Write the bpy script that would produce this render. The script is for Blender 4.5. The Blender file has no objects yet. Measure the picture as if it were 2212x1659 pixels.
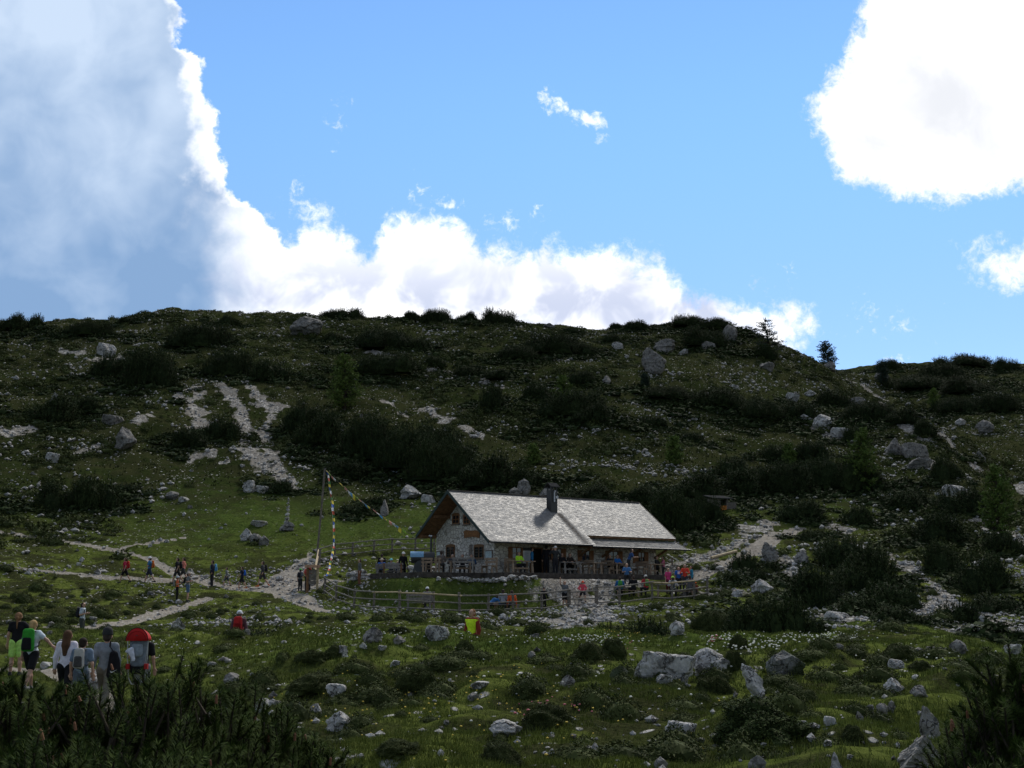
import bpy, bmesh, math, random
import numpy as np
from mathutils import Vector, Matrix, Euler
random.seed(7); rng = np.random.default_rng(7)
S = bpy.context.scene
COL = S.collection
# ------------------------------------------------------------------ camera (the photographer's eye is the origin)
FPX = 1200.0
TH = math.atan(216 / FPX)
cam_d = bpy.data.cameras.new('camera'); cam_d.sensor_width = 36; cam_d.lens = 36 * FPX / 1024
cam_d.clip_start = 0.1; cam_d.clip_end = 9000
cam = bpy.data.objects.new('camera', cam_d); COL.objects.link(cam)
cam.rotation_euler = (math.pi / 2 + TH, 0, 0)
S.camera = cam
S.view_settings.view_transform = 'Standard'; S.view_settings.look = 'None'
S.view_settings.exposure = .35; S.view_settings.gamma = 1
S.cycles.max_bounces = 5; S.cycles.transparent_max_bounces = 4

SUN_EL, SUN_AZ = 46, 21          # degrees; the sun stands high behind the hill, a little to the right
sd = bpy.data.lights.new('sun', 'SUN'); sd.energy = 2.1; sd.angle = math.radians(5); sd.color = (1, .95, .87)
so = bpy.data.objects.new('sun', sd); COL.objects.link(so)
sv = Vector((math.sin(math.radians(SUN_AZ)) * math.cos(math.radians(SUN_EL)), math.cos(math.radians(SUN_AZ)) * math.cos(math.radians(SUN_EL)), math.sin(math.radians(SUN_EL))))
so.rotation_euler = (-sv).to_track_quat('-Z', 'Y').to_euler()

# ------------------------------------------------------------------ node helpers
class NT:
    def __init__(s, tree): s.t = tree; s.n = tree.nodes; s.l = tree.links
    def new(s, ty, **kw):
        n = s.n.new(ty)
        for k, v in kw.items(): setattr(n, k, v)
        return n
    def put(s, sock, v):
        if isinstance(v, bpy.types.NodeSocket): s.l.new(v, sock)
        elif v is not None:
            try: sock.default_value = v
            except Exception: sock.default_value = (v[0], v[1], v[2], 1)
    def m(s, op, a, b=None, c=None, clamp=False):
        n = s.new('ShaderNodeMath', operation=op, use_clamp=clamp)
        for i, v in enumerate((a, b, c)): s.put(n.inputs[i], v)
        return n.outputs[0]
    def vm(s, op, a, b=None):
        n = s.new('ShaderNodeVectorMath', operation=op)
        s.put(n.inputs[0], a); s.put(n.inputs[1], b)
        return n.outputs['Value'] if op in ('DOT_PRODUCT', 'LENGTH') else n.outputs[0]
    def rng(s, v, a, b, c=0., d=1., smooth=True):
        n = s.new('ShaderNodeMapRange', interpolation_type='SMOOTHSTEP' if smooth else 'LINEAR')
        for i, x in enumerate((v, a, b, c, d)): s.put(n.inputs[i], x)
        return n.outputs[0]
    def noise(s, vec, scale, detail=4, rough=.5, lac=2., dist=0., out=0):
        n = s.new('ShaderNodeTexNoise'); s.put(n.inputs['Vector'], vec)
        n.inputs['Scale'].default_value = scale; n.inputs['Detail'].default_value = detail
        n.inputs['Roughness'].default_value = rough; n.inputs['Lacunarity'].default_value = lac; n.inputs['Distortion'].default_value = dist
        return n.outputs[out]
    def vor(s, vec, scale, feature='F1', out='Distance', rnd=1.):
        n = s.new('ShaderNodeTexVoronoi', feature=feature); s.put(n.inputs['Vector'], vec)
        n.inputs['Scale'].default_value = scale; n.inputs['Randomness'].default_value = rnd
        return n.outputs[out]
    def mix(s, f, a, b, blend='MIX'):
        n = s.new('ShaderNodeMix', data_type='RGBA', blend_type=blend)
        s.put(n.inputs[0], f); s.put(n.inputs[6], a); s.put(n.inputs[7], b)
        return n.outputs[2]
    def xyz(s, x, y, z):
        n = s.new('ShaderNodeCombineXYZ')
        for i, v in enumerate((x, y, z)): s.put(n.inputs[i], v)
        return n.outputs[0]
    def curve(s, v, pts, x0, x1, y0, y1):
        n = s.new('ShaderNodeFloatCurve'); c = n.mapping.curves[0]
        P = [((a - x0) / (x1 - x0), (b - y0) / (y1 - y0)) for a, b in pts]
        c.points[0].location = P[0]; c.points[1].location = P[-1]
        for p in P[1:-1]: c.points.new(*p)
        for p in c.points: p.handle_type = 'VECTOR'
        n.mapping.update()
        s.put(n.inputs['Value'], s.rng(v, x0, x1, 0., 1., smooth=False))
        return s.rng(n.outputs[0], 0., 1., float(y0), float(y1), smooth=False)

def C3(r, g, b): return (r, g, b, 1)

# ------------------------------------------------------------------ sky and clouds (by direction, at infinity)
W = bpy.data.worlds.new('World'); S.world = W; W.use_nodes = True
w = NT(W.node_tree); w.n.clear()
sky = w.new('ShaderNodeTexSky', sky_type='NISHITA'); sky.sun_disc = False
sky.sun_elevation = math.radians(SUN_EL); sky.sun_rotation = math.radians(SUN_AZ)
sky.altitude = 2000; sky.air_density = 1.0; sky.dust_density = 0.; sky.ozone_density = 2.0
SKYCOL = sky.outputs[0]
D = w.new('ShaderNodeTexCoord').outputs['Generated']
sz = w.new('ShaderNodeSeparateXYZ'); w.put(sz.inputs[0], D)
SKYCOL = w.mix(1., SKYCOL, w.mix(w.rng(sz.outputs[2], .14, .42), C3(.66, .70, .76), C3(.80, .98, 1.06)), 'MULTIPLY')
Fv = (0, math.cos(TH), math.sin(TH)); Uv = (0, -math.sin(TH), math.cos(TH)); Rv = (1, 0, 0)
dF = w.vm('DOT_PRODUCT', D, Fv)
front = w.rng(dF, .25, .45)
dFs = w.m('MAXIMUM', dF, .2)
U0 = w.m('MULTIPLY_ADD', w.m('DIVIDE', w.vm('DOT_PRODUCT', D, Rv), dFs), FPX, 512.)
V0 = w.m('MULTIPLY_ADD', w.m('DIVIDE', w.vm('DOT_PRODUCT', D, Uv), dFs), -FPX, 384.)
P0 = w.xyz(U0, V0, 0.)
def warp(scale, amp, detail, rough, z):
    nz = w.noise(w.xyz(U0, V0, z), scale, detail, rough, out=1)
    v = w.vm('SUBTRACT', nz, (.5, .5, .5))
    sc = w.new('ShaderNodeVectorMath', operation='SCALE'); w.put(sc.inputs[0], v); sc.inputs['Scale'].default_value = amp
    return sc.outputs[0]
Pw = w.vm('ADD', P0, w.vm('ADD', warp(.02, 30, 2, .6, 3.1), warp(.085, 15, 3, .62, 9.7)))
sp = w.new('ShaderNodeSeparateXYZ'); w.put(sp.inputs[0], Pw); U, V = sp.outputs[0], sp.outputs[1]
# left cloud wall: right edge as a function of height
cl = w.curve(V, [(-300, 120), (-40, 158), (0, 171), (10, 186), (22, 187), (34, 178), (44, 178), (56, 200), (70, 199), (83, 203), (111, 213), (134, 216), (162, 224), (190, 231), (208, 255), (227, 278), (238, 285), (262, 300), (400, 330)], -300, 400, 100, 340)
f1 = w.m('SUBTRACT', cl, U)
# low bank: upper edge along the ridge
tb = w.curve(U, [(150, 200), (250, 215), (278, 228), (287, 243), (296, 236), (304, 222), (318, 214), (334, 222), (350, 236), (364, 256), (376, 238), (384, 218), (404, 216), (425, 212), (452, 212), (470, 228), (484, 244), (500, 240), (530, 246), (545, 238), (562, 238), (580, 246), (615, 245), (640, 252), (664, 256), (668, 268), (690, 285), (725, 296), (752, 304), (775, 326), (795, 345), (830, 390), (900, 420)], 150, 900, 190, 420)
f2 = w.m('SUBTRACT', V, tb)
# right cumulus
xl = w.curve(V, [(-100, 850), (0, 862), (8, 858), (37, 851), (60, 839), (83, 828), (100, 812), (113, 806), (130, 806), (142, 822), (160, 828), (175, 832), (190, 852), (200, 874), (208, 905), (215, 960), (260, 1100)], -100, 260, 780, 1110)
yb = w.curve(U, [(780, 175), (829, 178), (856, 190), (893, 203), (926, 208), (972, 203), (1024, 188), (1100, 170), (1400, 150)], 780, 1400, 140, 220)
dB = w.m('MINIMUM', w.m('SUBTRACT', U, xl), w.m('SUBTRACT', yb, V))
def ell(cx, cy, rx, ry, s=20., rot=0.):
    a = w.m('SUBTRACT', U, cx); b = w.m('SUBTRACT', V, cy)
    if rot:
        c_, s_ = math.cos(rot), math.sin(rot)
        a, b = w.m('ADD', w.m('MULTIPLY', a, c_), w.m('MULTIPLY', b, s_)), w.m('SUBTRACT', w.m('MULTIPLY', b, c_), w.m('MULTIPLY', a, s_))
    q = w.m('SQRT', w.m('ADD', w.m('POWER', w.m('ABSOLUTE', w.m('DIVIDE', a, rx)), 2.), w.m('POWER', w.m('ABSOLUTE', w.m('DIVIDE', b, ry)), 2.)))
    return w.m('MULTIPLY', w.m('SUBTRACT', 1., q), s)
dC = ell(1040, 268, 76, 32)
wisps = None
for e in [(548, 98, 10, 14, 13, 0.), (566, 110, 20, 9, 12, .6), (592, 124, 22, 10, 15, .15), (598, 136, 9, 9, 11, 0.), (346, 117, 5, 8, 2., .3), (297, 190, 10, 8, 9, 0.), (424, 185, 9, 7, 4, 0.), (445, 196, 16, 10, 9, .5), (412, 193, 8, 8, 8, 0.), (486, 221, 5, 9, 4, 0.), (887, 358, 15, 9, 10, 0.), (784, 272, 5, 8, 4, 0.), (762, 281, 5, 4, 2.5, 0.), (522, 224, 12, 12, 5, .4), (870, 316, 10, 5, 1.5, .3), (900, 318, 8, 4, 1.5, .2)]:
    q = ell(*e)
    wisps = q if wisps is None else w.m('MAXIMUM', wisps, q)
hook = w.m('MAXIMUM', ell(793, 310, 24, 16, 22., .2), w.m('MAXIMUM', ell(782, 330, 26, 26, 22.), ell(812, 318, 9, 16, 14.)))
puff = w.m('MAXIMUM', ell(306, 202, 16, 5, 12., .25), ell(318, 214, 22, 12, 14., .5))
f2 = w.m('MAXIMUM', f2, w.m('MAXIMUM', hook, puff))
n1 = w.noise(P0, .035, 4, .62, dist=.3); n2 = w.noise(w.vm('ADD', P0, warp(.05, 20, 2, .6, 5.)), .13, 5, .68)
e1 = w.m('MULTIPLY_ADD', n1, 46., -23.); e2 = w.m('MULTIPLY_ADD', n2, 34., -17.)
edgeL = w.m('ADD', w.m('MULTIPLY', e1, .3), w.m('MULTIPLY', e2, .42)); edge = w.m('ADD', e1, e2)
aA = w.m('MAXIMUM', w.rng(w.m('ADD', f1, edgeL), -2., 7.), w.rng(w.m('ADD', f2, edge), -6., 24.))
aB = w.rng(w.m('ADD', dB, w.m('MULTIPLY', edge, .8)), -4., 18.)
aC = w.rng(w.m('ADD', dC, w.m('MULTIPLY', edge, .6)), -3., 15.)
aW = w.rng(w.m('ADD', wisps, w.m('MULTIPLY', edge, .95)), 0., 18., 0., .92)
al = w.m('MAXIMUM', w.m('MAXIMUM', aA, aB), w.m('MAXIMUM', aC, aW))
# added broken cloud, unseen outside the view, toned to control the fill light
fill_cloud = w.rng(w.noise(D, 2.2, 4, .55), .42, .56, 0., .92)
fill_cloud = w.m('MULTIPLY', fill_cloud, w.m('SUBTRACT', 1., w.rng(dF, .80, .88)))
# thickness: how much sunlight comes through
soft = w.noise(P0, .0085, 3, .5, dist=.35); soft2 = w.noise(w.xyz(U0, V0, 55.), .017, 4, .55, dist=.4); soft3 = w.noise(w.xyz(U0, V0, 12.), .03, 4, .55)
lit1 = w.rng(w.m('ADD', w.m('SUBTRACT', U0, cl), w.m('MULTIPLY_ADD', soft3, 70., -35.)), w.rng(V0, 40., 130., -22., -40.), w.rng(V0, 40., 130., 4., -6.))
lowg = w.rng(w.m('ADD', w.m('MULTIPLY_ADD', soft3, 60., -30.), w.m('MULTIPLY_ADD', soft2, 70., w.m('SUBTRACT', U0, 35.))), 190., 272.)
lit1 = w.m('MAXIMUM', lit1, lowg)
dark = w.m('ADD', w.rng(V0, 0., 320., .06, .80, False), w.m('MULTIPLY_ADD', soft, 1.7, -.78))
dark = w.m('ADD', dark, w.m('MULTIPLY_ADD', soft2, .85, -.40))
grey = w.mix(w.rng(dark, .0, .85, 0., 1., False), C3(.50, .61, .77), C3(.20, .325, .53))
white = w.mix(w.m('MULTIPLY', w.rng(soft2, .32, .60), w.rng(V0, 210., 310., .2, 1.)), C3(1.1, 1.1, 1.1), C3(.52, .57, .72))
colA = w.mix(lit1, grey, white)
gB = w.rng(w.m('ADD', ell(940, 115, 120, 95, 1.), w.m('MULTIPLY_ADD', soft2, 2.2, -1.1)), -.45, 1.2, 0., .9)
colB = w.mix(gB, C3(1.0, 1.0, 1.0), C3(.66, .68, .73))
colB = w.mix(w.rng(dB, 34., 4., 0., .4), colB, C3(.80, .84, .92))
ccol = w.mix(w.rng(w.m('SUBTRACT', U0, 800.), -60., 20.), colA, colB)
bgs = w.new('ShaderNodeBackground'); w.put(bgs.inputs[0], SKYCOL); bgs.inputs[1].default_value = .15
bgc = w.new('ShaderNodeBackground'); w.put(bgc.inputs[0], w.mix(w.m('SUBTRACT', 1., front), ccol, w.mix(w.rng(dF, -.2, .7), C3(.25, .24, .215), C3(.62, .61, .59))))  # unseen cloud made darker behind the viewer to cut the fill light
msx = w.new('ShaderNodeMixShader')
w.put(msx.inputs[0], w.m('MAXIMUM', w.m('MULTIPLY', al, front), fill_cloud)); w.l.new(bgs.outputs[0], msx.inputs[1]); w.l.new(bgc.outputs[0], msx.inputs[2])
wo = w.new('ShaderNodeOutputWorld'); w.l.new(msx.outputs[0], wo.inputs[0])

# ------------------------------------------------------------------ numpy noise
def _hash(ix, iy, seed):
    h = (ix.astype(np.int64) * 374761393 + iy.astype(np.int64) * 668265263 + seed * 974634777) & 0xffffffff
    h = ((h ^ (h >> 13)) * 1274126177) & 0xffffffff
    return ((h ^ (h >> 16)) & 0xffffff) / float(0xffffff)
def vnoise(x, y, seed=0):
    ix = np.floor(x); iy = np.floor(y); fx = x - ix; fy = y - iy
    fx = fx * fx * fx * (fx * (fx * 6 - 15) + 10); fy = fy * fy * fy * (fy * (fy * 6 - 15) + 10)
    a = _hash(ix, iy, seed); b = _hash(ix + 1, iy, seed); c = _hash(ix, iy + 1, seed); d = _hash(ix + 1, iy + 1, seed)
    return (a * (1 - fx) + b * fx) * (1 - fy) + (c * (1 - fx) + d * fx) * fy * 1.0 - .5
def fbm(x, y, oct=4, seed=0, gain=.5):
    s = 0; a = 1.
    for o in range(oct):
        s = s + a * vnoise(x * (1.97 ** o) + 17.3 * o, y * (1.97 ** o) - 9.1 * o, seed + o); a *= gain
    return s

# ------------------------------------------------------------------ the hut's frame (used to level the ground under it)
HX, HY, HZ, HYAW, HL, HD = -1.124, 77.105, 1.443, .642, 14.08, 6.77
ca, sa = math.cos(HYAW), math.sin(HYAW)
def hutP(u, v, h=0.): return Vector((HX + ca * u - sa * v, HY + sa * u + ca * v, HZ + h))
def hut_uv(x, y): return (x - HX) * ca + (y - HY) * sa, -(x - HX) * sa + (y - HY) * ca

# ------------------------------------------------------------------ terrain
def ray(px, py):
    cx = (px - 512) / FPX; cy = (384 - py) / FPX
    return cx, math.cos(TH) - cy * math.sin(TH), math.sin(TH) + cy * math.cos(TH)
def tan_e(px, py):
    x, y, z = ray(px, py); return z / math.hypot(x, y)
UC = np.array([-350, 0, 90, 180, 300, 420, 500, 600, 700, 800, 900, 1024, 1374.])
ZT = {0: [-1.65] * 10, 6: [-1.65] * 10, 12: [-1.9, -1.9, -1.9, -1.8, -1.7, -1.65, -1.65, -1.65, -1.7, -1.75],
      20: [-2.5, -2.6, -2.6, -2.0, -1.8, -1.75, -1.75, -1.7, -1.7, -1.75],
      28: [-2.45, -2.55, -2.5, -1.75, -1.55, -1.5, -1.42, -1.36, -1.4, -1.6], 38: [-2.0, -1.95, -1.6, -1.2, -1.02, -1.05, -1.1, -1.14, -1.3, -1.55]}
VT = {45: [641, 641, 641, 641, 640, 640, 640, 641, 644, 655], 55: [633, 633, 632, 632, 630, 631, 632, 634, 637, 649],
      65: [626, 625, 624, 621, 620, 618, 621, 620, 624, 633], 75: [608, 608, 608, 606, 606, 604, 602, 600, 602, 611],
      86: [580, 581, 582, 577, 577, 577, 575, 577, 578, 587], 95: [554, 555, 556, 551, 551, 551, 547, 548, 552, 560],
      105: [528, 528, 528, 522, 518, 515, 521, 526, 530, 536], 115: [503, 501, 499, 494, 494, 494, 504, 508, 508, 513],
      130: [464, 462, 459, 456, 456, 457, 470, 478, 478, 486], 150: [418, 416, 415, 414, 414, 415, 430, 442, 445, 492],
      175: [376, 375, 374, 372, 372, 375, 385, 404, 416, 470], 200: [345, 345, 340, 340, 342, 347, 352, 374, 424, 440],
      225: [325, 327, 312, 319, 322, 331, 323, 355, 421, 415], 250: [328, 330, 316, 322, 327, 337, 328, 362, 398, 394],
      300: [345, 345, 340, 345, 350, 357, 352, 374, 366, 367], 340: [362, 362, 360, 362, 365, 370, 372, 385, 372, 373],
      500: [450] * 10, 900: [590] * 10, 4000: [601] * 10}
COLS10 = [0, 90, 180, 300, 420, 500, 600, 700, 800, 900]
# the ten tabulated columns: 0 90 180 300 420-500 600 700 800 900 1024
UC = np.array([0, 90, 180, 300, 460, 600, 700, 800, 900, 1024.])
RT = np.array(sorted(list(ZT) + list(VT)), float)
TZ = np.zeros((len(RT), 10))
for i, r in enumerate(RT):
    for j in range(10):
        TZ[i, j] = ZT[int(r)][j] if int(r) in ZT else r * tan_e(UC[j], VT[int(r)][j])
CYA = np.array([(384 - (VT[int(r)][4] if int(r) in VT else 660)) / FPX for r in RT])
def pchip(x, y, xq):
    h = np.diff(x); d = np.diff(y, axis=0) / h[:, None]
    m = np.zeros_like(y)
    m[1:-1] = np.where(d[:-1] * d[1:] > 0, 2 * d[:-1] * d[1:] / np.where(np.abs(d[:-1] + d[1:]) < 1e-9, 1, d[:-1] + d[1:]), 0)
    m[0] = d[0]; m[-1] = d[-1]
    k = np.clip(np.searchsorted(x, xq) - 1, 0, len(x) - 2); t = ((xq - x[k]) / h[k])[:, None]; hh = h[k][:, None]
    return (2*t**3 - 3*t**2 + 1) * y[k] + (t**3 - 2*t**2 + t) * hh * m[k] + (-2*t**3 + 3*t**2) * y[k+1] + (t**3 - t**2) * hh * m[k+1]
NA, NR = 860, 700
AZF = np.radians(np.linspace(-30, 30, NA))
AZO = np.radians(np.linspace(30, 330, 62)[1:-1])
AZ = np.concatenate([AZF, AZO])
RR = np.concatenate([np.geomspace(2.5, 345, NR), np.geomspace(360, 4000, 24)])
base = pchip(RT, TZ, RR)                      # heights per radius at the ten columns
cyr = np.interp(RR, RT, CYA)
azw = (AZ + math.pi) % (2 * math.pi) - math.pi
tanaz = np.tan(np.clip(azw, -1.2, 1.2))
ue = 512 + FPX * tanaz[None, :] * (math.cos(TH) - cyr[:, None] * math.sin(TH))
ue = np.clip(ue, -60, 1084)
Z = np.zeros((len(RR), len(AZ)))
for i in range(len(RR)):
    Z[i] = pchip(np.concatenate([[-350], UC, [1374]]), np.concatenate([[base[i, 0]], base[i], [base[i, -1]]])[:, None], ue[i])[:, 0]
fl = np.clip((np.abs(azw) - math.radians(34)) / math.radians(45), 0, 1); fl = fl * fl * (3 - 2 * fl)
Z = Z * (1 - fl) + fl * np.maximum(-1.7 - RR * .002, -4)[:, None]
GX = RR[:, None] * np.sin(AZ)[None, :]; GY = RR[:, None] * np.cos(AZ)[None, :]
near = np.clip((62 - RR) / 20, 0, 1)[:, None]; hill = np.clip((RR - 92) / 40, 0, 1)[:, None]; mid = 1 - near - hill * .6
hum = 1.25 * np.maximum(fbm(GX / 2.1, GY / 2.1, 3, 11), -.12)
Z += near * (.42 * fbm(GX / 7., GY / 7., 3, 3) + .42 * (hum + .02) + .07 * fbm(GX / .5, GY / .5, 3, 21)) * np.clip(RR / 10, 0, 1)[:, None]
Z += mid * (.30 * fbm(GX / 6., GY / 6., 3, 5) + .34 * np.maximum(fbm(GX / 1.9, GY / 1.9, 3, 12), -.1))
far0 = np.clip((RR - 330) / 200, 0, 1)[:, None]
Z += hill * (1.5 * fbm(GX / 26., GY / 26., 3, 6) + .9 * fbm(GX / 9., GY / 9., 3, 8) + .75 * np.maximum(fbm(GX / 3.1, GY / 3.1, 3, 13), -.05)) + far0 * 8 * fbm(GX / 300., GY / 300., 3, 9)
# hollows of the sunken trail behind the meadow rim, where two walkers stand waist deep
def dent(px, v, d, depth, rx, ry):
    x_, y_, z_ = ray(px, v); hl = math.hypot(x_, y_); cx_, cy_ = x_ / hl * d, y_ / hl * d
    return depth * np.exp(-(((GX - cx_) / rx) ** 2 + ((GY - cy_) / ry) ** 2) ** 1.5)
Z -= dent(472, 650, 37.9, 1.15, 2.2, 1.3) + dent(237.7, 650, 44.7, .72, 2.6, 1.5) + dent(81.4, 640, 63.5, .6, 4.5, 2.6)
# level pad for the hut and its terrace
hu, hv = hut_uv(GX, GY)
def soft_rect(u0, u1, v0, v1, bf, bb, bl, br):
    a = np.maximum(np.maximum((u0 - hu) / bl, (hu - u1) / br), np.maximum((v0 - hv) / bf, (hv - v1) / bb))
    t = np.clip(1 - a, 0, 1); return t * t * (3 - 2 * t)
pad = np.maximum(soft_rect(-1.4, HL + .8, -3.2, HD + .6, 1.9, 1.6, 1.6, 2.5), soft_rect(-6.1, 0, -1.0, HD + .6, 2.0, 1.6, 1.6, 2.5))
Z = Z * (1 - pad) + pad * (HZ - .13 + .03 * fbm(GX / 1.5, GY / 1.5, 2, 31))
TE = Z / RR[:, None]
NF = NA
def H(x, y):
    r = math.hypot(x, y); a = math.atan2(x, y)
    fa = (a - AZF[0]) / (AZF[1] - AZF[0]); i = int(min(max(fa, 0), NF - 2)); t = min(max(fa - i, 0), 1)
    k = int(min(max(np.searchsorted(RR, r) - 1, 0), len(RR) - 2)); s = min(max((r - RR[k]) / (RR[k+1] - RR[k]), 0), 1)
    return float((Z[k, i] * (1 - s) + Z[k+1, i] * s) * (1 - t) + (Z[k, i+1] * (1 - s) + Z[k+1, i+1] * s) * t)
def Hv(x, y):
    r = np.hypot(x, y); a = np.arctan2(x, y)
    fa = np.clip((a - AZF[0]) / (AZF[1] - AZF[0]), 0, NF - 1.001); i = fa.astype(int); t = fa - i
    k = np.clip(np.searchsorted(RR, r) - 1, 0, len(RR) - 2); s = np.clip((r - RR[k]) / (RR[k+1] - RR[k]), 0, 1)
    return (Z[k, i] * (1 - s) + Z[k+1, i] * s) * (1 - t) + (Z[k, i+1] * (1 - s) + Z[k+1, i+1] * s) * t
def at(px, py, rmin=4.):
    """where the line of sight through a point of the photograph meets the ground"""
    x, y, z = ray(px, py); hl = math.hypot(x, y); te = z / hl; a = math.atan2(x, y)
    fa = (a - AZF[0]) / (AZF[1] - AZF[0]); i = int(min(max(round(fa), 0), NF - 1))
    k = np.nonzero((TE[:, i] >= te) & (RR > rmin))[0]
    k = int(k[0]) if len(k) else int(np.argmax(np.where((RR > 150) & (RR < 345), TE[:, i], -9)))
    t0, t1 = TE[max(k-1, 0), i], TE[k, i]
    s = 1. if t1 == t0 else min(max((te - t0) / (t1 - t0), 0), 1)
    r = RR[max(k-1, 0)] * (1 - s) + RR[k] * s
    X, Y = x / hl * r, y / hl * r
    return Vector((X, Y, H(X, Y)))
def at_d(px, py, d):
    """a point of the ground at distance d in the direction of px (py: about where it shows)"""
    x, y, z = ray(px, py); hl = math.hypot(x, y); X, Y = x / hl * d, y / hl * d
    return Vector((X, Y, H(X, Y)))
def ppm(p):            # photograph pixels per metre at a point
    return FPX / (p[1] * math.cos(TH) + p[2] * math.sin(TH))
def proj(p):
    d = p[1] * math.cos(TH) + p[2] * math.sin(TH)
    return 512 + FPX * p[0] / d, 384 - FPX * (-p[1] * math.sin(TH) + p[2] * math.cos(TH)) / d

# ------------------------------------------------------------------ masks for paths and scree
def seg_mask(lines, noise_amp, seed):
    M_ = np.full(GX.shape, 9.)
    wob = fbm(GX / 1.7, GY / 1.7, 3, seed) * 2 * noise_amp
    for pts, wd in lines:
        P = [at(*p) for p in pts]
        n = len(P)
        for q in range(n - 1):
            a, b = P[q], P[q+1]
            w0 = wd[q] if isinstance(wd, (list, tuple)) else wd; w1 = wd[q+1] if isinstance(wd, (list, tuple)) else wd
            L = (b - a).xy; L2 = max(L.length_squared, 1e-6); mw = max(w0, w1) * 1.6 + 2
            r0 = min(a.xy.length, b.xy.length) - mw; r1 = max(a.xy.length, b.xy.length) + mw
            k0, k1 = np.searchsorted(RR, [r0, r1])
            sl = (slice(k0, k1), slice(0, NA))
            t = np.clip(((GX[sl] - a.x) * L.x + (GY[sl] - a.y) * L.y) / L2, 0, 1)
            dd = np.hypot(GX[sl] - a.x - t * L.x, GY[sl] - a.y - t * L.y) / (.5 * (w0 + (w1 - w0) * t))
            M_[sl] = np.minimum(M_[sl], dd + wob[sl] / np.maximum(.5 * (w0 + (w1 - w0) * t), .4))
    return M_
PATHS = [([(-20, 530), (0, 532), (45, 538), (95, 546), (125, 552), (148, 557), (164, 566), (178, 573), (200, 577)], [.7, .7, .8, 1., .9, .9, 1.1, 1.2, 1.3]),
         ([(113, 550), (128, 546), (150, 543), (190, 535)], [.8, .7, .7, .5]),
         ([(18, 567), (45, 571), (75, 573), (100, 576), (125, 578), (160, 580), (190, 580), (215, 585), (245, 588), (275, 588), (300, 585), (318, 580)], [.6, .7, .9, 1.2, 1.3, .9, 1.1, 1.5, 2.2, 2.8, 2.6, 1.8]),
         ([(275, 585), (292, 571), (304, 562), (311, 554)], [2.2, 2.2, 1.8, .8]),
         ([(284, 590), (300, 598), (312, 606), (324, 612)], [2., 1.8, 1.6, .8]),
         ([(48, 626), (90, 627), (117, 622), (147, 617), (172, 610), (196, 603), (206, 598)], [.5, .7, 1.3, 1.4, 1.2, 1.1, .8]),
         ([(-30, 668), (0, 668), (30, 668), (58, 673), (86, 686), (108, 706), (140, 728)], .9),
         ([(682, 580), (700, 574), (715, 568), (740, 557), (760, 545), (775, 536), (790, 531), (803, 528)], [1.7, 1.9, 1.9, 1.8, 1.9, 1.9, 1.7, .9]),
         ([(330, 580), (350, 579), (400, 578), (445, 578)], .9)]
SCREE = [([(180, 393), (190, 402), (199, 412), (198, 424), (196, 432)], [1.4, 2., 2.4, 2.2, 1.]), ([(193, 388), (196, 396), (190, 402)], 1.6),
         ([(222, 384), (232, 394), (240, 407), (244, 425), (245, 444), (252, 456), (259, 463), (278, 477), (296, 491)], [1.2, 1.7, 1.9, 2., 2.8, 2.8, 2.4, 1.8, 1.2]),
         ([(240, 374), (250, 386), (259, 398), (273, 410), (266, 424), (262, 440), (270, 455), (278, 468), (290, 482)], [1., 1.3, 1.7, 2., 1.7, 1.5, 1.7, 1.7, 1.2]),
         ([(254, 404), (268, 406), (284, 405)], 1.6), ([(199, 444), (194, 456), (188, 462)], [1.2, 2., 1.]), ([(205, 448), (222, 462)], 1.),
         ([(664, 572), (690, 562), (715, 553), (740, 543), (760, 533), (766, 524)], [1.6, 2.2, 2.2, 2., 1.8, 1.6]), ([(735, 525), (752, 528), (768, 535)], [2., 3., 2.]),
         ([(824, 361), (850, 380), (880, 398), (926, 426), (972, 463), (1024, 491)], [.5, .8, .8, .9, .9, .8]),
         ([(796, 417), (815, 428), (833, 440)], 1.8), ([(888, 554), (915, 574), (943, 595), (952, 606)], [1., 1.8, 1.5, .8]), ([(915, 606), (945, 622), (975, 636)], [1., 1.8, 1.8]),
         ([(975, 611), (1000, 622), (1030, 635)], 1.4), ([(983, 522), (1005, 536), (1030, 550)], 2.), ([(732, 568), (752, 572), (775, 577)], 1.4), ([(784, 556), (790, 578)], 1.8),
         ([(812, 613), (832, 617), (855, 622)], [2., 3., 1.5]), ([(699, 593), (716, 592), (732, 596)], 2.2), ([(596, 579), (602, 590), (596, 600), (588, 612), (576, 621), (566, 627)], [3., 3.2, 2.6, 4., 5., 3.]),
         ([(346, 346), (372, 352), (399, 358), (420, 367), (448, 373), (472, 378), (503, 388)], [.8, 1.2, 1.2, 1.6, 2., 1.6, .8]), ([(426, 408), (436, 415), (446, 421)], 2.), ([(466, 427), (475, 432), (484, 439)], 2.), ([(385, 401), (398, 410), (410, 420)], 1.),
         ([(515, 583), (545, 584), (575, 583), (610, 584), (640, 583)], [1.2, 2.6, 3., 3., 1.6]), ([(0, 432), (20, 430), (38, 425)], 3.), ([(84, 452), (100, 444), (120, 438)], 2.5), ([(60, 350), (80, 352)], 1.5), ([(92, 360), (118, 358)], 2.), ([(135, 420), (150, 415)], 1.5),
         ([(880, 412), (900, 425), (925, 440), (950, 455)], [1.5, 2., 2., 1.]), ([(898, 445), (930, 462), (960, 478)], [1.5, 3., 1.5]), ([(860, 548), (880, 552)], 1.6), ([(830, 527), (850, 533)], 1.5)]
mp = seg_mask([(a, [.85 * q for q in b] if isinstance(b, list) else .85 * b) for a, b in PATHS], .22, 41); msr = seg_mask(SCREE, .7, 42)
ATT_P = np.clip(1.35 - mp, 0, 1) / .55; ATT_P = np.clip(ATT_P, 0, 1)
brk = fbm(GX / 2.4, GY / 2.4, 3, 77)
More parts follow.
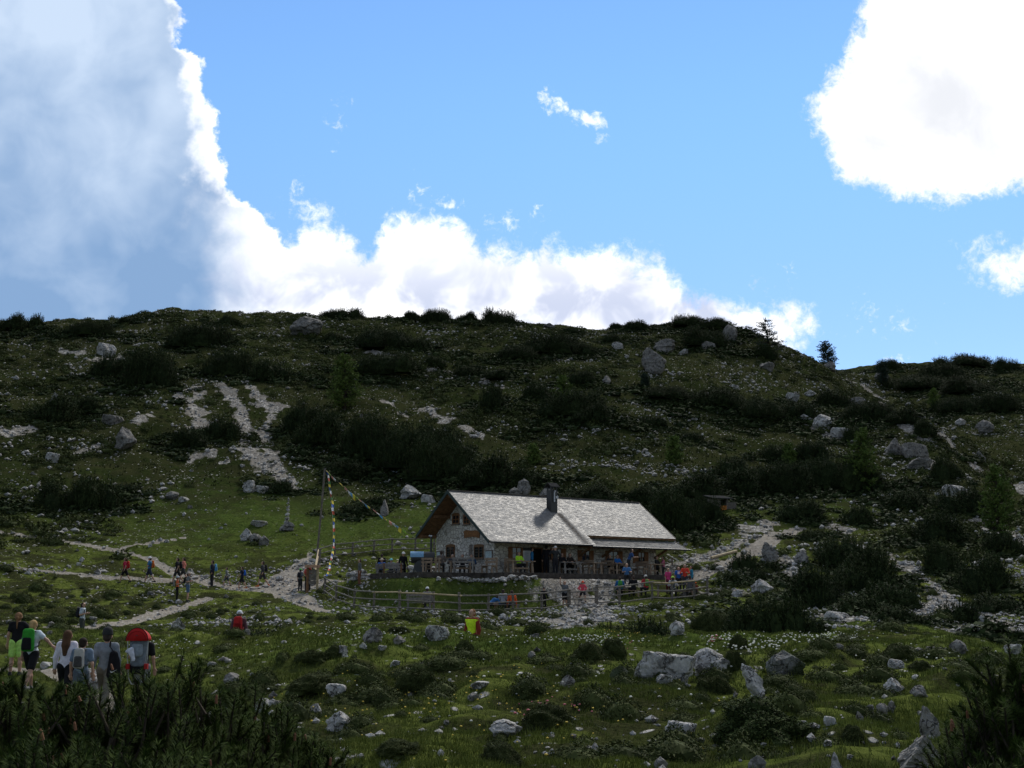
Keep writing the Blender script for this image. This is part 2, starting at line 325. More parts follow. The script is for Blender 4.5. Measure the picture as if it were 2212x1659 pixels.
ATT_S = np.clip((1.2 - msr) / .7 + brk * .9 * hill - .06, 0, 1)
Z -= .10 * ATT_P * (1 - pad)          # worn into the turf
TE = Z / RR[:, None]
# ------------------------------------------------------------------ materials
MATS = {}
def mat(name, base, rough=.8, spec=.3, metal=0., var=.25, scale=6., bump=.0, bscale=20., coord='Object'):
    """plain procedural material: a base colour with mottled variation and optional bump"""
    if name in MATS: return MATS[name]
    m_ = bpy.data.materials.new(name); m_.use_nodes = True; t = NT(m_.node_tree); b = t.n['Principled BSDF']
    tc = t.new('ShaderNodeTexCoord').outputs[coord]
    n = t.noise(tc, scale, 4, .6)
    dk = tuple(c * (1 - var) for c in base); lt = tuple(min(c * (1 + var), .95) for c in base)
    t.put(b.inputs['Base Color'], t.mix(t.rng(n, .3, .7), C3(*dk), C3(*lt)))
    b.inputs['Roughness'].default_value = rough; b.inputs['Specular IOR Level'].default_value = spec; b.inputs['Metallic'].default_value = metal
    if bump:
        bp = t.new('ShaderNodeBump'); bp.inputs['Strength'].default_value = bump; bp.inputs['Distance'].default_value = .02
        t.put(bp.inputs['Height'], t.noise(tc, bscale, 5, .6)); t.l.new(bp.outputs[0], b.inputs['Normal'])
    MATS[name] = m_; return m_

def ground_material():
    m_ = bpy.data.materials.new('alpine_ground'); m_.use_nodes = True; t = NT(m_.node_tree); b = t.n['Principled BSDF']
    g = t.new('ShaderNodeNewGeometry'); P = g.outputs['Position']
    ap = t.new('ShaderNodeAttribute', attribute_name='path').outputs['Fac']; asr = t.new('ShaderNodeAttribute', attribute_name='scree').outputs['Fac']
    lush = t.new('ShaderNodeAttribute', attribute_name='lush').outputs['Fac']
    flat = t.vm('MULTIPLY', P, (1, 1, .35))
    big = t.noise(flat, .09, 4, .55); midn = t.noise(flat, .55, 5, .6, dist=.4); fine = t.noise(P, 3.2, 5, .65); vf = t.noise(P, 14., 4, .6)
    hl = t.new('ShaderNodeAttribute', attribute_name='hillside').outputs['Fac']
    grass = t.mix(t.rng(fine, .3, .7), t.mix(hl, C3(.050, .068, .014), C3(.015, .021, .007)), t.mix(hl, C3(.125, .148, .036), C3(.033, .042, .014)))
    grass = t.mix(t.m('MULTIPLY', lush, .75), grass, t.mix(t.rng(fine, .3, .7), C3(.036, .064, .013), C3(.085, .120, .028)))
    heath = t.mix(t.rng(vf, .3, .7), C3(.018, .021, .009), C3(.048, .052, .021))
    hm = t.rng(t.m('ADD', t.m('MULTIPLY', midn, .7), t.m('MULTIPLY', big, .3)), .45, .54)
    hm = t.m('MULTIPLY', hm, t.m('SUBTRACT', 1., t.m('MULTIPLY', lush, .7)))
    col = t.mix(hm, grass, heath)
    dry = t.rng(t.noise(flat, .3, 4, .6), .56, .68, 0., .35)
    col = t.mix(dry, col, t.mix(fine, C3(.028, .032, .012), C3(.058, .058, .025)))
    # bare earth and scattered stones
    stone = t.mix(t.rng(t.noise(P, 6., 4, .6), .3, .75), C3(.26, .255, .24), C3(.68, .66, .62))
    def stones(scale, thr, dens):
        d = t.vor(P, scale); cell = t.vor(P, scale, out='Color')
        sp_ = t.new('ShaderNodeSeparateColor'); t.put(sp_.inputs[0], cell)
        keep = t.rng(t.m('SUBTRACT', sp_.outputs[0], dens), -.02, .02)
        return t.m('MULTIPLY', t.rng(d, thr, thr * .6), keep)
    clus = t.rng(t.noise(flat, .16, 5, .65, dist=.6), .40, .66)
    s1 = stones(2.2, .30, t.m('SUBTRACT', .985, t.m('MULTIPLY', clus, .26)))
    s2 = stones(4.5, .34, t.m('SUBTRACT', .975, t.m('MULTIPLY', clus, .34)))
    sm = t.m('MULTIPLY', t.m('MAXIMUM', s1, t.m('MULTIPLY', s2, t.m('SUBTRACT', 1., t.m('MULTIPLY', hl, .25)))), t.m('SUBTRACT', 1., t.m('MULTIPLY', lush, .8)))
    col = t.mix(sm, col, stone)
    # scree: broken pale stones with dark gaps
    v1 = t.vor(P, 3.4, out='Color'); se = t.new('ShaderNodeSeparateColor'); t.put(se.inputs[0], v1)
    gap = t.rng(t.vor(P, 3.4, 'DISTANCE_TO_EDGE'), 0., .10)
    sc = t.mix(se.outputs[0], C3(.17, .16, .145), C3(.56, .54, .50))
    sc = t.mix(gap, C3(.07, .062, .05), sc)
    soil = t.mix(t.rng(fine, .3, .7), C3(.17, .155, .132), C3(.30, .28, .245))
    sc = t.mix(t.rng(t.noise(flat, .8, 4, .6), .40, .60), sc, soil)
    ms = t.rng(t.m('ADD', asr, t.m('MULTIPLY_ADD', t.noise(P, 1.3, 5, .7), 1.9, -.95)), .30, .72)
    col = t.mix(ms, col, sc)
    pc = t.mix(t.rng(fine, .3, .7), C3(.20, .178, .147), C3(.33, .302, .26))
    pc = t.mix(t.m('MAXIMUM', stones(3.1, .32, .86), stones(7., .34, .80)), pc, C3(.5, .49, .46))
    mpth = t.rng(t.m('ADD', ap, t.m('MULTIPLY_ADD', t.noise(P, 2.2, 4, .6), .7, -.35)), .42, .62)
    col = t.mix(mpth, col, pc)
    t.put(b.inputs['Base Color'], col); b.inputs['Roughness'].default_value = 1.; b.inputs['Specular IOR Level'].default_value = .0
    bp = t.new('ShaderNodeBump'); bp.inputs['Strength'].default_value = .9; bp.inputs['Distance'].default_value = .16
    hgt = t.m('ADD', t.m('MULTIPLY', t.noise(P, 5., 6, .7), .8), t.m('ADD', t.m('MULTIPLY', sm, .5), t.m('MULTIPLY', t.m('MULTIPLY', ms, gap), .35)))
    t.put(bp.inputs['Height'], hgt); t.l.new(bp.outputs[0], b.inputs['Normal'])
    return m_
GROUND = ground_material()

# lush grass zones: the terrace meadow, the lawn left of the hut, the rim of the foreground meadow
def blob(px, py, rx, ry):
    c = at(px, py); return np.exp(-(((GX - c.x) / rx) ** 2 + ((GY - c.y) / ry) ** 2))
LUSH = blob(430, 590, 8, 5) + blob(330, 525, 12, 9) + blob(420, 525, 6, 8) * .8 + blob(200, 520, 16, 10) * .6 + blob(660, 642, 6, 3) + blob(850, 625, 8, 5) * .8 + blob(470, 600, 8, 4) * .6 + blob(930, 645, 6, 4) * .5 + blob(480, 645, 14, 5) * .4 + blob(860, 505, 10, 6) * .6 + blob(790, 520, 6, 5) * .5 + blob(720, 600, 5, 3) * .6
LUSH = np.clip(LUSH * (.75 + .8 * fbm(GX / 2.5, GY / 2.5, 3, 52)) + .55 * np.clip(fbm(GX / 5., GY / 5., 3, 53) - .05, 0, 1) * (near > .3) * 2.2 + .25 * fbm(GX / 4, GY / 4, 3, 51) * (LUSH > .1), 0, 1)

def new_obj(name, verts, faces, materials, parent=None, smooth=False, mi=None):
    me = bpy.data.meshes.new(name)
    if isinstance(verts, np.ndarray) and isinstance(faces, np.ndarray):
        nv = len(verts); nf, k = faces.shape
        me.vertices.add(nv); me.vertices.foreach_set('co', np.ascontiguousarray(verts, np.float32).ravel())
        me.loops.add(nf * k); me.loops.foreach_set('vertex_index', np.ascontiguousarray(faces, np.int32).ravel())
        me.polygons.add(nf); me.polygons.foreach_set('loop_start', np.arange(0, nf * k, k, dtype=np.int32)); me.polygons.foreach_set('loop_total', np.full(nf, k, np.int32))
        me.update(calc_edges=True)
    else:
        me.from_pydata([tuple(v) for v in verts], [], [tuple(int(i) for i in f) for f in faces])
    for m_ in (materials if isinstance(materials, (list, tuple)) else [materials]): me.materials.append(m_)
    if mi is not None: me.polygons.foreach_set('material_index', np.asarray(mi, np.int32))
    me.polygons.foreach_set('use_smooth', np.full(len(me.polygons), bool(smooth)))
    o = bpy.data.objects.new(name, me); COL.objects.link(o)
    if parent is not None: o.parent = parent
    return o
def tag(o, label=None, cat=None, group=None, kind=None):
    if label: o['label'] = label
    if cat: o['category'] = cat
    if group: o['group'] = group
    if kind: o['kind'] = kind
    return o
def empty(name, loc, rz=0., label=None, cat=None, group=None):
    o = bpy.data.objects.new(name, None); COL.objects.link(o); o.location = loc; o.rotation_euler = (0, 0, rz)
    o.empty_display_size = .2
    return tag(o, label, cat, group)

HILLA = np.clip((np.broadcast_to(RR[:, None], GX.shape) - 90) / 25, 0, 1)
def build_ground():
    nr, na = Z.shape
    V_ = np.stack([GX, GY, Z], -1).reshape(-1, 3)
    V_ = np.concatenate([V_, [[0, 0, -1.65]]])
    i, j = np.meshgrid(np.arange(nr - 1), np.arange(na), indexing='ij'); j2 = (j + 1) % na
    Q = np.stack([i * na + j, i * na + j2, (i + 1) * na + j2, (i + 1) * na + j], -1).reshape(-1, 4)[:, ::-1]
    def cellmean(A): return (.25 * (A[:-1] + A[1:] + np.roll(A, -1, 1)[:-1] + np.roll(A, -1, 1)[1:])).ravel()
    # smooth normals taken from the whole sheet, so that the pieces meet without a seam
    cls = np.zeros(len(Q), int); cls[cellmean(ATT_S) > .5] = 2; cls[cellmean(ATT_P) > .5] = 1
    for c, nm, lab, cat, kind in ((0, 'ground', 'rough alpine turf and heath of the hillside and meadow', 'ground', 'structure'), (1, 'path', 'trodden pale gravel footpaths', 'path', 'structure'), (2, 'scree', 'pale broken scree and gravel on the slopes', 'scree', 'stuff')):
        F = Q[cls == c]
        if c == 0: # close the middle under the camera
            pass
        used = np.unique(F); remap = np.full(len(V_), -1); remap[used] = np.arange(len(used))
        o = new_obj(nm, V_[used], remap[F], GROUND, smooth=True)
        tag(o, lab, cat, None, kind)
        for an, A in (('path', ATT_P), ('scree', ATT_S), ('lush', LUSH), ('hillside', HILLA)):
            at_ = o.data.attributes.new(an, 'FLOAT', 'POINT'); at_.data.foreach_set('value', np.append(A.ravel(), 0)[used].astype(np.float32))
    v = [(0, 0, -1.65)] + [tuple(V_[k]) for k in range(na)]
    tag(new_obj('ground_underfoot', v, [(0, 1 + (k + 1) % na, 1 + k) for k in range(na)], GROUND), 'turf under the photographer', 'ground', None, 'structure')
build_ground()
# ------------------------------------------------------------------ rocks
def ico(sub):
    bm = bmesh.new(); bmesh.ops.create_icosphere(bm, subdivisions=sub, radius=1.)
    V_ = np.array([v.co[:] for v in bm.verts]); F = np.array([[v.index for v in f.verts] for f in bm.faces]); bm.free(); return V_, F
ICO4, ICO3, ICO2, ICO1 = ico(5), ico(4), ico(2), ico(1)
def noise3(V_, sc, seed): return (vnoise(V_[:, 0] * sc + seed, V_[:, 1] * sc + V_[:, 2] * sc * .7, seed) + vnoise(V_[:, 1] * sc - seed, V_[:, 2] * sc + V_[:, 0] * sc * .6, seed + 5))
def rock_shape(seed, stretch=(1, 1, 1), cuts=11, rough=.11, base=ICO3, flat=None):
    r = np.random.default_rng(seed); D_ = base[0]; rad = np.full(len(D_), 1.25)
    for k in range(cuts):
        n = r.normal(size=3); n /= np.linalg.norm(n); h = r.uniform(.55, .98); c = D_ @ n
        rad = np.minimum(rad, np.where(c > .05, h / np.maximum(c, .05), 9))
    if flat: rad = np.minimum(rad, np.where(D_[:, 2] > .05, flat / np.maximum(D_[:, 2] + .08 * D_[:, 0], .05), 9))
    V_ = D_ * rad[:, None]
    V_ = V_ * (1 + rough * (noise3(V_, 2.3, seed) + .55 * noise3(V_, 5.3, seed + 3) + .4 * noise3(V_, 12., seed + 9)))[:, None]
    # bedding ledges
    V_[:, :2] *= (1 + .06 * np.sign(np.sin(V_[:, 2] * 7 + noise3(V_, 1.5, seed) * 3)))[:, None]
    return V_ * np.array(stretch), base[1]
def rock_mat(name, light, dark, moss=0.):
    m_ = bpy.data.materials.new(name); m_.use_nodes = True; t = NT(m_.node_tree); b = t.n['Principled BSDF']
    g = t.new('ShaderNodeNewGeometry'); P = g.outputs['Position']
    n1_ = t.noise(P, 2.6, 6, .65, dist=.6); n2_ = t.noise(P, 9., 5, .7)
    col = t.mix(t.rng(n2_, .35, .68), C3(*[c * .62 for c in light]), C3(*light))
    col = t.mix(t.rng(n1_, .50, .62), col, C3(*dark))
    cr = t.rng(t.vor(t.vm('ADD', P, t.noise(P, 4., 3, .6, out=1)), 1.7, 'DISTANCE_TO_EDGE'), .045, .0)
    col = t.mix(t.m('MULTIPLY', cr, .8), col, C3(.035, .034, .033))
    if moss:
        col = t.mix(t.m('MULTIPLY', t.rng(t.noise(P, 1.6, 4, .6), .38, .55), moss), col, C3(.035, .048, .016))
    t.put(b.inputs['Base Color'], col); b.inputs['Roughness'].default_value = .9; b.inputs['Specular IOR Level'].default_value = .08
    bp = t.new('ShaderNodeBump'); bp.inputs['Strength'].default_value = .8; bp.inputs['Distance'].default_value = .06
    t.put(bp.inputs['Height'], t.m('SUBTRACT', t.noise(P, 7., 6, .7), t.m('MULTIPLY', cr, .6))); t.l.new(bp.outputs[0], b.inputs['Normal'])
    return m_
R_PALE = rock_mat('limestone_pale', (.54, .525, .50), (.15, .145, .135)); R_GREY = rock_mat('limestone_grey', (.30, .285, .262), (.10, .095, .088)); R_MOSS = rock_mat('limestone_mossy', (.26, .26, .25), (.07, .07, .065), .9)
ROCK_ME = {}
def rock_mesh(shape, m_, big=False):
    k = (shape, m_.name, big)
    if k not in ROCK_ME:
        st = {'block': (1, .9, .75), 'slab': (1, .8, .62), 'tall': (.62, .6, 1.15), 'round': (1, .95, .8), 'lean': (.34, .42, 1.3)}[shape[:-1]]
        V_, F = rock_shape(hash_s(shape) % 997, st, base=ICO4 if big else ICO3, cuts=9 if shape[:-1] in ('slab', 'lean') else 12, flat=.48 if shape[:-1] == 'slab' else None)
        o = new_obj('rock', V_, F, m_, smooth=False); ROCK_ME[k] = (o.data, V_.min(0), V_.max(0)); bpy.data.objects.remove(o)
    return ROCK_ME[k]
def hash_s(s):
    h = 7
    for c in s: h = (h * 131 + ord(c)) & 0xffffff
    return h
O2P = 1 / 2.16016          # positions below are read off a 2212-pixel-wide view of the photograph
def place_rock(ox, ob, ow, oh, shape, m_, label, rot=None, group=None, tilt=(0, 0), d=None, name='boulder', sink=.26, cat='rock'):
    px, py = ox * O2P, ob * O2P
    p = at(px, py) if d is None else at_d(px, py, d)
    s = ppm(p); wd, ht = .92 * ow * O2P / s, .92 * oh * O2P / s
    me, mn, mx = rock_mesh(shape, m_, ow > 60)
    if shape[:-1] == 'slab': sink = .52
    o = bpy.data.objects.new(name, me); COL.objects.link(o)
    rz = rot if rot is not None else random.uniform(-.5, .5)
    kx = wd / (mx[0] - mn[0]); kz = ht / ((mx[2] - mn[2]) * (1 - sink))
    o.scale = (kx, kx * .9 if shape[:-1] != 'slab' else kx, kz)
    o.rotation_euler = (tilt[0], tilt[1], rz)
    o.location = (p.x, p.y + wd * .25, H(p.x, p.y + wd * .25) - mn[2] * kz - sink * ht / (1 - sink) if not any(tilt) else H(p.x, p.y) + ht * .42)
    tag(o, label, cat, group); return o
RK = [ # x, base y, width, height, shape, material, label
 (665, 726, 88, 42, 'block1', R_GREY, 'broad grey outcrop with a ragged top just under the skyline'),
 (1408, 806, 58, 58, 'tall1', R_GREY, 'tallest grey boulder of the upper right slope, steep face towards the hut'),
 (1440, 764, 52, 32, 'round1', R_GREY, 'rounded grey boulder with white patches just above the tall steep one'),
 (1574, 738, 36, 40, 'block2', R_GREY, 'grey crag at the end of the long bush on the crest'),
 (1536, 757, 40, 18, 'slab1', R_GREY, 'low grey ledge under the bushes of the crest'),
 (265, 972, 58, 50, 'block5', R_GREY, 'pale cleft boulder alone on the left slope'),
 (236, 918, 50, 22, 'slab2', R_GREY, 'flat grey slab lying in the turf above the cleft boulder'),
 (112, 1000, 34, 24, 'slab3', R_PALE, 'small pale slanting slab low on the left slope'),
 (116, 868, 26, 22, 'block4', R_GREY, 'grey rock on top of a bush on the far left slope'),
 (222, 768, 46, 28, 'slab4', R_PALE, 'whitish bare rock beside the biggest bush of the left slope'),
 (884, 1078, 62, 32, 'block5', R_PALE, 'pale blocky boulder on the grass left of the hut roof'),
 (926, 1086, 34, 18, 'slab1', R_PALE, 'whitish low rock next to the blocky boulder by the roof'),
 (876, 1014, 40, 22, 'slab2', R_GREY, 'grey rocks in the dark thicket above the blocky boulder'),
 (830, 1114, 22, 38, 'tall2', R_GREY, 'upright narrow grey stone behind the string of flags'),
 (1132, 1072, 40, 40, 'tall3', R_GREY, 'pointed grey boulder rising behind the roof ridge'),
 (1112, 1074, 34, 22, 'round2', R_GREY, 'lower grey boulder leaning on the pointed one behind the roof'),
 (1186, 1078, 36, 26, 'round3', R_GREY, 'dark grey boulder half hidden by the chimney'),
 (537, 1063, 30, 26, 'round1', R_PALE, 'left one of two pale rocks at the foot of the scree'),
 (565, 1066, 34, 16, 'slab3', R_PALE, 'flatter one of two pale rocks at the foot of the scree'),
 (372, 1078, 36, 16, 'block1', R_GREY, 'heap-like grey rock in the open turf left of the scree foot'),
 (394, 1084, 26, 10, 'slab4', R_PALE, 'thin white stone beside the heap-like grey rock'),
 (530, 1168, 28, 28, 'lean1', R_PALE, 'tilted white slab above the line of hikers'),
 (546, 1174, 30, 22, 'block2', R_GREY, 'middle rock of the three above the hikers'),
 (568, 1178, 26, 22, 'round2', R_GREY, 'rounded right rock of the three above the hikers'),
 (556, 1138, 40, 12, 'slab2', R_PALE, 'flat white stones in the grass left of the stone pillar'),
 (620, 1148, 42, 22, 'block4', R_GREY, 'low boulder that carries the stone pillar'),
 (1660, 1213, 38, 44, 'tall1', R_GREY, 'tall grey boulder below the footpath right of the hut'),
 (1738, 1222, 38, 32, 'round3', R_GREY, 'round grey boulder right of the tall one below the footpath'),
 (1310, 832, 22, 22, 'tall2', R_GREY, 'small pointed grey rock on the middle of the slope'),
 (1480, 764, 18, 10, 'round1', R_PALE, 'small white rounded stone near the top of the right slope'),
 (1338, 754, 30, 14, 'slab1', R_PALE, 'pale slab beside the right hand bush near the saddle'),
 (1188, 709, 34, 10, 'block3', R_GREY, 'small grey crag on the skyline saddle'),
 (1742, 912, 34, 16, 'block5', R_PALE, 'upper white rock of the outcrop band on the right slope'),
 (1783, 928, 48, 34, 'block1', R_PALE, 'largest white block of the outcrop band on the right slope'),
 (1820, 946, 46, 22, 'slab3', R_PALE, 'lower white ledge of the outcrop band on the right slope'),
 (1848, 962, 26, 10, 'slab4', R_PALE, 'thin last ledge of the outcrop band on the right slope'),
 (1936, 984, 52, 38, 'block3', R_GREY, 'grey crag beside the tall larch of the right slope'),
 (1990, 992, 70, 36, 'slab1', R_GREY, 'wide grey ledge right of the crag by the larch'),
 (1996, 1014, 60, 24, 'slab2', R_GREY, 'lower grey ledge right of the crag by the larch'),
 (2128, 936, 40, 30, 'block2', R_GREY, 'grey block on the edge of the right hand scree'),
 (2078, 918, 26, 16, 'round2', R_PALE, 'white stone on the right hand scree'),
 (2064, 1072, 60, 22, 'slab4', R_PALE, 'long white ledge above the dark bushes at the far right'),
 (1796, 804, 34, 22, 'block4', R_GREY, 'grey rock below the bushy larch on the right ridge'),
 (1754, 856, 26, 14, 'block5', R_PALE, 'pale rock in the bushes of the right ridge'),
 (1716, 868, 34, 20, 'slab3', R_PALE, 'pale slab high on the right slope'),
 (1854, 878, 40, 20, 'round1', R_GREY, 'grey rounded rock in the long row of bushes at right'),
 (1908, 822, 34, 20, 'block1', R_GREY, 'grey rock on the scree edge of the right ridge'),
 (1660, 800, 40, 16, 'slab2', R_GREY, 'grey slab below the spiky conifer'),
 (1590, 842, 28, 10, 'slab1', R_PALE, 'thin pale stone on the right slope above the long bushes'),
 (1523, 862, 24, 16, 'block2', R_PALE, 'whitish rock standing in the long bushes of the right slope'),
 (1970, 838, 30, 14, 'round3', R_PALE, 'pale rock low on the scree edge'),
 (2120, 1000, 34, 24, 'block3', R_GREY, 'grey rock at the end of the scree far right'),
 (1650, 1282, 52, 32, 'block5', R_PALE, 'pale broken outcrop under the path embankment'),
 (1596, 1290, 28, 16, 'round1', R_PALE, 'white stone left of the broken outcrop'),
 (1808, 1341, 60, 22, 'slab4', R_PALE, 'bright white slab in the gravel patch beyond the meadow'),
 (2122, 1352, 24, 26, 'tall3', R_PALE, 'upper white stone of the small stack at the right edge of the meadow'),
 (2128, 1376, 42, 26, 'block1', R_PALE, 'white block under the small stack at the right edge of the meadow'),
 (2070, 1414, 38, 32, 'block2', R_GREY, 'angular grey boulder on the right rim of the meadow'),
 (2024, 1414, 54, 18, 'slab3', R_GREY, 'long low grey rock left of the angular boulder on the rim'),
 (1988, 1414, 30, 16, 'round2', R_GREY, 'small grey rock at the left end of the rim row'),
 (2196, 1414, 40, 20, 'slab2', R_PALE, 'pale slab at the right margin on the rim of the meadow'),
 (1440, 1468, 150, 70, 'slab5', R_PALE, 'large flat topped limestone table in the meadow'),
 (1540, 1462, 92, 58, 'block1', R_PALE, 'broken stepped block joined to the right of the limestone table'),
 (1632, 1510, 32, 78, 'lean1', R_PALE, 'slender limestone fin leaning to the left'),
 (950, 1384, 62, 30, 'slab1', R_PALE, 'wedge shaped slab left of the yellow vest hiker'),
 (806, 1388, 48, 34, 'block4', R_GREY, 'ribbed grey boulder on the meadow rim left of the wedge slab'),
 (736, 1420, 34, 28, 'round1', R_PALE, 'pale stone poking out of a dark mound on the left meadow'),
 (736, 1580, 72, 44, 'block5', R_PALE, 'cracked white boulder near the young pine shoots'),
 (1093, 1592, 80, 34, 'block1', R_PALE, 'long loaf shaped white boulder in the near grass'),
 (1460, 1372, 36, 34, 'block2', R_PALE, 'white boulder in front of the row of small pines'),
 (1340, 1468, 44, 32, 'block4', R_MOSS, 'dark weathered rock left of the limestone table'),
 (1700, 1462, 96, 58, 'round2', R_MOSS, 'large dark moss covered boulder in the meadow'),
 (2006, 1596, 50, 74, 'tall1', R_GREY, 'tall creviced grey boulder in the right foreground'),
 (2004, 1668, 140, 84, 'block3', R_GREY, 'biggest tilted grey boulder at the lower right'),
 (1810, 1690, 44, 66, 'tall2', R_PALE, 'white pointed rock cut by the lower margin'),
 (1474, 1598, 84, 40, 'slab3', R_PALE, 'long thin white slab sloping down to the right in the near grass'),
 (1936, 1500, 48, 36, 'block5', R_PALE, 'pale twin topped rock in the right meadow'),
 (1908, 1506, 28, 16, 'slab2', R_PALE, 'flat white stone beside the twin topped rock'),
 (1992, 1506, 40, 26, 'round3', R_GREY, 'round grey rock right of the twin topped rock'),
 (1936, 1444, 38, 20, 'slab4', R_PALE, 'light slab half sunk by a green mound on the right'),
 (1882, 1548, 22, 24, 'round1', R_GREY, 'left grey knob of three in the right meadow'),
 (1904, 1546, 28, 26, 'block2', R_GREY, 'middle grey knob of three in the right meadow'),
 (1928, 1540, 20, 28, 'tall3', R_GREY, 'right grey knob of three in the right meadow'),
 (1798, 1566, 32, 20, 'slab1', R_PALE, 'white wedge stone left of the three grey knobs'),
 (1856, 1562, 20, 26, 'tall1', R_GREY, 'small upright grey rock by the three knobs'),
 (1284, 1634, 24, 28, 'tall2', R_PALE, 'small upright white stone near the lower edge'),
 (1428, 1662, 34, 28, 'round2', R_GREY, 'grey rock at the lower margin below the long thin slab'),
 (1640, 1665, 44, 34, 'block4', R_GREY, 'grey crumbling rock at the lower margin right of centre'),
 (1860, 1608, 22, 16, 'round3', R_GREY, 'grey stone above a dark mound lower right'),
 (1790, 1612, 22, 14, 'slab2', R_PALE, 'small white stone in the lower right turf'),
 (192, 1504, 58, 56, 'block1', R_PALE, 'white blotched rock right in front of the man with the grey backpack'),
 (148, 1482, 28, 28, 'tall3', R_GREY, 'dark rock left of the white blotched rock'),
 (560, 1542, 46, 34, 'block2', R_PALE, 'white rock seen between the young pine tips'),
 (352, 1520, 36, 22, 'slab1', R_PALE, 'white stone behind the pines under the baby carrier'),
 (250, 1545, 28, 32, 'tall1', R_PALE, 'white stone among the dark pines under the man in grey'),
 (430, 1572, 46, 20, 'slab4', R_PALE, 'white slab glimpsed through the pine branches'),
 (624, 1552, 26, 26, 'round1', R_PALE, 'pale stone just right of the pine tips'),
 (682, 1540, 34, 20, 'round3', R_PALE, 'low white stone in the turf above the cracked boulder'),
 (644, 1528, 26, 14, 'block3', R_GREY, 'grey stone left of the low white stone in the turf'),
 (619, 1620, 22, 34, 'tall2', R_PALE, 'upright white stone behind the last pine shoot'),
 (672, 1650, 42, 40, 'block5', R_PALE, 'crumbled white rock at the lower margin by the pine shoot'),
 (728, 1662, 52, 22, 'slab3', R_PALE, 'flat white rock at the lower margin left of centre'),
 (1228, 1486, 38, 30, 'block4', R_GREY, 'mottled grey rock in the middle of the near meadow'),
 (1038, 1488, 46, 12, 'slab2', R_PALE, 'thin white slab flush with the grass in the middle'),
 (1022, 1514, 28, 18, 'round2', R_GREY, 'small grey rock below the thin flush slab'),
 (730, 1502, 54, 20, 'slab1', R_PALE, 'pale flat rock on the dark heath of the left meadow'),
 (806, 1503, 22, 8, 'slab4', R_PALE, 'small white flat stone right of the dark heath'),
 (1226, 1388, 24, 11, 'slab3', R_PALE, 'white stone on the flowery rim of the meadow'),
 (1158, 1380, 20, 12, 'round1', R_GREY, 'dark small stone on the rim right of the yellow vest hiker'),
 (1150, 1424, 20, 18, 'block1', R_GREY, 'small grey rock in the grass below the gravel track'),
 (855, 1438, 24, 12, 'slab2', R_PALE, 'pale flat stone in the middle left grass'),
 (921, 1440, 30, 9, 'slab1', R_PALE, 'long whitish stone in the middle left grass'),
 (826, 1406, 22, 10, 'slab3', R_PALE, 'white sliver of stone below the ribbed boulder'),
 (862, 1392, 32, 20, 'block5', R_GREY, 'grey rock between the ribbed boulder and the wedge slab'),
 (1192, 1632, 14, 17, 'tall3', R_PALE, 'tiny upright white stone low in the middle'),
 (952, 1634, 16, 16, 'round2', R_PALE, 'little white stone low in the middle grass'),
 (962, 1566, 14, 10, 'block2', R_PALE, 'little white stone above the loaf shaped boulder'),
 (382, 1358, 40, 26, 'block3', R_PALE, 'pale rock beside the lower footpath on the left'),
 (96, 1444, 30, 12, 'slab4', R_PALE, 'light flat stone on the bank above the trail at left'),
 (1405, 1442, 18, 14, 'round1', R_PALE, 'white knob in front of the limestone table'),
 (1440, 1480, 40, 22, 'slab2', R_PALE, 'pale leaning stone in front of the limestone table'),
 (200, 1345, 20, 14, 'slab3', R_PALE, 'white stone in the turf behind the man with the camera'),
 (500, 1478, 40, 24, 'block1', R_GREY, 'grey flat rock in the turf right of the pines'),
 (460, 1440, 26, 10, 'slab1', R_PALE, 'white stone in the turf right of the baby carrier'),
 (600, 1255, 22, 12, 'block2', R_PALE, 'white block beside the junction of the paths'),
]
for (x_, b_, w_, h_, sh, mm, lab) in RK:
    nm = 'boulder' if w_ > 40 else 'rock'
    if lab.startswith('slender'):
        place_rock(x_, b_, w_ + 14, h_, sh, mm, lab, rot=.2, tilt=(0, -.55), name='standing_stone')
    else: place_rock(x_, b_, w_, h_, sh, mm, lab, name=nm)

# small individual stones without a feature of their own
SM_GROUPS = [('rough white stone strewn over the open hillside above the hut', 'white stones strewn over the hillside'), ('white limestone lump lying in the near meadow grass', 'white lumps in the near meadow'), ('pale stone in the turf between the paths and the hikers', 'stones between the paths')]
zones = [((20, 2190), (730, 1040), 95, (5, 12), 0), ((430, 2180), (1395, 1650), 60, (9, 22), 1), ((10, 640), (1090, 1400), 32, (7, 15), 2)]
for (xr, yr, n, sr, gi) in zones:
    for k in range(n):
        x_, b_ = random.uniform(*xr), random.uniform(*yr)
        if gi == 0 and b_ < 760 + max(0, x_ - 1700) * .4: continue
        w_ = random.uniform(*sr) * (1 + (.5 if random.random() < .15 else 0))
        place_rock(x_, b_, w_, w_ * random.uniform(.4, .7), random.choice(['block', 'slab', 'round']) + str(random.randint(1, 4)), random.choice([R_PALE, R_PALE, R_GREY]), SM_GROUPS[gi][0], group=SM_GROUPS[gi][1], name='stone', cat='stone')

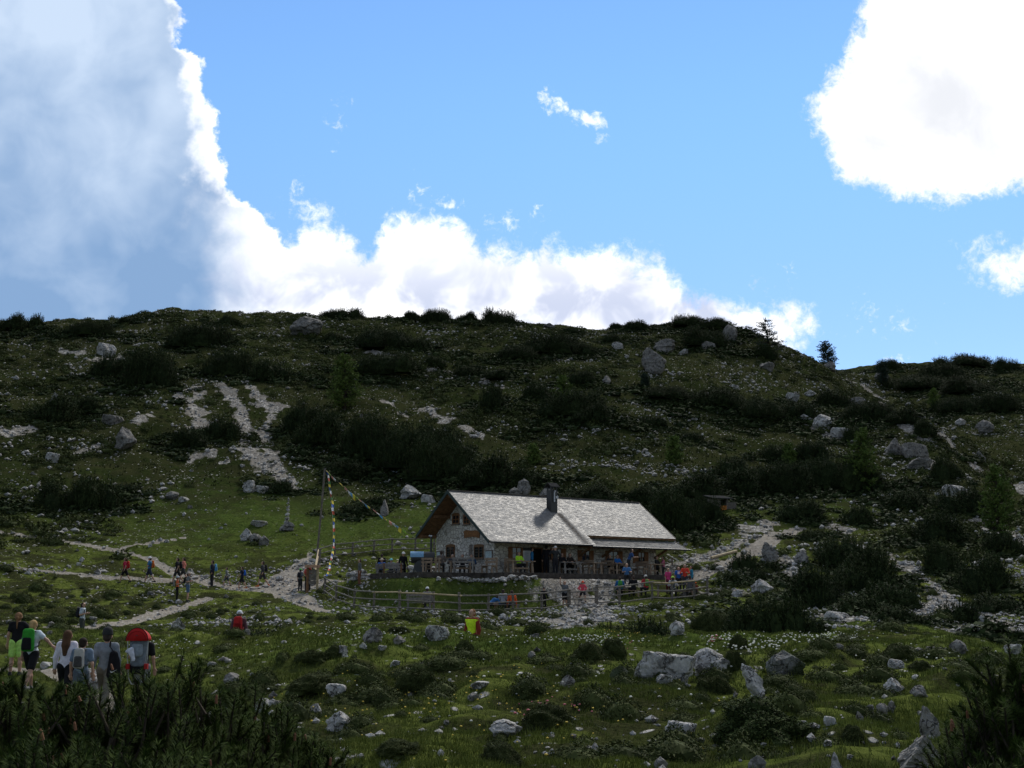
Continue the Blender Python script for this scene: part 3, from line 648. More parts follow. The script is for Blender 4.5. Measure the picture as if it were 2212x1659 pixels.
def merge_instances(P, S_, protoV, protoF, rotz, jitter=None):
    """one mesh made of many small copies: P (n,3) places, S_ (n,3) sizes, rotz (n,)"""
    n, k = len(P), len(protoV)
    c, s = np.cos(rotz)[:, None], np.sin(rotz)[:, None]
    L = protoV[None] * S_[:, None, :]
    V_ = np.stack([L[..., 0] * c - L[..., 1] * s, L[..., 0] * s + L[..., 1] * c, L[..., 2]], -1) + P[:, None, :]
    F = protoF[None] + (np.arange(n) * k)[:, None, None]
    return V_.reshape(-1, 3), F.reshape(-1, protoF.shape[1])
def scatter(n, r0, r1, seed, dens=None, power=1.):
    g = np.random.default_rng(seed); a = g.uniform(-.44, .44, n); r = np.sqrt(g.uniform(r0 ** 2, r1 ** 2, n)) if power == 2 else g.uniform(r0, r1, n)
    x, y = r * np.sin(a), r * np.cos(a)
    if dens is not None:
        k = g.uniform(0, 1, n) < dens(x, y); x, y = x[k], y[k]
    return x, y
def att(A, x, y):
    r = np.hypot(x, y); a = np.arctan2(x, y); i = np.clip(((a - AZF[0]) / (AZF[1] - AZF[0])).astype(int), 0, NA - 1); k = np.clip(np.searchsorted(RR, r) - 1, 0, len(RR) - 1)
    return A[k, i]
sv_, sf_ = rock_shape(5, (1, .85, .6), cuts=7, rough=.1, base=ICO1)
def clus(x, y): return np.clip((fbm(x / 7., y / 7., 4, 91) - .02) * 3.2, 0.02, 1) + 1.5 * att(ATT_S, x, y) + .25 * att(ATT_P, x, y)
for nm, n, r0, r1, s0, s1, sd_, lab in (('hill_stones', 46000, 88, 290, .09, .40, 61, 'countless small white stones scattered over the hillside'), ('meadow_stones', 22000, 58, 92, .05, .22, 62, 'countless small white stones along the paths and the fence'), ('near_stones', 2600, 10, 62, .03, .12, 63, 'countless small white stones in the near meadow')):
    x, y = scatter(n, r0, r1, sd_, lambda x, y: np.clip(clus(x, y) * (1 - .8 * att(LUSH, x, y)), 0, 1))
    u_, v_ = hut_uv(x, y); k = ~((u_ > -5) & (u_ < HL + 1) & (v_ > -3.6) & (v_ < HD + 1)); x, y = x[k], y[k]
    g = np.random.default_rng(sd_ + 5); sz = (s0 + (s1 - s0) * g.power(1, len(x)) ** 3)
    Sx = np.stack([sz * g.uniform(.8, 1.3, len(x)), sz * g.uniform(.7, 1.1, len(x)), sz * g.uniform(.6, 1.1, len(x))], -1)
    V_, F = merge_instances(np.stack([x, y, Hv(x, y) + sz * .18], -1), Sx, sv_, sf_, g.uniform(0, 6.28, len(x)))
    tag(new_obj(nm, V_, F, R_PALE), lab, 'stones', None, 'stuff')

# ------------------------------------------------------------------ foliage
def leaf_mat(name, dark, light, scale=3., trans=0.):
    m_ = bpy.data.materials.new(name); m_.use_nodes = True; t = NT(m_.node_tree); b = t.n['Principled BSDF']
    g = t.new('ShaderNodeNewGeometry'); ri = g.outputs['Random Per Island']
    oi = t.new('ShaderNodeObjectInfo').outputs['Random']
    f = t.m('ADD', t.m('MULTIPLY', ri, .55), t.m('ADD', t.m('MULTIPLY', t.noise(g.outputs['Position'], scale, 3, .6), .6), t.m('MULTIPLY', oi, .15)))
    t.put(b.inputs['Base Color'], t.mix(t.rng(f, .3, 1.), C3(*dark), C3(*light)))
    b.inputs['Roughness'].default_value = .8; b.inputs['Specular IOR Level'].default_value = .05
    return m_
PINE = leaf_mat('mountain_pine_needles', (.015, .024, .010), (.042, .060, .021)); PINE_NEAR = leaf_mat('near_pine_needles', (.013, .026, .006), (.066, .098, .020), 5.)
LARCH = leaf_mat('larch_needles', (.048, .082, .018), (.15, .21, .05)); LARCH_D = leaf_mat('dark_conifer_needles', (.022, .036, .026), (.05, .075, .05))
HEATH = leaf_mat('heath_leaves', (.024, .032, .011), (.070, .086, .028), 4.); JUNIPER = leaf_mat('juniper_leaves', (.022, .034, .012), (.07, .095, .030), 4.)
WOOD = mat('branch_bark', (.05, .040, .03), .9, .1, var=.4, scale=12)
CANDLE = mat('pine_bud_brown', (.22, .10, .055), .7, .2, var=.25, scale=30)
def needles(P, Dr, L, W_, n, spread, g, taper=True, along=(.0, 1.), nlen=None):
    """n thin triangular blades round each shoot axis; P,Dr (m,3); returns verts, faces"""
    m_ = len(P); k = m_ * n
    Dn = Dr / np.linalg.norm(Dr, axis=1, keepdims=True)
    ref = np.where(np.abs(Dn[:, 2:3]) > .9, np.array([[1., 0, 0]]), np.array([[0, 0, 1.]]))
    A = np.cross(Dn, ref); A /= np.linalg.norm(A, axis=1, keepdims=True); B = np.cross(Dn, A)
    A, B, Dk, Pk = (np.repeat(q, n, 0) for q in (A, B, Dn, P)); Lk = np.repeat(np.broadcast_to(L, (m_,)), n); Wk = np.repeat(np.broadcast_to(W_, (m_,)), n)
    ph = g.uniform(0, 2 * np.pi, k)[:, None]; t = g.uniform(along[0], along[1], k)[:, None]
    rad = A * np.cos(ph) + B * np.sin(ph); tan = -A * np.sin(ph) + B * np.cos(ph)
    base_ = Pk + Dk * (t * Lk[:, None])
    nl = (spread * Lk * g.uniform(.7, 1.2, k))[:, None] * ((1.15 - .5 * t) if taper else 1.)
    if nlen: nl = (nlen * g.uniform(.7, 1.2, k))[:, None]
    up = g.uniform(.35, 1.1, k)[:, None]
    dirn = rad + Dk * up; dirn /= np.linalg.norm(dirn, axis=1, keepdims=True)
    tip = base_ + dirn * nl
    hw = tan * (Wk[:, None] * .5)
    V_ = np.stack([base_ - hw, base_ + hw, tip], 1).reshape(-1, 3)
    return V_, np.arange(3 * k).reshape(-1, 3)
def tubes(segs, r0s, r1s, k=5):
    """tapered tubes for branches: segs (n,2,3)"""
    V_, F = [], []
    for (a, b), r0, r1 in zip(segs, r0s, r1s):
        a, b = np.array(a, float), np.array(b, float); d = b - a; d /= max(np.linalg.norm(d), 1e-6)
        u = np.cross(d, (1, 0, 0) if abs(d[0]) < .8 else (0, 1, 0)); u /= np.linalg.norm(u); v = np.cross(d, u); o = len(V_)
        for c, r in ((a, r0), (b, r1)):
            for i in range(k):
                an = 2 * math.pi * i / k; V_.append(c + (u * math.cos(an) + v * math.sin(an)) * r)
        for i in range(k): F.append([o + i, o + (i + 1) % k, o + k + (i + 1) % k, o + k + i])
    return np.array(V_), np.array(F)
def bush_mesh(seed, R, Hh, n, shoot=.34, upright=1.):
    g = np.random.default_rng(seed); nl = g.integers(6, 10)
    lc = np.stack([g.uniform(-.72, .72, nl) * R, g.uniform(-.55, .55, nl) * R, np.zeros(nl)], -1); lr = g.uniform(.34, .58, nl) * R; lh = g.uniform(.55, 1., nl) * Hh
    lc[0] = (0, 0, 0); lr[0] = .6 * R; lh[0] = Hh
    li = g.integers(0, nl, n); th = g.uniform(0, 2 * np.pi, n); ph = np.arccos(g.uniform(0, 1, n)) ; q = g.uniform(.62, 1.0, n)
    d = np.stack([np.sin(ph) * np.cos(th), np.sin(ph) * np.sin(th), np.cos(ph)], -1)
    P = lc[li] + d * np.stack([lr[li] * q, lr[li] * q, lh[li] * q], -1)
    P += g.normal(0, .07 * R, P.shape) * np.array([1, 1, .4]); P[:, 2] = np.maximum(P[:, 2] - shoot * .7, -.1)
    Dr = d * .75 + np.array([0, 0, upright]) + g.normal(0, .22, d.shape)
    V1, F1 = needles(P, Dr, shoot * g.uniform(.7, 1.6, n), .05, 13, .45, g)
    # inner boughs
    m_ = n // 14; idx = g.integers(0, n, m_)
    segs = [((lc[li[i]] * .6 + (0, 0, -.15)), P[i]) for i in idx]
    V2, F2 = tubes(segs, [.05] * m_, [.015] * m_, 3)
    # dense inner body of needles, so the bush does not see through
    dv, df = ICO2; cores = []; cf = []; off = 0
    for c, r, h in zip(lc, lr, lh):
        v = dv * np.array([r * .68, r * .68, h * .66]); v = v * (1 + .35 * noise3(dv, 2.2, seed))[:, None] + c; v[:, 2] = np.maximum(v[:, 2], -.25)
        cores.append(v); cf.append(df + off); off += len(dv)
    V3, F3 = np.concatenate(cores), np.concatenate(cf)
    return (V1, F1), (V2, F2), (V3, F3)
def bush_proto(seed, R, Hh, n, m_, shoot, upright=1.):
    (V1, F1), (V2, F2), (V3, F3) = bush_mesh(seed, R, Hh, n, shoot, upright)
    F = np.concatenate([F1, F3 + len(V1)]); fo = new_obj('foliage', np.concatenate([V1, V3]), F, m_)
    wd = new_obj('branches', V2, F2, WOOD)
    r = (fo.data, wd.data); bpy.data.objects.remove(fo); bpy.data.objects.remove(wd); return r
BUSH = {'S': [bush_proto(100 + i, 1.1, .95, 520, PINE, .26) for i in range(3)], 'M': [bush_proto(200 + i, 2.2, 1.7, 1900, PINE, .32) for i in range(4)], 'L': [bush_proto(300 + i, 4.0, 2.6, 4600, PINE, .36) for i in range(3)]}
BR = {'S': (1.1, .95), 'M': (2.2, 1.7), 'L': (4.0, 2.6)}
BN = [0]
def place_bush(ox, ob, ow, oh, label, group=None, d=None, name='mountain_pine'):
    px, py = ox * O2P, ob * O2P
    p = at(px, py) if d is None else at_d(px, py, d)
    s = ppm(p); wd, ht = ow * O2P / s, oh * O2P / s
    k = 'S' if wd < 3 else 'M' if wd < 6.2 else 'L'
    R, Hh = BR[k]; BN[0] += 1
    sx = wd / (1.78 * R); szz = min(max(ht / (Hh * .95), .45 * sx), 1.9 * sx)
    e = empty(name, (0, 0, 0), 0, label, 'mountain pine', group)
    y2 = p.y + wd * .22
    e.location = (p.x, y2, H(p.x, y2) - .05); e.scale = (sx, sx * .8, szz); e.rotation_euler = (0, 0, random.choice([0, math.pi]) + random.uniform(-.4, .4))
    fo, wdm = BUSH[k][BN[0] % len(BUSH[k])]
    for nm_, me in (('foliage', fo), ('branches', wdm)):
        c = bpy.data.objects.new(nm_, me); COL.objects.link(c); c.parent = e
    return e
GB = 'mountain pines of the hillside'
BU = [ # x, base y, width, height, label
 (735, 688, 88, 28, 'dome shaped bush alone on the skyline above the broad grey outcrop'), (886, 689, 38, 18, 'small low bush, first of the row along the middle skyline'), (940, 699, 74, 30, 'wide bush in the skyline row, right of the small first one'), (1015, 695, 48, 22, 'jagged bush in the middle of the skyline row'), (1086, 702, 74, 34, 'largest bush at the right end of the middle skyline row'),
 (1330, 708, 34, 14, 'small spiky bush on the skyline right of the saddle'), (1376, 713, 54, 22, 'low rounded bush on the skyline beside the small spiky one'), (1485, 708, 80, 26, 'left half of the long bush on the right crest'), (1548, 716, 74, 26, 'right half of the long bush on the right crest, sloping downhill'), (1230, 720, 32, 12, 'tiny bush in the skyline saddle'), (1538, 754, 100, 40, 'dark bush just beneath the long bush of the right crest'),
 (32, 716, 72, 34, 'ragged bush on the skyline at the far left'), (76, 706, 36, 26, 'upright bush right beside the ragged one at the far left'), (174, 728, 94, 32, 'low dark bush on the left skyline dip'), (278, 699, 48, 13, 'thin row of tips on the skyline left of the summit'), (488, 704, 48, 22, 'small dark bush below the left summit'), (415, 754, 120, 54, 'wide bush below the left summit, left half of the slope'),
 (310, 838, 132, 100, 'biggest darkest bush of the left slope'), (236, 818, 90, 50, 'lower bush joined to the left of the biggest one'), (480, 814, 94, 54, 'left one of two bushes above the scree streaks'), (570, 824, 88, 50, 'right one of two bushes above the scree streaks'), (820, 756, 118, 48, 'broad dark bush under the middle skyline'), (908, 760, 58, 34, 'smaller bush right of the broad one under the middle skyline'), (716, 740, 58, 22, 'low bush right of the broad grey outcrop'), (830, 816, 130, 46, 'flat dark bush behind the feathery larch'),
 (1190, 768, 128, 48, 'wide dark bush below the skyline saddle'), (1114, 784, 98, 32, 'flat bush left of the wide one below the saddle'), (1266, 770, 62, 26, 'bush trailing to the right of the wide one below the saddle'), (1326, 742, 46, 20, 'small bush between the pale slab and the crest'), (935, 792, 52, 24, 'small bush above the line of white stones'), (1015, 814, 66, 24, 'bush below the line of white stones'), (1080, 822, 60, 20, 'bush at the end of the line of white stones'), (1066, 882, 66, 52, 'brushy upright bush in the centre of the slope'),
 (1158, 866, 76, 40, 'bush left of the small yellow green larch'), (1228, 904, 130, 56, 'wide dark bush below the small yellow green larch'), (1294, 916, 84, 40, 'dark bush right below the yellow green larch'), (1262, 832, 66, 30, 'bush behind the yellow green larch'), (1440, 870, 112, 30, 'left end of the long dark hedge of bushes on the right slope'), (1556, 884, 134, 42, 'middle of the long dark hedge of bushes on the right slope'), (1640, 910, 112, 46, 'right end of the long dark hedge of bushes on the right slope'), (1422, 926, 60, 22, 'low bush under the hedge of bushes'), (1500, 960, 70, 26, 'flat bush on the right slope below the hedge'),
 (652, 928, 88, 56, 'bush at the upper left corner of the great thicket'), (700, 965, 110, 68, 'left part of the great thicket under the larch'), (786, 1000, 150, 92, 'tall middle part of the great thicket'), (878, 1020, 150, 92, 'densest part of the great thicket above the flags'), (970, 1044, 150, 88, 'part of the great thicket above the roof gable'), (1062, 1052, 130, 66, 'right part of the great thicket behind the roof ridge'), (1130, 1052, 80, 42, 'right end of the great thicket'), (750, 1036, 116, 40, 'lower fringe of the great thicket beside the pole'), (930, 975, 110, 50, 'upper fringe of the great thicket'),
 (122, 917, 116, 58, 'round bush with a grey rock behind it on the far left slope'), (186, 890, 60, 30, 'small bush right of the round far left one'), (400, 968, 86, 44, 'brush below the left scree streak'), (474, 950, 78, 46, 'rounded bush between the two scree streaks'), (100, 1108, 110, 64, 'left half of the large bush above the upper footpath'), (180, 1104, 110, 74, 'right half of the large bush above the upper footpath'), (262, 1062, 60, 18, 'low bush right of the large one above the footpath'), (610, 1066, 60, 30, 'bush beside the two pale rocks at the scree foot'), (776, 1112, 62, 26, 'low bush behind the string of flags'), (815, 1092, 50, 20, 'small bush above the upright narrow stone'),
 (1452, 1150, 120, 90, 'large dark bush right behind the hut'), (1520, 1130, 80, 60, 'bush between the hut and the shed'), (1520, 1078, 120, 56, 'bush above the shed roof, left'), (1610, 1072, 120, 60, 'bush above the shed roof, right'), (1700, 1072, 150, 74, 'wide dark bush right above the shed'), (1800, 1064, 150, 74, 'wide dark bush below the tall larch'), (1886, 1064, 110, 46, 'bush right of the tall larch foot'), (1590, 1030, 90, 40, 'upper bush left of the tall larch'), (1682, 1002, 90, 40, 'bush under the outcrop band'), (1752, 990, 70, 36, 'bush beside the outcrop band'), (1286, 1084, 120, 34, 'low bush peeping over the roof ridge'), (1390, 1092, 90, 40, 'bush over the right end of the roof ridge'),
 (1800, 882, 92, 42, 'bush on the right ridge, upper row'), (1885, 914, 132, 46, 'long bush on the right ridge, lower row'), (1960, 915, 80, 34, 'bush at the end of the lower row on the right ridge'), (2000, 945, 60, 34, 'dark bush at the scree edge'), (2050, 828, 120, 40, 'dark bush on the far hill, upper left'), (2090, 792, 110, 28, 'arching bush on the far skyline'), (2186, 802, 62, 28, 'bush on the far skyline at the right margin'), (1925, 799, 62, 24, 'bush in the dip between the two hills'), (1990, 848, 130, 34, 'long bush on the far hill below the dip'), (2110, 854, 140, 36, 'middle dark bush of the far hill'), (2166, 894, 110, 44, 'right dark bush of the far hill'), (2070, 894, 90, 34, 'lower dark bush of the far hill'), (1848, 955, 60, 34, 'bush below the white ledges'), (1720, 905, 80, 34, 'bush left of the white ledges'),
 (2044, 1038, 76, 46, 'rounded bush below the wide grey ledge'), (2100, 1112, 130, 60, 'dark bush left of the pale larch'), (2046, 1176, 130, 72, 'large dark bush below the pale larch'), (1975, 1100, 110, 44, 'bush at the back of the right hand flat'), (1866, 1134, 70, 44, 'bush behind the path on the right flat'), (1748, 1126, 104, 46, 'bush behind the top of the footpath'), (2170, 1200, 100, 50, 'bush at the right margin under the pale larch'),
 (1832, 1228, 112, 62, 'upper bush of the big group right of the boulders'), (1884, 1272, 160, 90, 'biggest bush of the group right of the boulders'), (1766, 1312, 150, 92, 'left bush of the group right of the boulders'), (1858, 1334, 120, 50, 'lower bush of the group right of the boulders'), (1930, 1312, 100, 60, 'right bush of the group right of the boulders'), (2040, 1238, 96, 64, 'bush between the two right hand scree runs'), (2150, 1278, 130, 84, 'large bush near the right margin below the scree'), (2082, 1347, 78, 52, 'bush above the small white stack'), (2172, 1392, 92, 38, 'bush at the right margin behind the white stack'), (1940, 1347, 110, 42, 'low bush beyond the lawn edge'), (2150, 1320, 90, 40, 'dark bush at the right margin above the stack'),
 (1612, 1234, 56, 38, 'small bush left of the tall boulder below the path'), (1664, 1238, 42, 28, 'small bush in front of the tall boulder below the path'), (1756, 1166, 50, 24, 'light green shrub above the round boulder'), (1640, 1256, 44, 24, 'small low bush under the path embankment'), (1580, 1260, 50, 26, 'low bush beside the end of the fence'),
]
for b_ in BU: place_bush(*b_, group=GB)
BU2 = [(1320, 1366, 80, 42, 'left bush of the row of small pines in the hollow'), (1400, 1366, 90, 48, 'second bush of the row of small pines in the hollow'), (1600, 1378, 92, 60, 'left part of the pines in the hollow beside the heath mound'), (1650, 1384, 96, 80, 'middle part of the pines in the hollow, tall tips'), (1712, 1386, 96, 90, 'tallest part of the pines in the hollow'), (1766, 1388, 60, 44, 'right end of the pines in the hollow'), (592, 1374, 104, 34, 'low small pine on the left of the meadow rim')]
for b_ in BU2: place_bush(*b_, d=47 if b_[0] > 700 else 41, group='small pines in the hollow')

# ------------------------------------------------------------------ larches
def larch(ox, ob, ow, oh, label, m_, seed, spiky=False, bushy=False):
    p = at(ox * O2P, ob * O2P); s = ppm(p); ht, wd = oh * O2P / s, ow * O2P / s
    g = np.random.default_rng(seed)
    e = empty('larch_tree' if not spiky else 'conifer_tree', (p.x, p.y, p.z - .1), 0, label, 'tree', 'larches on the hillside')
    segs, r0, r1 = [], [], []; n = 9
    xs = np.cumsum(g.normal(0, .012 * ht, n + 1)); xs -= xs[0]
    for i in range(n):
        segs.append(((xs[i], 0, ht * i / n), (xs[i+1], 0, ht * (i + 1) / n))); r0.append(.022 * ht * (1 - i / n) + .02); r1.append(.022 * ht * (1 - (i + 1) / n) + .02)
    V_, F = tubes(segs, r0, r1, 7); new_obj('trunk', V_, F, WOOD, e)
    segs, r0, r1, P, Dr = [], [], [], [], []
    nb = int(60 + ht * 13) if not spiky else int(11 * 8)
    for b in range(nb):
        t = (.04 + .96 * (b / nb)) if not spiky else (.06 + .9 * (b // 8) / 11 + g.uniform(-.012, .012))
        z = t * ht; an = g.uniform(0, 6.283)
        L = wd * .5 * ((1 - t) ** (.55 if not bushy else .28) * (.9 if not spiky else 1.0) + .07) * (min(1., .45 + 2.2 * t) if not spiky else 1.) * g.uniform(.6, 1.25)
        dr = np.array([math.cos(an), math.sin(an), g.uniform(-.05, .35) if not spiky else g.uniform(.0, .25)])
        x0 = np.interp(z, np.linspace(0, ht, n + 1), xs); a = np.array([x0, 0, z]); bnd = a + dr * L
        segs.append((a, bnd)); r0.append(.012 * ht * (1 - t) + .012); r1.append(.008)
        k = max(5, int(L / (.12 if not spiky else .10)))
        for j in range(k):
            q = (j + g.uniform(.2, 1)) / k
            if q < .16: continue
            P.append(a + dr * L * q + g.normal(0, .05 * L + .03, 3) * np.array([1, 1, .6])); Dr.append(dr * .8 + g.normal(0, .6, 3) + np.array([0, 0, .25]))
    V_, F = tubes(segs, r0, r1, 4); new_obj('limbs', V_, F, WOOD, e)
    P, Dr = np.array(P), np.array(Dr)
    V_, F = needles(P, Dr, .34 if not spiky else .26, .075 if not spiky else .05, 16 if not spiky else 14, .62, g); new_obj('crown', V_, F, m_, e)
    return e
for k, a in enumerate([(745, 884, 92, 122, 'tall feathery larch at the left end of the great thicket', LARCH), (1215, 872, 50, 62, 'small yellow green larch on the middle slope', LARCH), (1790, 797, 46, 60, 'bushy larch on the right ridge against the sky', LARCH_D),
        (1872, 1064, 86, 140, 'tall dark larch in the middle of the right slope', LARCH), (1456, 1002, 50, 60, 'small larch on the slope above the shed', LARCH), (2166, 1166, 92, 160, 'pale thin larch at the right margin', LARCH), (2020, 884, 32, 46, 'little larch on the scree edge of the far hill', LARCH), (1906, 832, 32, 50, 'slim larch in the dip between the hills', LARCH_D), (1152, 1004, 34, 44, 'little larch above the roof ridge', LARCH), (1706, 1005, 38, 46, 'little larch left of the tall dark one', LARCH), (1394, 838, 24, 30, 'tiny fir on the slope below the tall boulder', LARCH_D)]):
    larch(*a, 500 + k, False, a[0] in (1790, 1906))
larch(1660, 764, 66, 82, 'spiky conifer with tiered branches on the right crest', LARCH_D, 530, True)
place_bush(1654, 778, 56, 34, 'dark bush at the foot of the spiky conifer', GB)

# ------------------------------------------------------------------ low mounds of dwarf shrub in the meadow
def mound_proto(seed, m_, leaf=.05, n=5200):
    g = np.random.default_rng(seed); th = g.uniform(0, 6.283, n); c = g.uniform(0, 1, n) ** .8; rr = np.sqrt(1 - c * c)
    d = np.stack([rr * np.cos(th), rr * np.sin(th), c], -1)
    q = (1 + .38 * noise3(d, 2.1, seed) + .22 * noise3(d, 5., seed + 2))[:, None]
    P = d * q * g.uniform(.9, 1.0, n)[:, None]
    V1, F1 = needles(P, d + np.array([0, 0, .5]) + g.normal(0, .5, d.shape), leaf, leaf * .6, 3, 1.1, g)
    dv, df = ICO3; v = dv * (1 + .38 * noise3(dv, 2.1, seed) + .22 * noise3(dv, 5., seed + 2))[:, None] * .93; v[:, 2] = np.maximum(v[:, 2], -.3)
    o = new_obj('dwarf_shrub', np.concatenate([V1, v]), np.concatenate([F1, df + len(V1)]), m_); me = o.data; bpy.data.objects.remove(o); return me
MOUND = [mound_proto(700 + i, HEATH) for i in range(3)] + [mound_proto(710, JUNIPER, .07, 4200)]
for k, (x_, b_, w_, h_, j, lab) in enumerate([(905, 1500, 104, 54, 0, 'largest rounded dark green mound in the middle of the meadow'), (1660, 1600, 250, 84, 3, 'wide juniper mat in the right meadow below the leaning fin'), (1600, 1402, 50, 32, 1, 'round mound topped with white flowers on the rim'), (1592, 1448, 56, 42, 2, 'dark round mound right of the limestone table'), (1084, 1662, 130, 56, 2, 'dark hollow mound at the lower margin in the middle'), (1180, 1572, 128, 50, 1, 'dark mound with pink blossoms above the loaf shaped boulder'), (663, 1504, 128, 36, 2, 'wide dark heath patch on the left meadow'), (738, 1520, 56, 26, 0, 'small green mound below the pale flat rock'), (1272, 1424, 82, 34, 1, 'olive mound left of the limestone table on the rim'), (1328, 1418, 70, 36, 2, 'reddish dark mound beside the olive one'), (668, 1434, 78, 30, 0, 'mound left of the pale poking stone'), (716, 1422, 60, 30, 2, 'dark mound that holds the pale poking stone'), (1005, 1418, 54, 34, 1, 'mound below the yellow vest hiker'), (1548, 1502, 108, 46, 0, 'bushy mound under the stepped block'), (1742, 1518, 72, 30, 2, 'rounded mound right of the leaning fin'), (1944, 1428, 84, 38, 0, 'green cushion mound on the right meadow rim'), (1846, 1612, 62, 32, 2, 'small dark mound with stones lower right'), (1544, 1362, 96, 40, 1, 'olive heath mound between the small pines'), (860, 1372, 70, 20, 0, 'low mound on the rim between the slabs'), (1390, 1640, 90, 26, 1, 'low dark mound at the lower right of centre'), (1990, 1450, 60, 22, 2, 'little mound behind the twin topped rock'), (860, 1640, 120, 30, 1, 'dark mound at the lower left of centre'), (520, 1520, 120, 34, 2, 'dark heath strip right of the young pines')]):
    p = at(x_ * O2P, b_ * O2P); s = ppm(p); wd, ht = w_ * O2P / s, h_ * O2P / s
    o = bpy.data.objects.new('juniper_mat' if j == 3 else 'dwarf_shrub', MOUND[j]); COL.objects.link(o)
    y2 = p.y + wd * .3
    o.location = (p.x, y2, H(p.x, y2) - .08 * ht); o.scale = (wd * .46, wd * .4, ht * .86); o.rotation_euler = (0, 0, k * 1.3)
    tag(o, lab, 'shrub', 'low shrubs of the meadow')

_g = np.random.default_rng(77); _d = ico(2); _n = 170
_th = _g.uniform(0, 6.283, _n); _c = _g.uniform(0, 1, _n); _rr = np.sqrt(1 - _c * _c); _dd = np.stack([_rr * np.cos(_th), _rr * np.sin(_th), _c], -1)
_v, _f = needles(_dd * _g.uniform(.72, .98, _n)[:, None], _dd + _g.normal(0, .5, _dd.shape), .34, .17, 2, .9, _g); _w = _d[0] * .8; _w[:, 2] = np.maximum(_w[:, 2], -.2)
CLV, CLF = np.concatenate([_v, _w]), np.concatenate([_f, _d[1] + len(_v)])
_n = 520; _th = _g.uniform(0, 6.283, _n); _c = _g.uniform(0, 1, _n); _rr = np.sqrt(1 - _c * _c); _e = np.stack([_rr * np.cos(_th), _rr * np.sin(_th), _c], -1)
_v, _f = needles(_e * _g.uniform(.84, 1., _n)[:, None] * (1 + .3 * noise3(_e, 2.2, 4))[:, None], _e + _g.normal(0, .5, _e.shape), .17, .075, 2, .9, _g); _w = _d[0] * .86 * (1 + .3 * noise3(_d[0], 2.2, 4))[:, None]; _w[:, 2] = np.maximum(_w[:, 2], -.2)
CNV, CNF = np.concatenate([_v, _w]), np.concatenate([_f, _d[1] + len(_v)])
_n = 60; _th = _g.uniform(0, 6.283, _n); _c = _g.uniform(0, 1, _n); _rr = np.sqrt(1 - _c * _c); _dd = np.stack([_rr * np.cos(_th), _rr * np.sin(_th), _c], -1)
_d1 = ico(1); _v, _f = needles(_dd * _g.uniform(.72, .98, _n)[:, None], _dd + _g.normal(0, .5, _dd.shape), .42, .24, 2, .9, _g); _w = _d1[0] * .78; _w[:, 2] = np.maximum(_w[:, 2], -.2)
CSV, CSF = np.concatenate([_v, _w]), np.concatenate([_f, _d1[1] + len(_v)])
X_, Y_, S_ = [], [], []
for b_ in BU:
    c = at(b_[0] * O2P, b_[1] * O2P); wm = b_[2] * O2P / ppm(c); k = int(10 + wm * 4)
    X_ += list(c.x + _g.normal(0, .62 * wm, k)); Y_ += list(c.y + wm * .1 + _g.normal(0, .42 * wm, k)); S_ += list(_g.uniform(.35, 1.0, k) * min(1.4, .5 + wm * .12))
X_, Y_, S_ = np.array(X_), np.array(Y_), np.array(S_); u_, v_ = hut_uv(X_, Y_); k = ~((u_ > -2) & (u_ < HL + 1.6) & (v_ > -6) & (v_ < HD + .8)); k &= att(ATT_S, X_, Y_) < .35; X_, Y_, S_ = X_[k], Y_[k], S_[k]
V_, F = merge_instances(np.stack([X_, Y_, Hv(X_, Y_) - .05], -1), np.stack([S_ * _g.uniform(.9, 1.7, len(S_)), S_, S_ * _g.uniform(.45, .8, len(S_))], -1), CSV, CSF, _g.uniform(-.5, .5, len(S_)))
tag(new_obj('pine_scrub', V_, F, PINE), 'low dark scrub creeping out round the mountain pines', 'scrub', None, 'stuff')
for nm, n, r0, r1, s0, s1, sd_, lab in (('hill_heath', 24000, 92, 300, .18, .85, 71, 'low dark heath clumps all over the hillside'), ('meadow_heath', 1500, 50, 92, .2, .6, 72, 'low dark heath clumps between the paths'), ('near_heath', 850, 13, 52, .10, .42, 73, 'low dark heath tufts in the near meadow')):
    x, y = scatter(n, r0, r1, sd_, lambda x, y: np.clip(.30 + 3. * fbm(x / 9., y / 9., 4, 95), 0.02, 1) * (1 - .9 * att(LUSH, x, y)) * (1 - att(ATT_P, x, y)) * (1 - .55 * att(ATT_S, x, y)))
    u_, v_ = hut_uv(x, y); k = ~((u_ > -8) & (u_ < HL + 1.5) & (v_ > -6) & (v_ < HD + 1)); x, y = x[k], y[k]
    sz = s0 + (s1 - s0) * _g.uniform(0, 1, len(x)) ** 2.2
    Sx = np.stack([sz * _g.uniform(.75, 1.35, len(x)), sz * _g.uniform(.7, 1.1, len(x)), sz * _g.uniform(.5, 1.0, len(x))], -1)
    V_, F = merge_instances(np.stack([x, y, Hv(x, y) - .03], -1), Sx, *((CSV, CSF) if nm == 'hill_heath' else (CNV, CNF)), _g.uniform(-.5, .5, len(x)))
    tag(new_obj(nm, V_, F, HEATH), lab, 'heath', None, 'stuff')

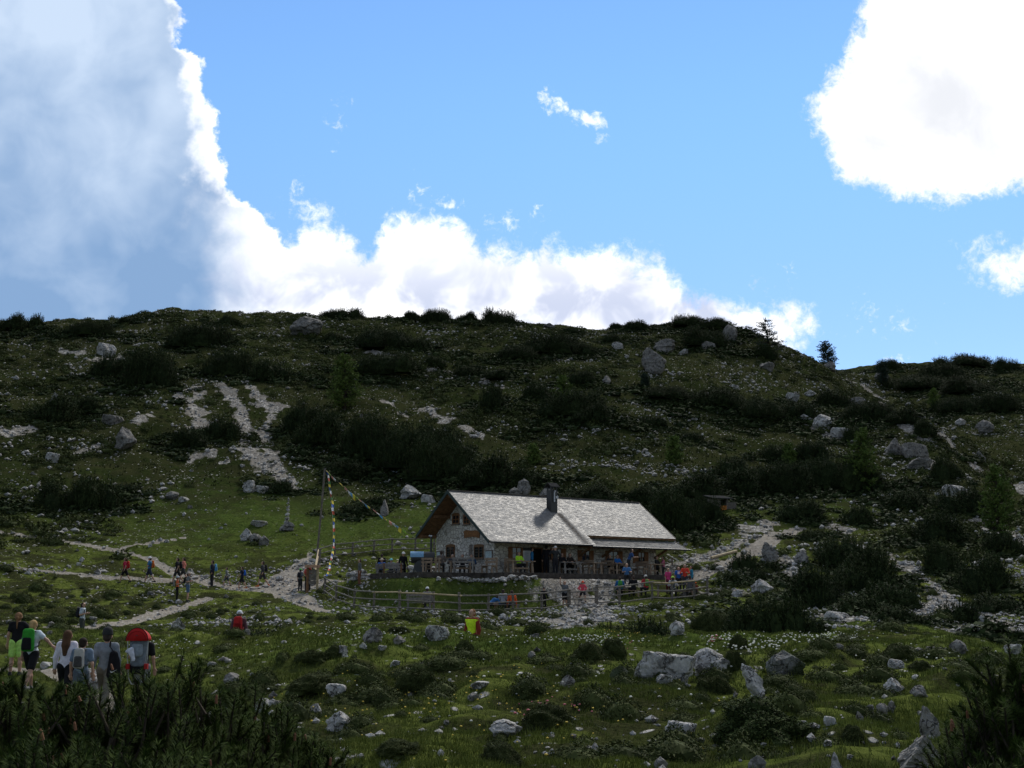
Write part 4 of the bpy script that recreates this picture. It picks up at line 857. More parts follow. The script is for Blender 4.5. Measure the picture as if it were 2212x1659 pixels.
# ------------------------------------------------------------------ grass and flowers
GRASS = leaf_mat('meadow_grass_blades', (.052, .074, .014), (.190, .215, .050), 1.2)
HILLGRASS = leaf_mat('hill_grass_blades', (.015, .021, .007), (.043, .053, .018), .6)
def blades(n, r0, r1, seed, hgt, wdt, per, dens, m_, nm, lab):
    x, y = scatter(n, r0, r1, seed, dens, 2); g = np.random.default_rng(seed + 1)
    P = np.repeat(np.stack([x, y, np.zeros_like(x)], -1), per, 0); P[:, :2] += g.normal(0, .05, (len(P), 2)); P[:, 2] = Hv(P[:, 0], P[:, 1]) - .01
    k = len(P); a = g.uniform(0, 6.283, k); lean = g.uniform(.05, .7, k); b2 = g.uniform(0, 6.283, k); hh = hgt * g.uniform(.45, 1.25, k)
    hw = np.stack([np.cos(a), np.sin(a), np.zeros(k)], -1) * (wdt * .5)
    tip = P + np.stack([np.cos(b2) * lean * hh, np.sin(b2) * lean * hh, hh], -1)
    V_ = np.stack([P - hw, P + hw, tip], 1).reshape(-1, 3)
    tag(new_obj(nm, V_, np.arange(3 * k).reshape(-1, 3), m_), lab, 'grass' if 'grass' in nm else 'flowers', None, 'stuff')
nopath = lambda x, y: np.clip(1 - 1.6 * att(ATT_P, x, y) - 1.6 * att(ATT_S, x, y), 0, 1) * np.clip(.35 + 2.2 * fbm(x / 1.6, y / 1.6, 3, 97) + .9 * att(LUSH, x, y), .12, 1)
blades(60000, 9, 24, 801, .085, .012, 6, nopath, GRASS, 'near_grass', 'short green alpine grass of the near meadow')
blades(80000, 24, 62, 803, .10, .028, 5, nopath, GRASS, 'meadow_grass', 'green alpine grass up to the fence')
blades(90000, 62, 112, 805, .09, .05, 3, lambda x, y: nopath(x, y) * np.clip((112 - np.hypot(x, y)) / 30, 0, 1), GRASS, 'lawn_grass', 'green grass round the hut')
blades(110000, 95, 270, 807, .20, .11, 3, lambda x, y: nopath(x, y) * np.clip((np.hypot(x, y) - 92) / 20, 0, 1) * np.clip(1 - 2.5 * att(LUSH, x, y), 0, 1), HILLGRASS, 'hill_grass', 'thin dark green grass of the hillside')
def flowers(n, cx, cy, rx, ry, m_, nm, lab, size, seed, off=.1):
    g = np.random.default_rng(seed); X, Y = [], []
    for (a, b, ra, rb, k) in zip(cx, cy, rx, ry, n):
        for i in range(k):
            q = at(g.normal(a, ra) * O2P, g.normal(b, rb) * O2P); X.append(q.x); Y.append(q.y)
    X, Y = np.array(X), np.array(Y); sz = size * g.uniform(.6, 1.3, len(X))
    P = np.stack([X, Y, Hv(X, Y) + off * g.uniform(.5, 1.3, len(X))], -1)
    V_, F = merge_instances(P, np.stack([sz, sz, sz * .6], -1), *ico(1), g.uniform(0, 6.28, len(X)))
    tag(new_obj(nm, V_, F, m_), lab, 'flowers', None, 'stuff')
WFL = mat('white_petals', (.62, .62, .55), .7, .2, var=.15); YFL = mat('yellow_petals', (.55, .40, .05), .7, .2, var=.2); PFL = mat('pink_petals', (.42, .10, .13), .7, .2, var=.2)
flowers([60, 100, 50, 75, 50, 60, 50, 40, 30, 34, 34, 40, 24], [1255, 1620, 1720, 1800, 1560, 880, 700, 1120, 1330, 2000, 380, 1100, 1500], [1385, 1398, 1384, 1380, 1384, 1374, 1370, 1385, 1388, 1420, 1395, 1450, 1480], [40, 40, 50, 50, 30, 90, 80, 60, 40, 60, 60, 260, 300], [5, 8, 6, 6, 5, 8, 8, 8, 6, 10, 10, 50, 70], WFL, 'white_flowers', 'tiny white flowers along the meadow rim', .026, 901)
flowers([70, 55, 40, 24], [1000, 1250, 1350, 760], [1500, 1560, 1375, 1520], [120, 180, 60, 60], [40, 50, 8, 40], YFL, 'yellow_flowers', 'tiny yellow flowers in the near meadow', .017, 902)
flowers([30, 24, 20], [1175, 1545, 1335], [1540, 1385, 1395], [36, 8, 20], [12, 3, 8], PFL, 'pink_flowers', 'small clumps of pink alpine blossoms', .024, 903)

# ------------------------------------------------------------------ near young pines
_v, _f = tubes([((0, 0, 0), (0, 0, .05)), ((0, 0, .05), (0, 0, .065))], [.012, .011], [.011, .003], 6); _o = new_obj('bud', _v, _f, CANDLE); BUD = _o.data; bpy.data.objects.remove(_o)
def near_pine(px, d, hgt, wdt, label, seed, nsh):
    """a young mountain pine: leaning boughs, bottle brush shoots, brown buds at the tips"""
    p = at_d(px, 720, d); g = np.random.default_rng(seed)
    e = empty('young_pine', (p.x, p.y, p.z - .05), 0, label, 'pine', 'young pines in the foreground')
    segs, r0, r1, P, Dr, LL, tips = [], [], [], [], [], [], []
    for b in range(nsh):
        an = g.uniform(0, 6.283); out = wdt * .5 * math.sqrt(g.uniform(0, 1)); hz = hgt * (1 - .55 * (out / (wdt * .5)) ** 2) * g.uniform(.5, .93)
        a = np.array([math.cos(an) * out * .25, math.sin(an) * out * .25, .05]); m_ = np.array([math.cos(an) * out * .8, math.sin(an) * out * .8, hz * .5]); t = np.array([math.cos(an) * out, math.sin(an) * out, hz])
        segs += [(a, m_), (m_, t)]; r0 += [.022, .015]; r1 += [.015, .006]
        k = max(3, int(hz / .11))
        for j in range(k):
            q = (j + .5) / k
            pos = (a + (m_ - a) * q * 2) if q < .5 else (m_ + (t - m_) * (q * 2 - 1)); dd = (t - m_) / np.linalg.norm(t - m_)
            if q > .2: P.append(pos); Dr.append(dd + g.normal(0, .1, 3)); LL.append(.13)
            if g.uniform() < .95 and q > .22:
                s_ = g.normal(0, 1, 3) * np.array([1, 1, .2]); s_ /= np.linalg.norm(s_); L = g.uniform(.10, .24); sdv = s_ * .75 + np.array([0, 0, .8])
                sdv /= np.linalg.norm(sdv); segs.append((pos, pos + sdv * L)); r0.append(.009); r1.append(.005)
                P += [pos + sdv * L * .3, pos + sdv * L * .75]; Dr += [sdv, sdv]; LL += [L * .5, L * .55]
                if g.uniform() < .03: tips.append((pos + sdv * L * 1.2, sdv))
        tips.append((t, (t - m_) / np.linalg.norm(t - m_))) if g.uniform() < .22 else None
        P.append(t - (t - m_) / np.linalg.norm(t - m_) * .05); Dr.append(t - m_); LL.append(.15)
    for q in range(nsh * 9):
        an = g.uniform(0, 6.283); out = wdt * .52 * math.sqrt(g.uniform(0, 1)); top_ = hgt * (1 - .6 * (out / (wdt * .52)) ** 2); hz = top_ * g.uniform(.25, .86)
        c = np.array([math.cos(an) * out, math.sin(an) * out, hz]); dv_ = np.array([math.cos(an) * .55 * out / wdt, math.sin(an) * .55 * out / wdt, 1.]) + g.normal(0, .25, 3) * np.array([1, 1, .2]); L = g.uniform(.12, .24)
        P.append(c); Dr.append(dv_); LL.append(L); segs.append((c - dv_ * .18, c + dv_ * L * .8)); r0.append(.010); r1.append(.005)
        if g.uniform() < .035: tips.append((c + dv_ / np.linalg.norm(dv_) * L * 1.05, dv_ / np.linalg.norm(dv_)))
    V_, F = tubes(segs, r0, r1, 5); new_obj('branches', V_, F, WOOD, e)
    V_, F = needles(np.array(P), np.array(Dr), np.array(LL), .0062, 150, .42, g, taper=False, nlen=.052); new_obj('needles', V_, F, PINE_NEAR, e)
    for c, d_ in tips:
        b_ = bpy.data.objects.new('bud', BUD); COL.objects.link(b_); b_.parent = e; b_.location = c + d_ * .03; b_.rotation_euler = Vector(d_).to_track_quat('Z', 'Y').to_euler(); k_ = g.uniform(.5, .85); b_.scale = (k_, k_, k_)
    return e
NP = [(-8, 8.2, 1.36, 1.5, 'dark young pine at the left margin in front of the girls', 42), (52, 8.0, 1.32, 1.3, 'young pine with brown buds under the girl with the green backpack', 40), (118, 7.6, 1.30, 1.4, 'young pine in front of the white blotched rock', 42), (178, 8.0, 1.34, 1.1, 'young pine with the highest tips, under the baby carrier', 34), (228, 8.8, 1.06, 1.3, 'broad young pine right beside the baby carrier', 34), (176, 6.6, .78, 1.3, 'low dense young pine at the lower left', 44), (40, 6.4, .74, 1.4, 'lowest young pine in the lower left corner', 44), (268, 8.6, .82, 1.2, 'young pine with dark boughs left of the slim tips', 36), (298, 9.6, .68, .8, 'slim pine tips at the right end of the near thicket', 14), (270, 6.6, .62, 1.0, 'low young pine at the lower margin', 30), (340, 8.0, .34, .5, 'tiny pine at the lower margin', 8), (318, 9.4, .64, .25, 'single leaning pine shoot apart from the thicket', 3),
      (1014, 7.6, 1.24, .8, 'dark young pine at the right margin', 32), (972, 8.4, .70, .45, 'lower tips beside the dark pine at the right margin', 10), (1030, 6.6, .8, .8, 'low pine in the lower right corner', 20), (385, 7.6, .3, .35, 'tiny sprig of pine at the lower margin', 5), (960, 7.2, .36, .4, 'small pine shoot at the lower right margin', 4)]
for k, a in enumerate(NP): near_pine(a[0], a[1], a[2], a[3], a[4], 1000 + k, a[5])
# ------------------------------------------------------------------ building helpers
class MB:
    """collects boxes, bars and prisms, then links them as ONE mesh object"""
    def __init__(s): s.v, s.f = [], []
    def quad(s, *p):
        o = len(s.v); s.v += [Vector(q) for q in p]; s.f.append(list(range(o, o + len(p)))); return s
    def prism(s, poly, d):
        """polygon (list of 3d points) pushed along d"""
        o = len(s.v); n = len(poly); d = Vector(d)
        s.v += [Vector(q) for q in poly] + [Vector(q) + d for q in poly]
        s.f.append([o + i for i in range(n)][::-1]); s.f.append([o + n + i for i in range(n)])
        for i in range(n): s.f.append([o + i, o + (i + 1) % n, o + n + (i + 1) % n, o + n + i])
        return s
    def box(s, x0, x1, y0, y1, z0, z1): return s.prism([(x0, y0, z0), (x1, y0, z0), (x1, y1, z0), (x0, y1, z0)], (0, 0, z1 - z0))
    def bar(s, a, b, w_, h_=None, up=(0, 0, 1)):
        a, b = Vector(a), Vector(b); h_ = h_ or w_; d = (b - a).normalized(); x = d.cross(Vector(up))
        if x.length < 1e-4: x = d.cross(Vector((0, 1, 0)))
        x.normalize(); y = x.cross(d); x *= w_ / 2; y *= h_ / 2
        return s.prism([a - x - y, a + x - y, a + x + y, a - x + y], b - a)
    def tube(s, pts, r, k=6):
        for a, b in zip(pts[:-1], pts[1:]):
            a, b = Vector(a), Vector(b); d = (b - a).normalized(); x = d.cross(Vector((0, 0, 1)))
            if x.length < 1e-3: x = Vector((1, 0, 0))
            x.normalize(); y = x.cross(d)
            s.prism([a + (x * math.cos(2 * math.pi * i / k) + y * math.sin(2 * math.pi * i / k)) * r for i in range(k)], b - a)
        return s
    def build(s, name, m_, parent=None, bevel=0., smooth=False):
        o = new_obj(name, s.v, s.f, m_, parent, smooth)
        bm = bmesh.new(); bm.from_mesh(o.data); bmesh.ops.recalc_face_normals(bm, faces=bm.faces)
        if bevel: bmesh.ops.bevel(bm, geom=[e for e in bm.edges], offset=bevel, segments=1, affect='EDGES', clamp_overlap=True)
        bm.to_mesh(o.data); bm.free(); return o
def part(name, m_, parent, fn, **kw):
    q = MB(); fn(q); return q.build(name, m_, parent, **kw)

def masonry():
    m_ = bpy.data.materials.new('rubble_stone_wall'); m_.use_nodes = True; t = NT(m_.node_tree); b = t.n['Principled BSDF']
    P = t.new('ShaderNodeTexCoord').outputs['Object']
    Pn = t.vm('ADD', P, t.vm('MULTIPLY', t.noise(P, 2.5, 3, .5, out=1), (.16, .16, .16)))
    Pn = t.vm('MULTIPLY', Pn, (1, 1, 1.35))
    c = t.vor(Pn, 2.9, out='Color'); e_ = t.vor(Pn, 2.9, 'DISTANCE_TO_EDGE'); sp_ = t.new('ShaderNodeSeparateColor'); t.put(sp_.inputs[0], c)
    st = t.mix(sp_.outputs[0], C3(.50, .47, .42), C3(.80, .77, .70)); st = t.mix(t.rng(t.noise(P, 12., 4, .6), .35, .7, 0., .5), st, C3(.2, .19, .175))
    jo = t.rng(e_, .035, .075)
    t.put(b.inputs['Base Color'], t.mix(jo, C3(.27, .25, .215), st)); b.inputs['Roughness'].default_value = .9; b.inputs['Specular IOR Level'].default_value = .15
    bp = t.new('ShaderNodeBump'); bp.inputs['Strength'].default_value = .9; bp.inputs['Distance'].default_value = .05
    t.put(bp.inputs['Height'], t.m('ADD', jo, t.m('MULTIPLY', t.noise(P, 9., 4, .6), .4))); t.l.new(bp.outputs[0], b.inputs['Normal']); return m_
def shingle_mat():
    m_ = bpy.data.materials.new('weathered_larch_shingles'); m_.use_nodes = True; t = NT(m_.node_tree); b = t.n['Principled BSDF']
    g = t.new('ShaderNodeNewGeometry'); ri = g.outputs['Random Per Island']; P = t.new('ShaderNodeTexCoord').outputs['Object']
    c = t.mix(ri, C3(.14, .14, .14), C3(.23, .23, .228))
    st = t.rng(t.noise(t.vm('MULTIPLY', P, (1.2, .3, .3)), 1.4, 4, .6), .55, .72, 0., .55)
    c = t.mix(st, c, C3(.10, .095, .085))
    # rust and soot washed down below the chimney
    at_ = t.new('ShaderNodeAttribute', attribute_name='stain').outputs['Fac']
    c = t.mix(t.m('MULTIPLY', at_, t.rng(t.noise(P, 5., 4, .6), .3, .6)), c, C3(.07, .052, .035))
    t.put(b.inputs['Base Color'], c); t.put(b.inputs['Roughness'], t.m('MULTIPLY_ADD', at_, .4, t.m('MULTIPLY_ADD', ri, .14, .48))); b.inputs['Specular IOR Level'].default_value = .20
    return m_
M_WALL, M_SHING = masonry(), shingle_mat()
M_WOOD = mat('brown_timber', (.16, .085, .04), .7, .25, var=.35, scale=5); M_OLD = mat('grey_weathered_timber', (.15, .13, .11), .8, .2, var=.35, scale=7); M_PALEW = mat('pale_peeled_timber', (.42, .33, .20), .75, .2, var=.25, scale=6)
M_SHUT = mat('shutter_brown', (.20, .09, .035), .6, .3, var=.25, scale=8); M_DARK = mat('dark_metal', (.025, .027, .028), .45, .5, var=.2); M_GREEN = mat('dark_green_metal_trim', (.03, .05, .048), .7, .2, var=.15)
M_GLASS = mat('window_glass', (.02, .022, .025), .06, .6, var=.1); M_WHITE = mat('white_board', (.72, .73, .74), .5, .3, var=.05, scale=3); M_BLUEP = mat('pale_map_print', (.38, .48, .50), .4, .4, var=.25, scale=9)
M_INSHADE = mat('indoor_shade', (.012, .010, .009), .9, .1, var=.2); M_STEEL = mat('dull_steel', (.45, .46, .48), .35, .5, .7, var=.15); M_ORANGE = mat('orange_door_paint', (.52, .17, .02), .6, .3, var=.15, scale=5)
M_BENCH = mat('bench_timber', (.26, .19, .13), .7, .25, var=.3, scale=6); M_GREYB = mat('grey_bench_timber', (.20, .185, .17), .75, .2, var=.3, scale=6)

HM = Matrix(((ca, -sa, 0, HX), (sa, ca, 0, HY), (0, 0, 1, HZ), (0, 0, 0, 1)))
HMI = HM.inverted()
Z1 = lambda x, y: ((1600 + x / 1.84333) / 4, (1850 + y / 1.84333) / 4)      # read off an enlarged view of the hut
Z4 = lambda x, y: ((1200 + x / 2.765) / 4, (1850 + y / 2.765) / 4)
Z5 = lambda x, y: ((2600 + x / 2.765) / 4, (1950 + y / 2.765) / 4)
def on_plane(px, py, axis, val):
    """the point of the hut's plane (axis 0: u=val, 1: v=val, 2: height=val) seen at a point of the photograph, in hut coordinates"""
    d = HMI.to_3x3() @ Vector(ray(px, py)); o = HMI @ Vector((0, 0, 0)); k = (val - o[axis]) / d[axis]; return o + d * k

RS, RHC, RV = .738, 3.19, 3.32            # roof pitch, height over the front wall, ridge line
OF, OL, OR_, OB = 1.305, 1.383, 1.511, .347
roofh = lambda v: RHC + RS * v if v <= RV else RHC + RS * (2 * RV - v)
hut = empty('alpine_hut', (HX, HY, HZ), HYAW, 'long stone mountain hut with a grey shingle roof and dark chimney', 'hut')
# walls: one closed shell
def walls(q):
    th = .16; ap = [(0, 0, -.5), (0, HD, -.5), (0, HD, roofh(HD) - th), (0, RV, roofh(RV) - th), (0, 0, roofh(0) - th)]
    q.prism(ap, (HL, 0, 0))
part('wall', M_WALL, hut, walls)
# roof body of boards, then courses of shingles on it
def slab(q, v0, h0, v1, h1, u0, u1, t): q.prism([(u0, v0, h0), (u0, v1, h1), (u0, v1, h1 - t), (u0, v0, h0 - t)], (u1 - u0, 0, 0))
UM = 7.32
_bd = HMI.to_3x3() @ Vector(ray(*Z1(2030, 563))); _bo = HMI @ Vector((0, 0, 0)); _bk = (RHC + RS * _bo.y - _bo.z) / (_bd.z - RS * _bd.y); VU = min(max((_bo + _bd * _bk).y, -.6), .4)
def roof_body(q):
    slab(q, -OF, roofh(-OF), RV, roofh(RV), -OL, UM, .14); slab(q, VU, roofh(VU), RV, roofh(RV), UM, HL + OR_, .14)
    slab(q, RV + .002, roofh(RV), HD + OB, roofh(HD + OB), -OL, HL + OR_, .14)
roof = part('roof', M_WOOD, hut, roof_body)
APV0, APH0, APV1, APH1 = VU + .12, roofh(VU) - .24, -1.47, 2.115
ap = part('apron_roof', M_WOOD, hut, lambda q: slab(q, APV1, APH1, APV0, APH0, UM - .35, HL + OR_ + .05, .10))
def courses(name, v0, h0, v1, h1, u0, u1, parent, n, seed):
    g = np.random.default_rng(seed); V_, F, stain = [], [], []
    dv, dh = (v1 - v0) / n, (h1 - h0) / n; L = math.hypot(dv, dh); nv_, nh_ = -dh / L, dv / L
    if nh_ < 0: nv_, nh_ = -nv_, -nh_
    for i in range(n):
        u = u0 + g.uniform(-.1, 0)
        while u < u1:
            w_ = g.uniform(.10, .26); a, b = max(u, u0), min(u + w_ - .008, u1); u += w_
            if b - a < .03: continue
            lift = .024 + g.uniform(0, .012); low = g.uniform(-.02, .02)
            va, ha = v0 + dv * (i + low), h0 + dh * (i + low); vb, hb = v0 + dv * (i + 1.35), h0 + dh * (i + 1.35)
            if i == n - 1: vb, hb = v1, h1
            o = len(V_)
            lo, hi = (va + nv_ * lift, ha + nh_ * lift), (vb + nv_ * .006, hb + nh_ * .006)
            V_ += [(a, *lo), (b, *lo), (b, *hi), (a, *hi), (a, va + nv_ * .004, ha + nh_ * .004), (b, va + nv_ * .004, ha + nh_ * .004)]
            F += [[o, o + 1, o + 2, o + 3], [o + 4, o + 5, o + 1, o]]
            for uu, vv in ((a, va), (b, va), (b, vb), (a, vb), (a, va), (b, va)):
                k = CHV - vv; cen = CHU + .34; stain.append(0 if k < 0 else min(1, 1.6 * max(0, 1 - abs(uu - cen) / (.30 + .05 * k)) * (1 - k / 5.)))
    o = new_obj(name, np.array(V_), np.array(F), M_SHING, parent)
    o.data.attributes.new('stain', 'FLOAT', 'POINT').data.foreach_set('value', np.array(stain, np.float32)); return o
_d = HMI.to_3x3() @ Vector(ray(*Z1(1138, 372))); _o = HMI @ Vector((0, 0, 0))
_k = (RHC + RS * _o.y - _o.z) / (_d.z - RS * _d.y); CHU, CHV = (_o + _d * _k).x, (_o + _d * _k).y
sh1 = courses('shingles', -OF - .03, roofh(-OF - .03), RV, roofh(RV), -OL + .02, UM, roof, 42, 1)
sh2 = courses('shingles', VU - .03, roofh(VU - .03), RV, roofh(RV), UM, HL + OR_ - .02, roof, 35, 2)
sh3 = courses('shingles', APV1 - .03, APH1 - .012, APV0, APH0, UM - .33, HL + OR_ + .03, ap, 14, 3)
sh4 = courses('shingles', HD + OB + .03, roofh(HD + OB + .03), RV, roofh(RV), -OL + .02, HL + OR_ - .02, roof, 20, 4)
part('ridge_cap', M_OLD, roof, lambda q: q.bar((-OL, RV, roofh(RV) + .03), (HL + OR_, RV, roofh(RV) + .03), .22, .05))
def verge(q, u, t=.05):
    for (v0, v1) in ((-OF - .02, RV), (HD + OB + .02, RV)):
        q.prism([(u, v0, roofh(v0) + .055), (u, v1, roofh(v1) + .055), (u, v1, roofh(v1) - .19), (u, v0, roofh(v0) - .19)], (t, 0, 0))
part('barge_board', M_GREEN, hut, lambda q: verge(q, -OL - .05))
part('barge_board', M_OLD, hut, lambda q: [q.prism([(HL + OR_, v0, roofh(v0) + .05), (HL + OR_, v1, roofh(v1) + .05), (HL + OR_, v1, roofh(v1) - .16), (HL + OR_, v0, roofh(v0) - .16)], (.04, 0, 0)) for v0, v1 in ((VU, RV), (HD + OB, RV))])
part('barge_board', M_OLD, ap, lambda q: q.prism([(HL + OR_ + .05, APV1, APH1 + .06), (HL + OR_ + .05, APV0, APH0 + .06), (HL + OR_ + .05, APV0, APH0 - .12), (HL + OR_ + .05, APV1, APH1 - .12)], (.04, 0, 0)))
# purlins under the gable overhang
for (v_, h_) in ((-.25, roofh(-.25) - .26), (RV, roofh(RV) - .34), (HD + .02, roofh(HD + .02) - .26), (1.55, roofh(1.55) - .28), (5.1, roofh(5.1) - .28)):
    part('purlin', M_WOOD, hut, lambda q: q.bar((-OL + .1, v_, h_), (-.003, v_, h_), .16, .2))
part('gutter', M_DARK, hut, lambda q: q.tube([(-OL + .05, -OF - .09, roofh(-OF) - .10), (UM, -OF - .09, roofh(-OF) - .10)], .065, 8))
part('gutter', M_DARK, hut, lambda q: q.tube([(UM - .4, APV1 - .09, APH1 - .07), (HL + OR_ + .35, APV1 - .09, APH1 - .09)], .06, 8))
# chimney
ch = part('chimney', M_DARK, hut, lambda q: [q.box(CHU - .28, CHU + .28, CHV, CHV + .50, roofh(CHV) - .2, roofh(CHV) + 1.55)])
M_SOOT = mat('dull_slate_metal', (.045, .045, .045), 1., .0, var=.3)
def cap(q):
    z = roofh(CHV) + 1.80; a, b = CHU - .40, CHU + .40
    q.prism([(a, CHV - .15, z), (a, CHV + .25, z + .28), (a, CHV + .25, z + .22), (a, CHV - .15, z - .06)], (b - a, 0, 0)); q.prism([(a, CHV + .65, z), (a, CHV + .65, z - .06), (a, CHV + .251, z + .22), (a, CHV + .251, z + .28)], (b - a, 0, 0))
part('cap', M_SOOT, ch, cap)
for x in (CHU - .23, CHU + .23):
    for y in (CHV + .06, CHV + .44): part('cap_post', M_DARK, ch, lambda q: q.box(x - .04, x + .04, y - .04, y + .04, roofh(CHV) + 1.55, roofh(CHV) + 1.82))
part('flue_pipe', M_STEEL, ch, lambda q: q.tube([(CHU - .03, CHV - .06, roofh(CHV) + .75), (CHU - .03, CHV - .06, roofh(CHV) + 1.42)], .05, 8))
part('hood', M_STEEL, ch, lambda q: q.tube([(CHU - .03, CHV - .06, roofh(CHV) + 1.42), (CHU + .04, CHV - .06, roofh(CHV) + 1.52)], .075, 8))
part('vent_plate', M_STEEL, ch, lambda q: q.box(CHU + .12, CHU + .24, CHV - .03, CHV - .003, roofh(CHV) + 1.0, roofh(CHV) + 1.15))
di = empty('satellite_dish', HM @ Vector((CHU + .60, CHV + .3, roofh(CHV + .3) + .9)), HYAW, 'small pale panel antenna beside the dark chimney', 'antenna')
part('panel', M_WHITE, di, lambda q: q.prism([(-.2 + .12 * (1 - math.cos(a)) * 0 + .22 * math.cos(a), 0, .17 * math.sin(a)) for a in np.linspace(0, 2 * math.pi, 13)[:-1]], (0, .03, 0)))
part('mast', M_STEEL, di, lambda q: q.tube([(-.1, .06, -1.0), (-.1, .06, .05)], .025))

def window(axis, val, x0, x1, y0, y1, Zf, shutter=None, m_sh=None, grille=False, arched=False):
    """an opening seen between x0..x1, y0..y1 of an enlarged view, standing proud of the wall plane"""
    a = on_plane(*Zf(x0, y1), axis, val); b = on_plane(*Zf(x1, y0), axis, val)
    i = 0 if axis == 1 else 1; lo, hi = min(a[i], b[i]), max(a[i], b[i]); z0, z1 = a.z, b.z
    def P(s_, d, z): return (s_, val - d, z) if axis == 1 else (val - d, s_, z)
    def pan(q, s0, s1, z0_, z1_, d0, d1): q.prism([P(s0, d0, z0_), P(s1, d0, z0_), P(s1, d0, z1_), P(s0, d0, z1_)], Vector(P(0, d1, 0)) - Vector(P(0, d0, 0)))
    w0 = part('window', M_GLASS, hut, lambda q: pan(q, lo, hi, z0, z1, -.01, .012))
    t = .07
    part('frame', m_sh or M_WOOD, w0, lambda q: [pan(q, lo - t, lo, z0 - t, z1 + t, .0, .05), pan(q, hi, hi + t, z0 - t, z1 + t, .0, .05), pan(q, lo, hi, z1, z1 + t, .0, .05), pan(q, lo, hi, z0 - t, z0, .0, .05), pan(q, (lo + hi) / 2 - .025, (lo + hi) / 2 + .025, z0, z1, .013, .04), pan(q, lo, (lo + hi) / 2 - .025, (z0 + z1) / 2 - .02, (z0 + z1) / 2 + .02, .013, .035), pan(q, (lo + hi) / 2 + .025, hi, (z0 + z1) / 2 - .02, (z0 + z1) / 2 + .02, .013, .035)])
    part('sill', M_OLD, w0, lambda q: pan(q, lo - .12, hi + .12, z0 - t - .07, z0 - t - .002, .0, .12))
    if arched:
        part('lintel', M_WOOD, w0, lambda q: q.prism([P((lo + hi) / 2 + (hi - lo) * .62 * math.cos(k), .0, z1 + t + .003 + .12 * math.sin(k)) for k in np.linspace(0, math.pi, 8)], Vector(P(0, .06, 0)) - Vector(P(0, 0, 0))))
    if grille:
        part('grille', M_DARK, w0, lambda q: [pan(q, s_ - .012, s_ + .012, z0, z1, .055, .07) for s_ in np.linspace(lo + .1, hi - .1, 4)] + [pan(q, lo, hi, z_ - .012, z_ + .012, .071, .083) for z_ in np.linspace(z0 + .15, z1 - .15, 3)])
    for sx in (shutter or []):
        c0 = on_plane(*Zf(sx[0], y1), axis, val)[i]; c1 = on_plane(*Zf(sx[1], y1), axis, val)[i]
        l2, h2 = min(c0, c1), max(c0, c1)
        if l2 >= hi: l2 = max(l2, hi + t + .005)
        else: h2 = min(h2, lo - t - .005)
        part('shutter', M_SHUT, w0, lambda q: [pan(q, l2 + (h2 - l2) * k / 4 + .004, l2 + (h2 - l2) * (k + 1) / 4 - .004, z0 - .06, z1 + .06, .01, .045) for k in range(4)] + [pan(q, l2 + .02, h2 - .02, z_ - .04, z_ + .04, .046, .065) for z_ in (z0 + .12, z1 - .12)])
    return w0
FR = (1, 0.); GA = (0, 0.)
window(*FR, 828, 890, 632, 704, Z1, [(796, 825), (893, 925)]); window(*FR, 1133, 1185, 642, 712, Z1, [(1103, 1130), (1188, 1222)])
window(*FR, 1340, 1395, 655, 722, Z1, [(1308, 1336), (1398, 1426)]); window(*FR, 1540, 1603, 660, 728, Z1, [(1513, 1537), (1606, 1640)]); window(*FR, 1758, 1800, 666, 738, Z1, [(1716, 1754), (1803, 1830)])
window(*GA, 392, 436, 390, 448, Z1, None, M_SHUT, False, True); window(*GA, 474, 512, 396, 450, Z1, None, M_SHUT, False, True)
window(*GA, 345, 402, 622, 698, Z1, None, M_WOOD, True, True); window(*GA, 551, 614, 622, 702, Z1, None, M_WOOD, True, True)
# open doorway: flat panel on the wall, the darkness inside put into its colour
_a, _b = on_plane(*Z1(966, 840), 1, 0), on_plane(*Z1(1042, 638), 1, 0)
FZ = max(_a.z, .22)                      # terrace floor above the datum
dr = part('door', M_INSHADE, hut, lambda q: q.prism([(_a.x, .0, FZ), (_b.x, .0, FZ), (_b.x, .0, _b.z), (_a.x, .0, _b.z)], (0, -.012, 0)))
part('frame', M_WOOD, dr, lambda q: [q.box(_a.x - .1, _a.x, -.06, 0, FZ, _b.z + .1), q.box(_b.x, _b.x + .1, -.06, 0, FZ, _b.z + .1), q.box(_a.x, _b.x, -.06, 0, _b.z, _b.z + .1)])
part('door_leaf', M_WOOD, dr, lambda q: [q.box(_b.x + .1 + .003, _b.x + .22, -.55 + .1 * k, -.46 + .1 * k, FZ + .03, _b.z - .03) for k in range(5)])
# brackets of the apron
for zx in (1320, 1490, 1690, 1876):
    u_ = on_plane(*Z1(zx, 680), 1, 0).x
    part('bracket', M_WOOD, hut, lambda q: [q.bar((u_, -.003, 1.45), (u_, -1.25, APH1 - .12), .12, .14), q.bar((u_, -.003, APH1 - .03), (u_, -1.3, APH1 - .06), .10, .11)])
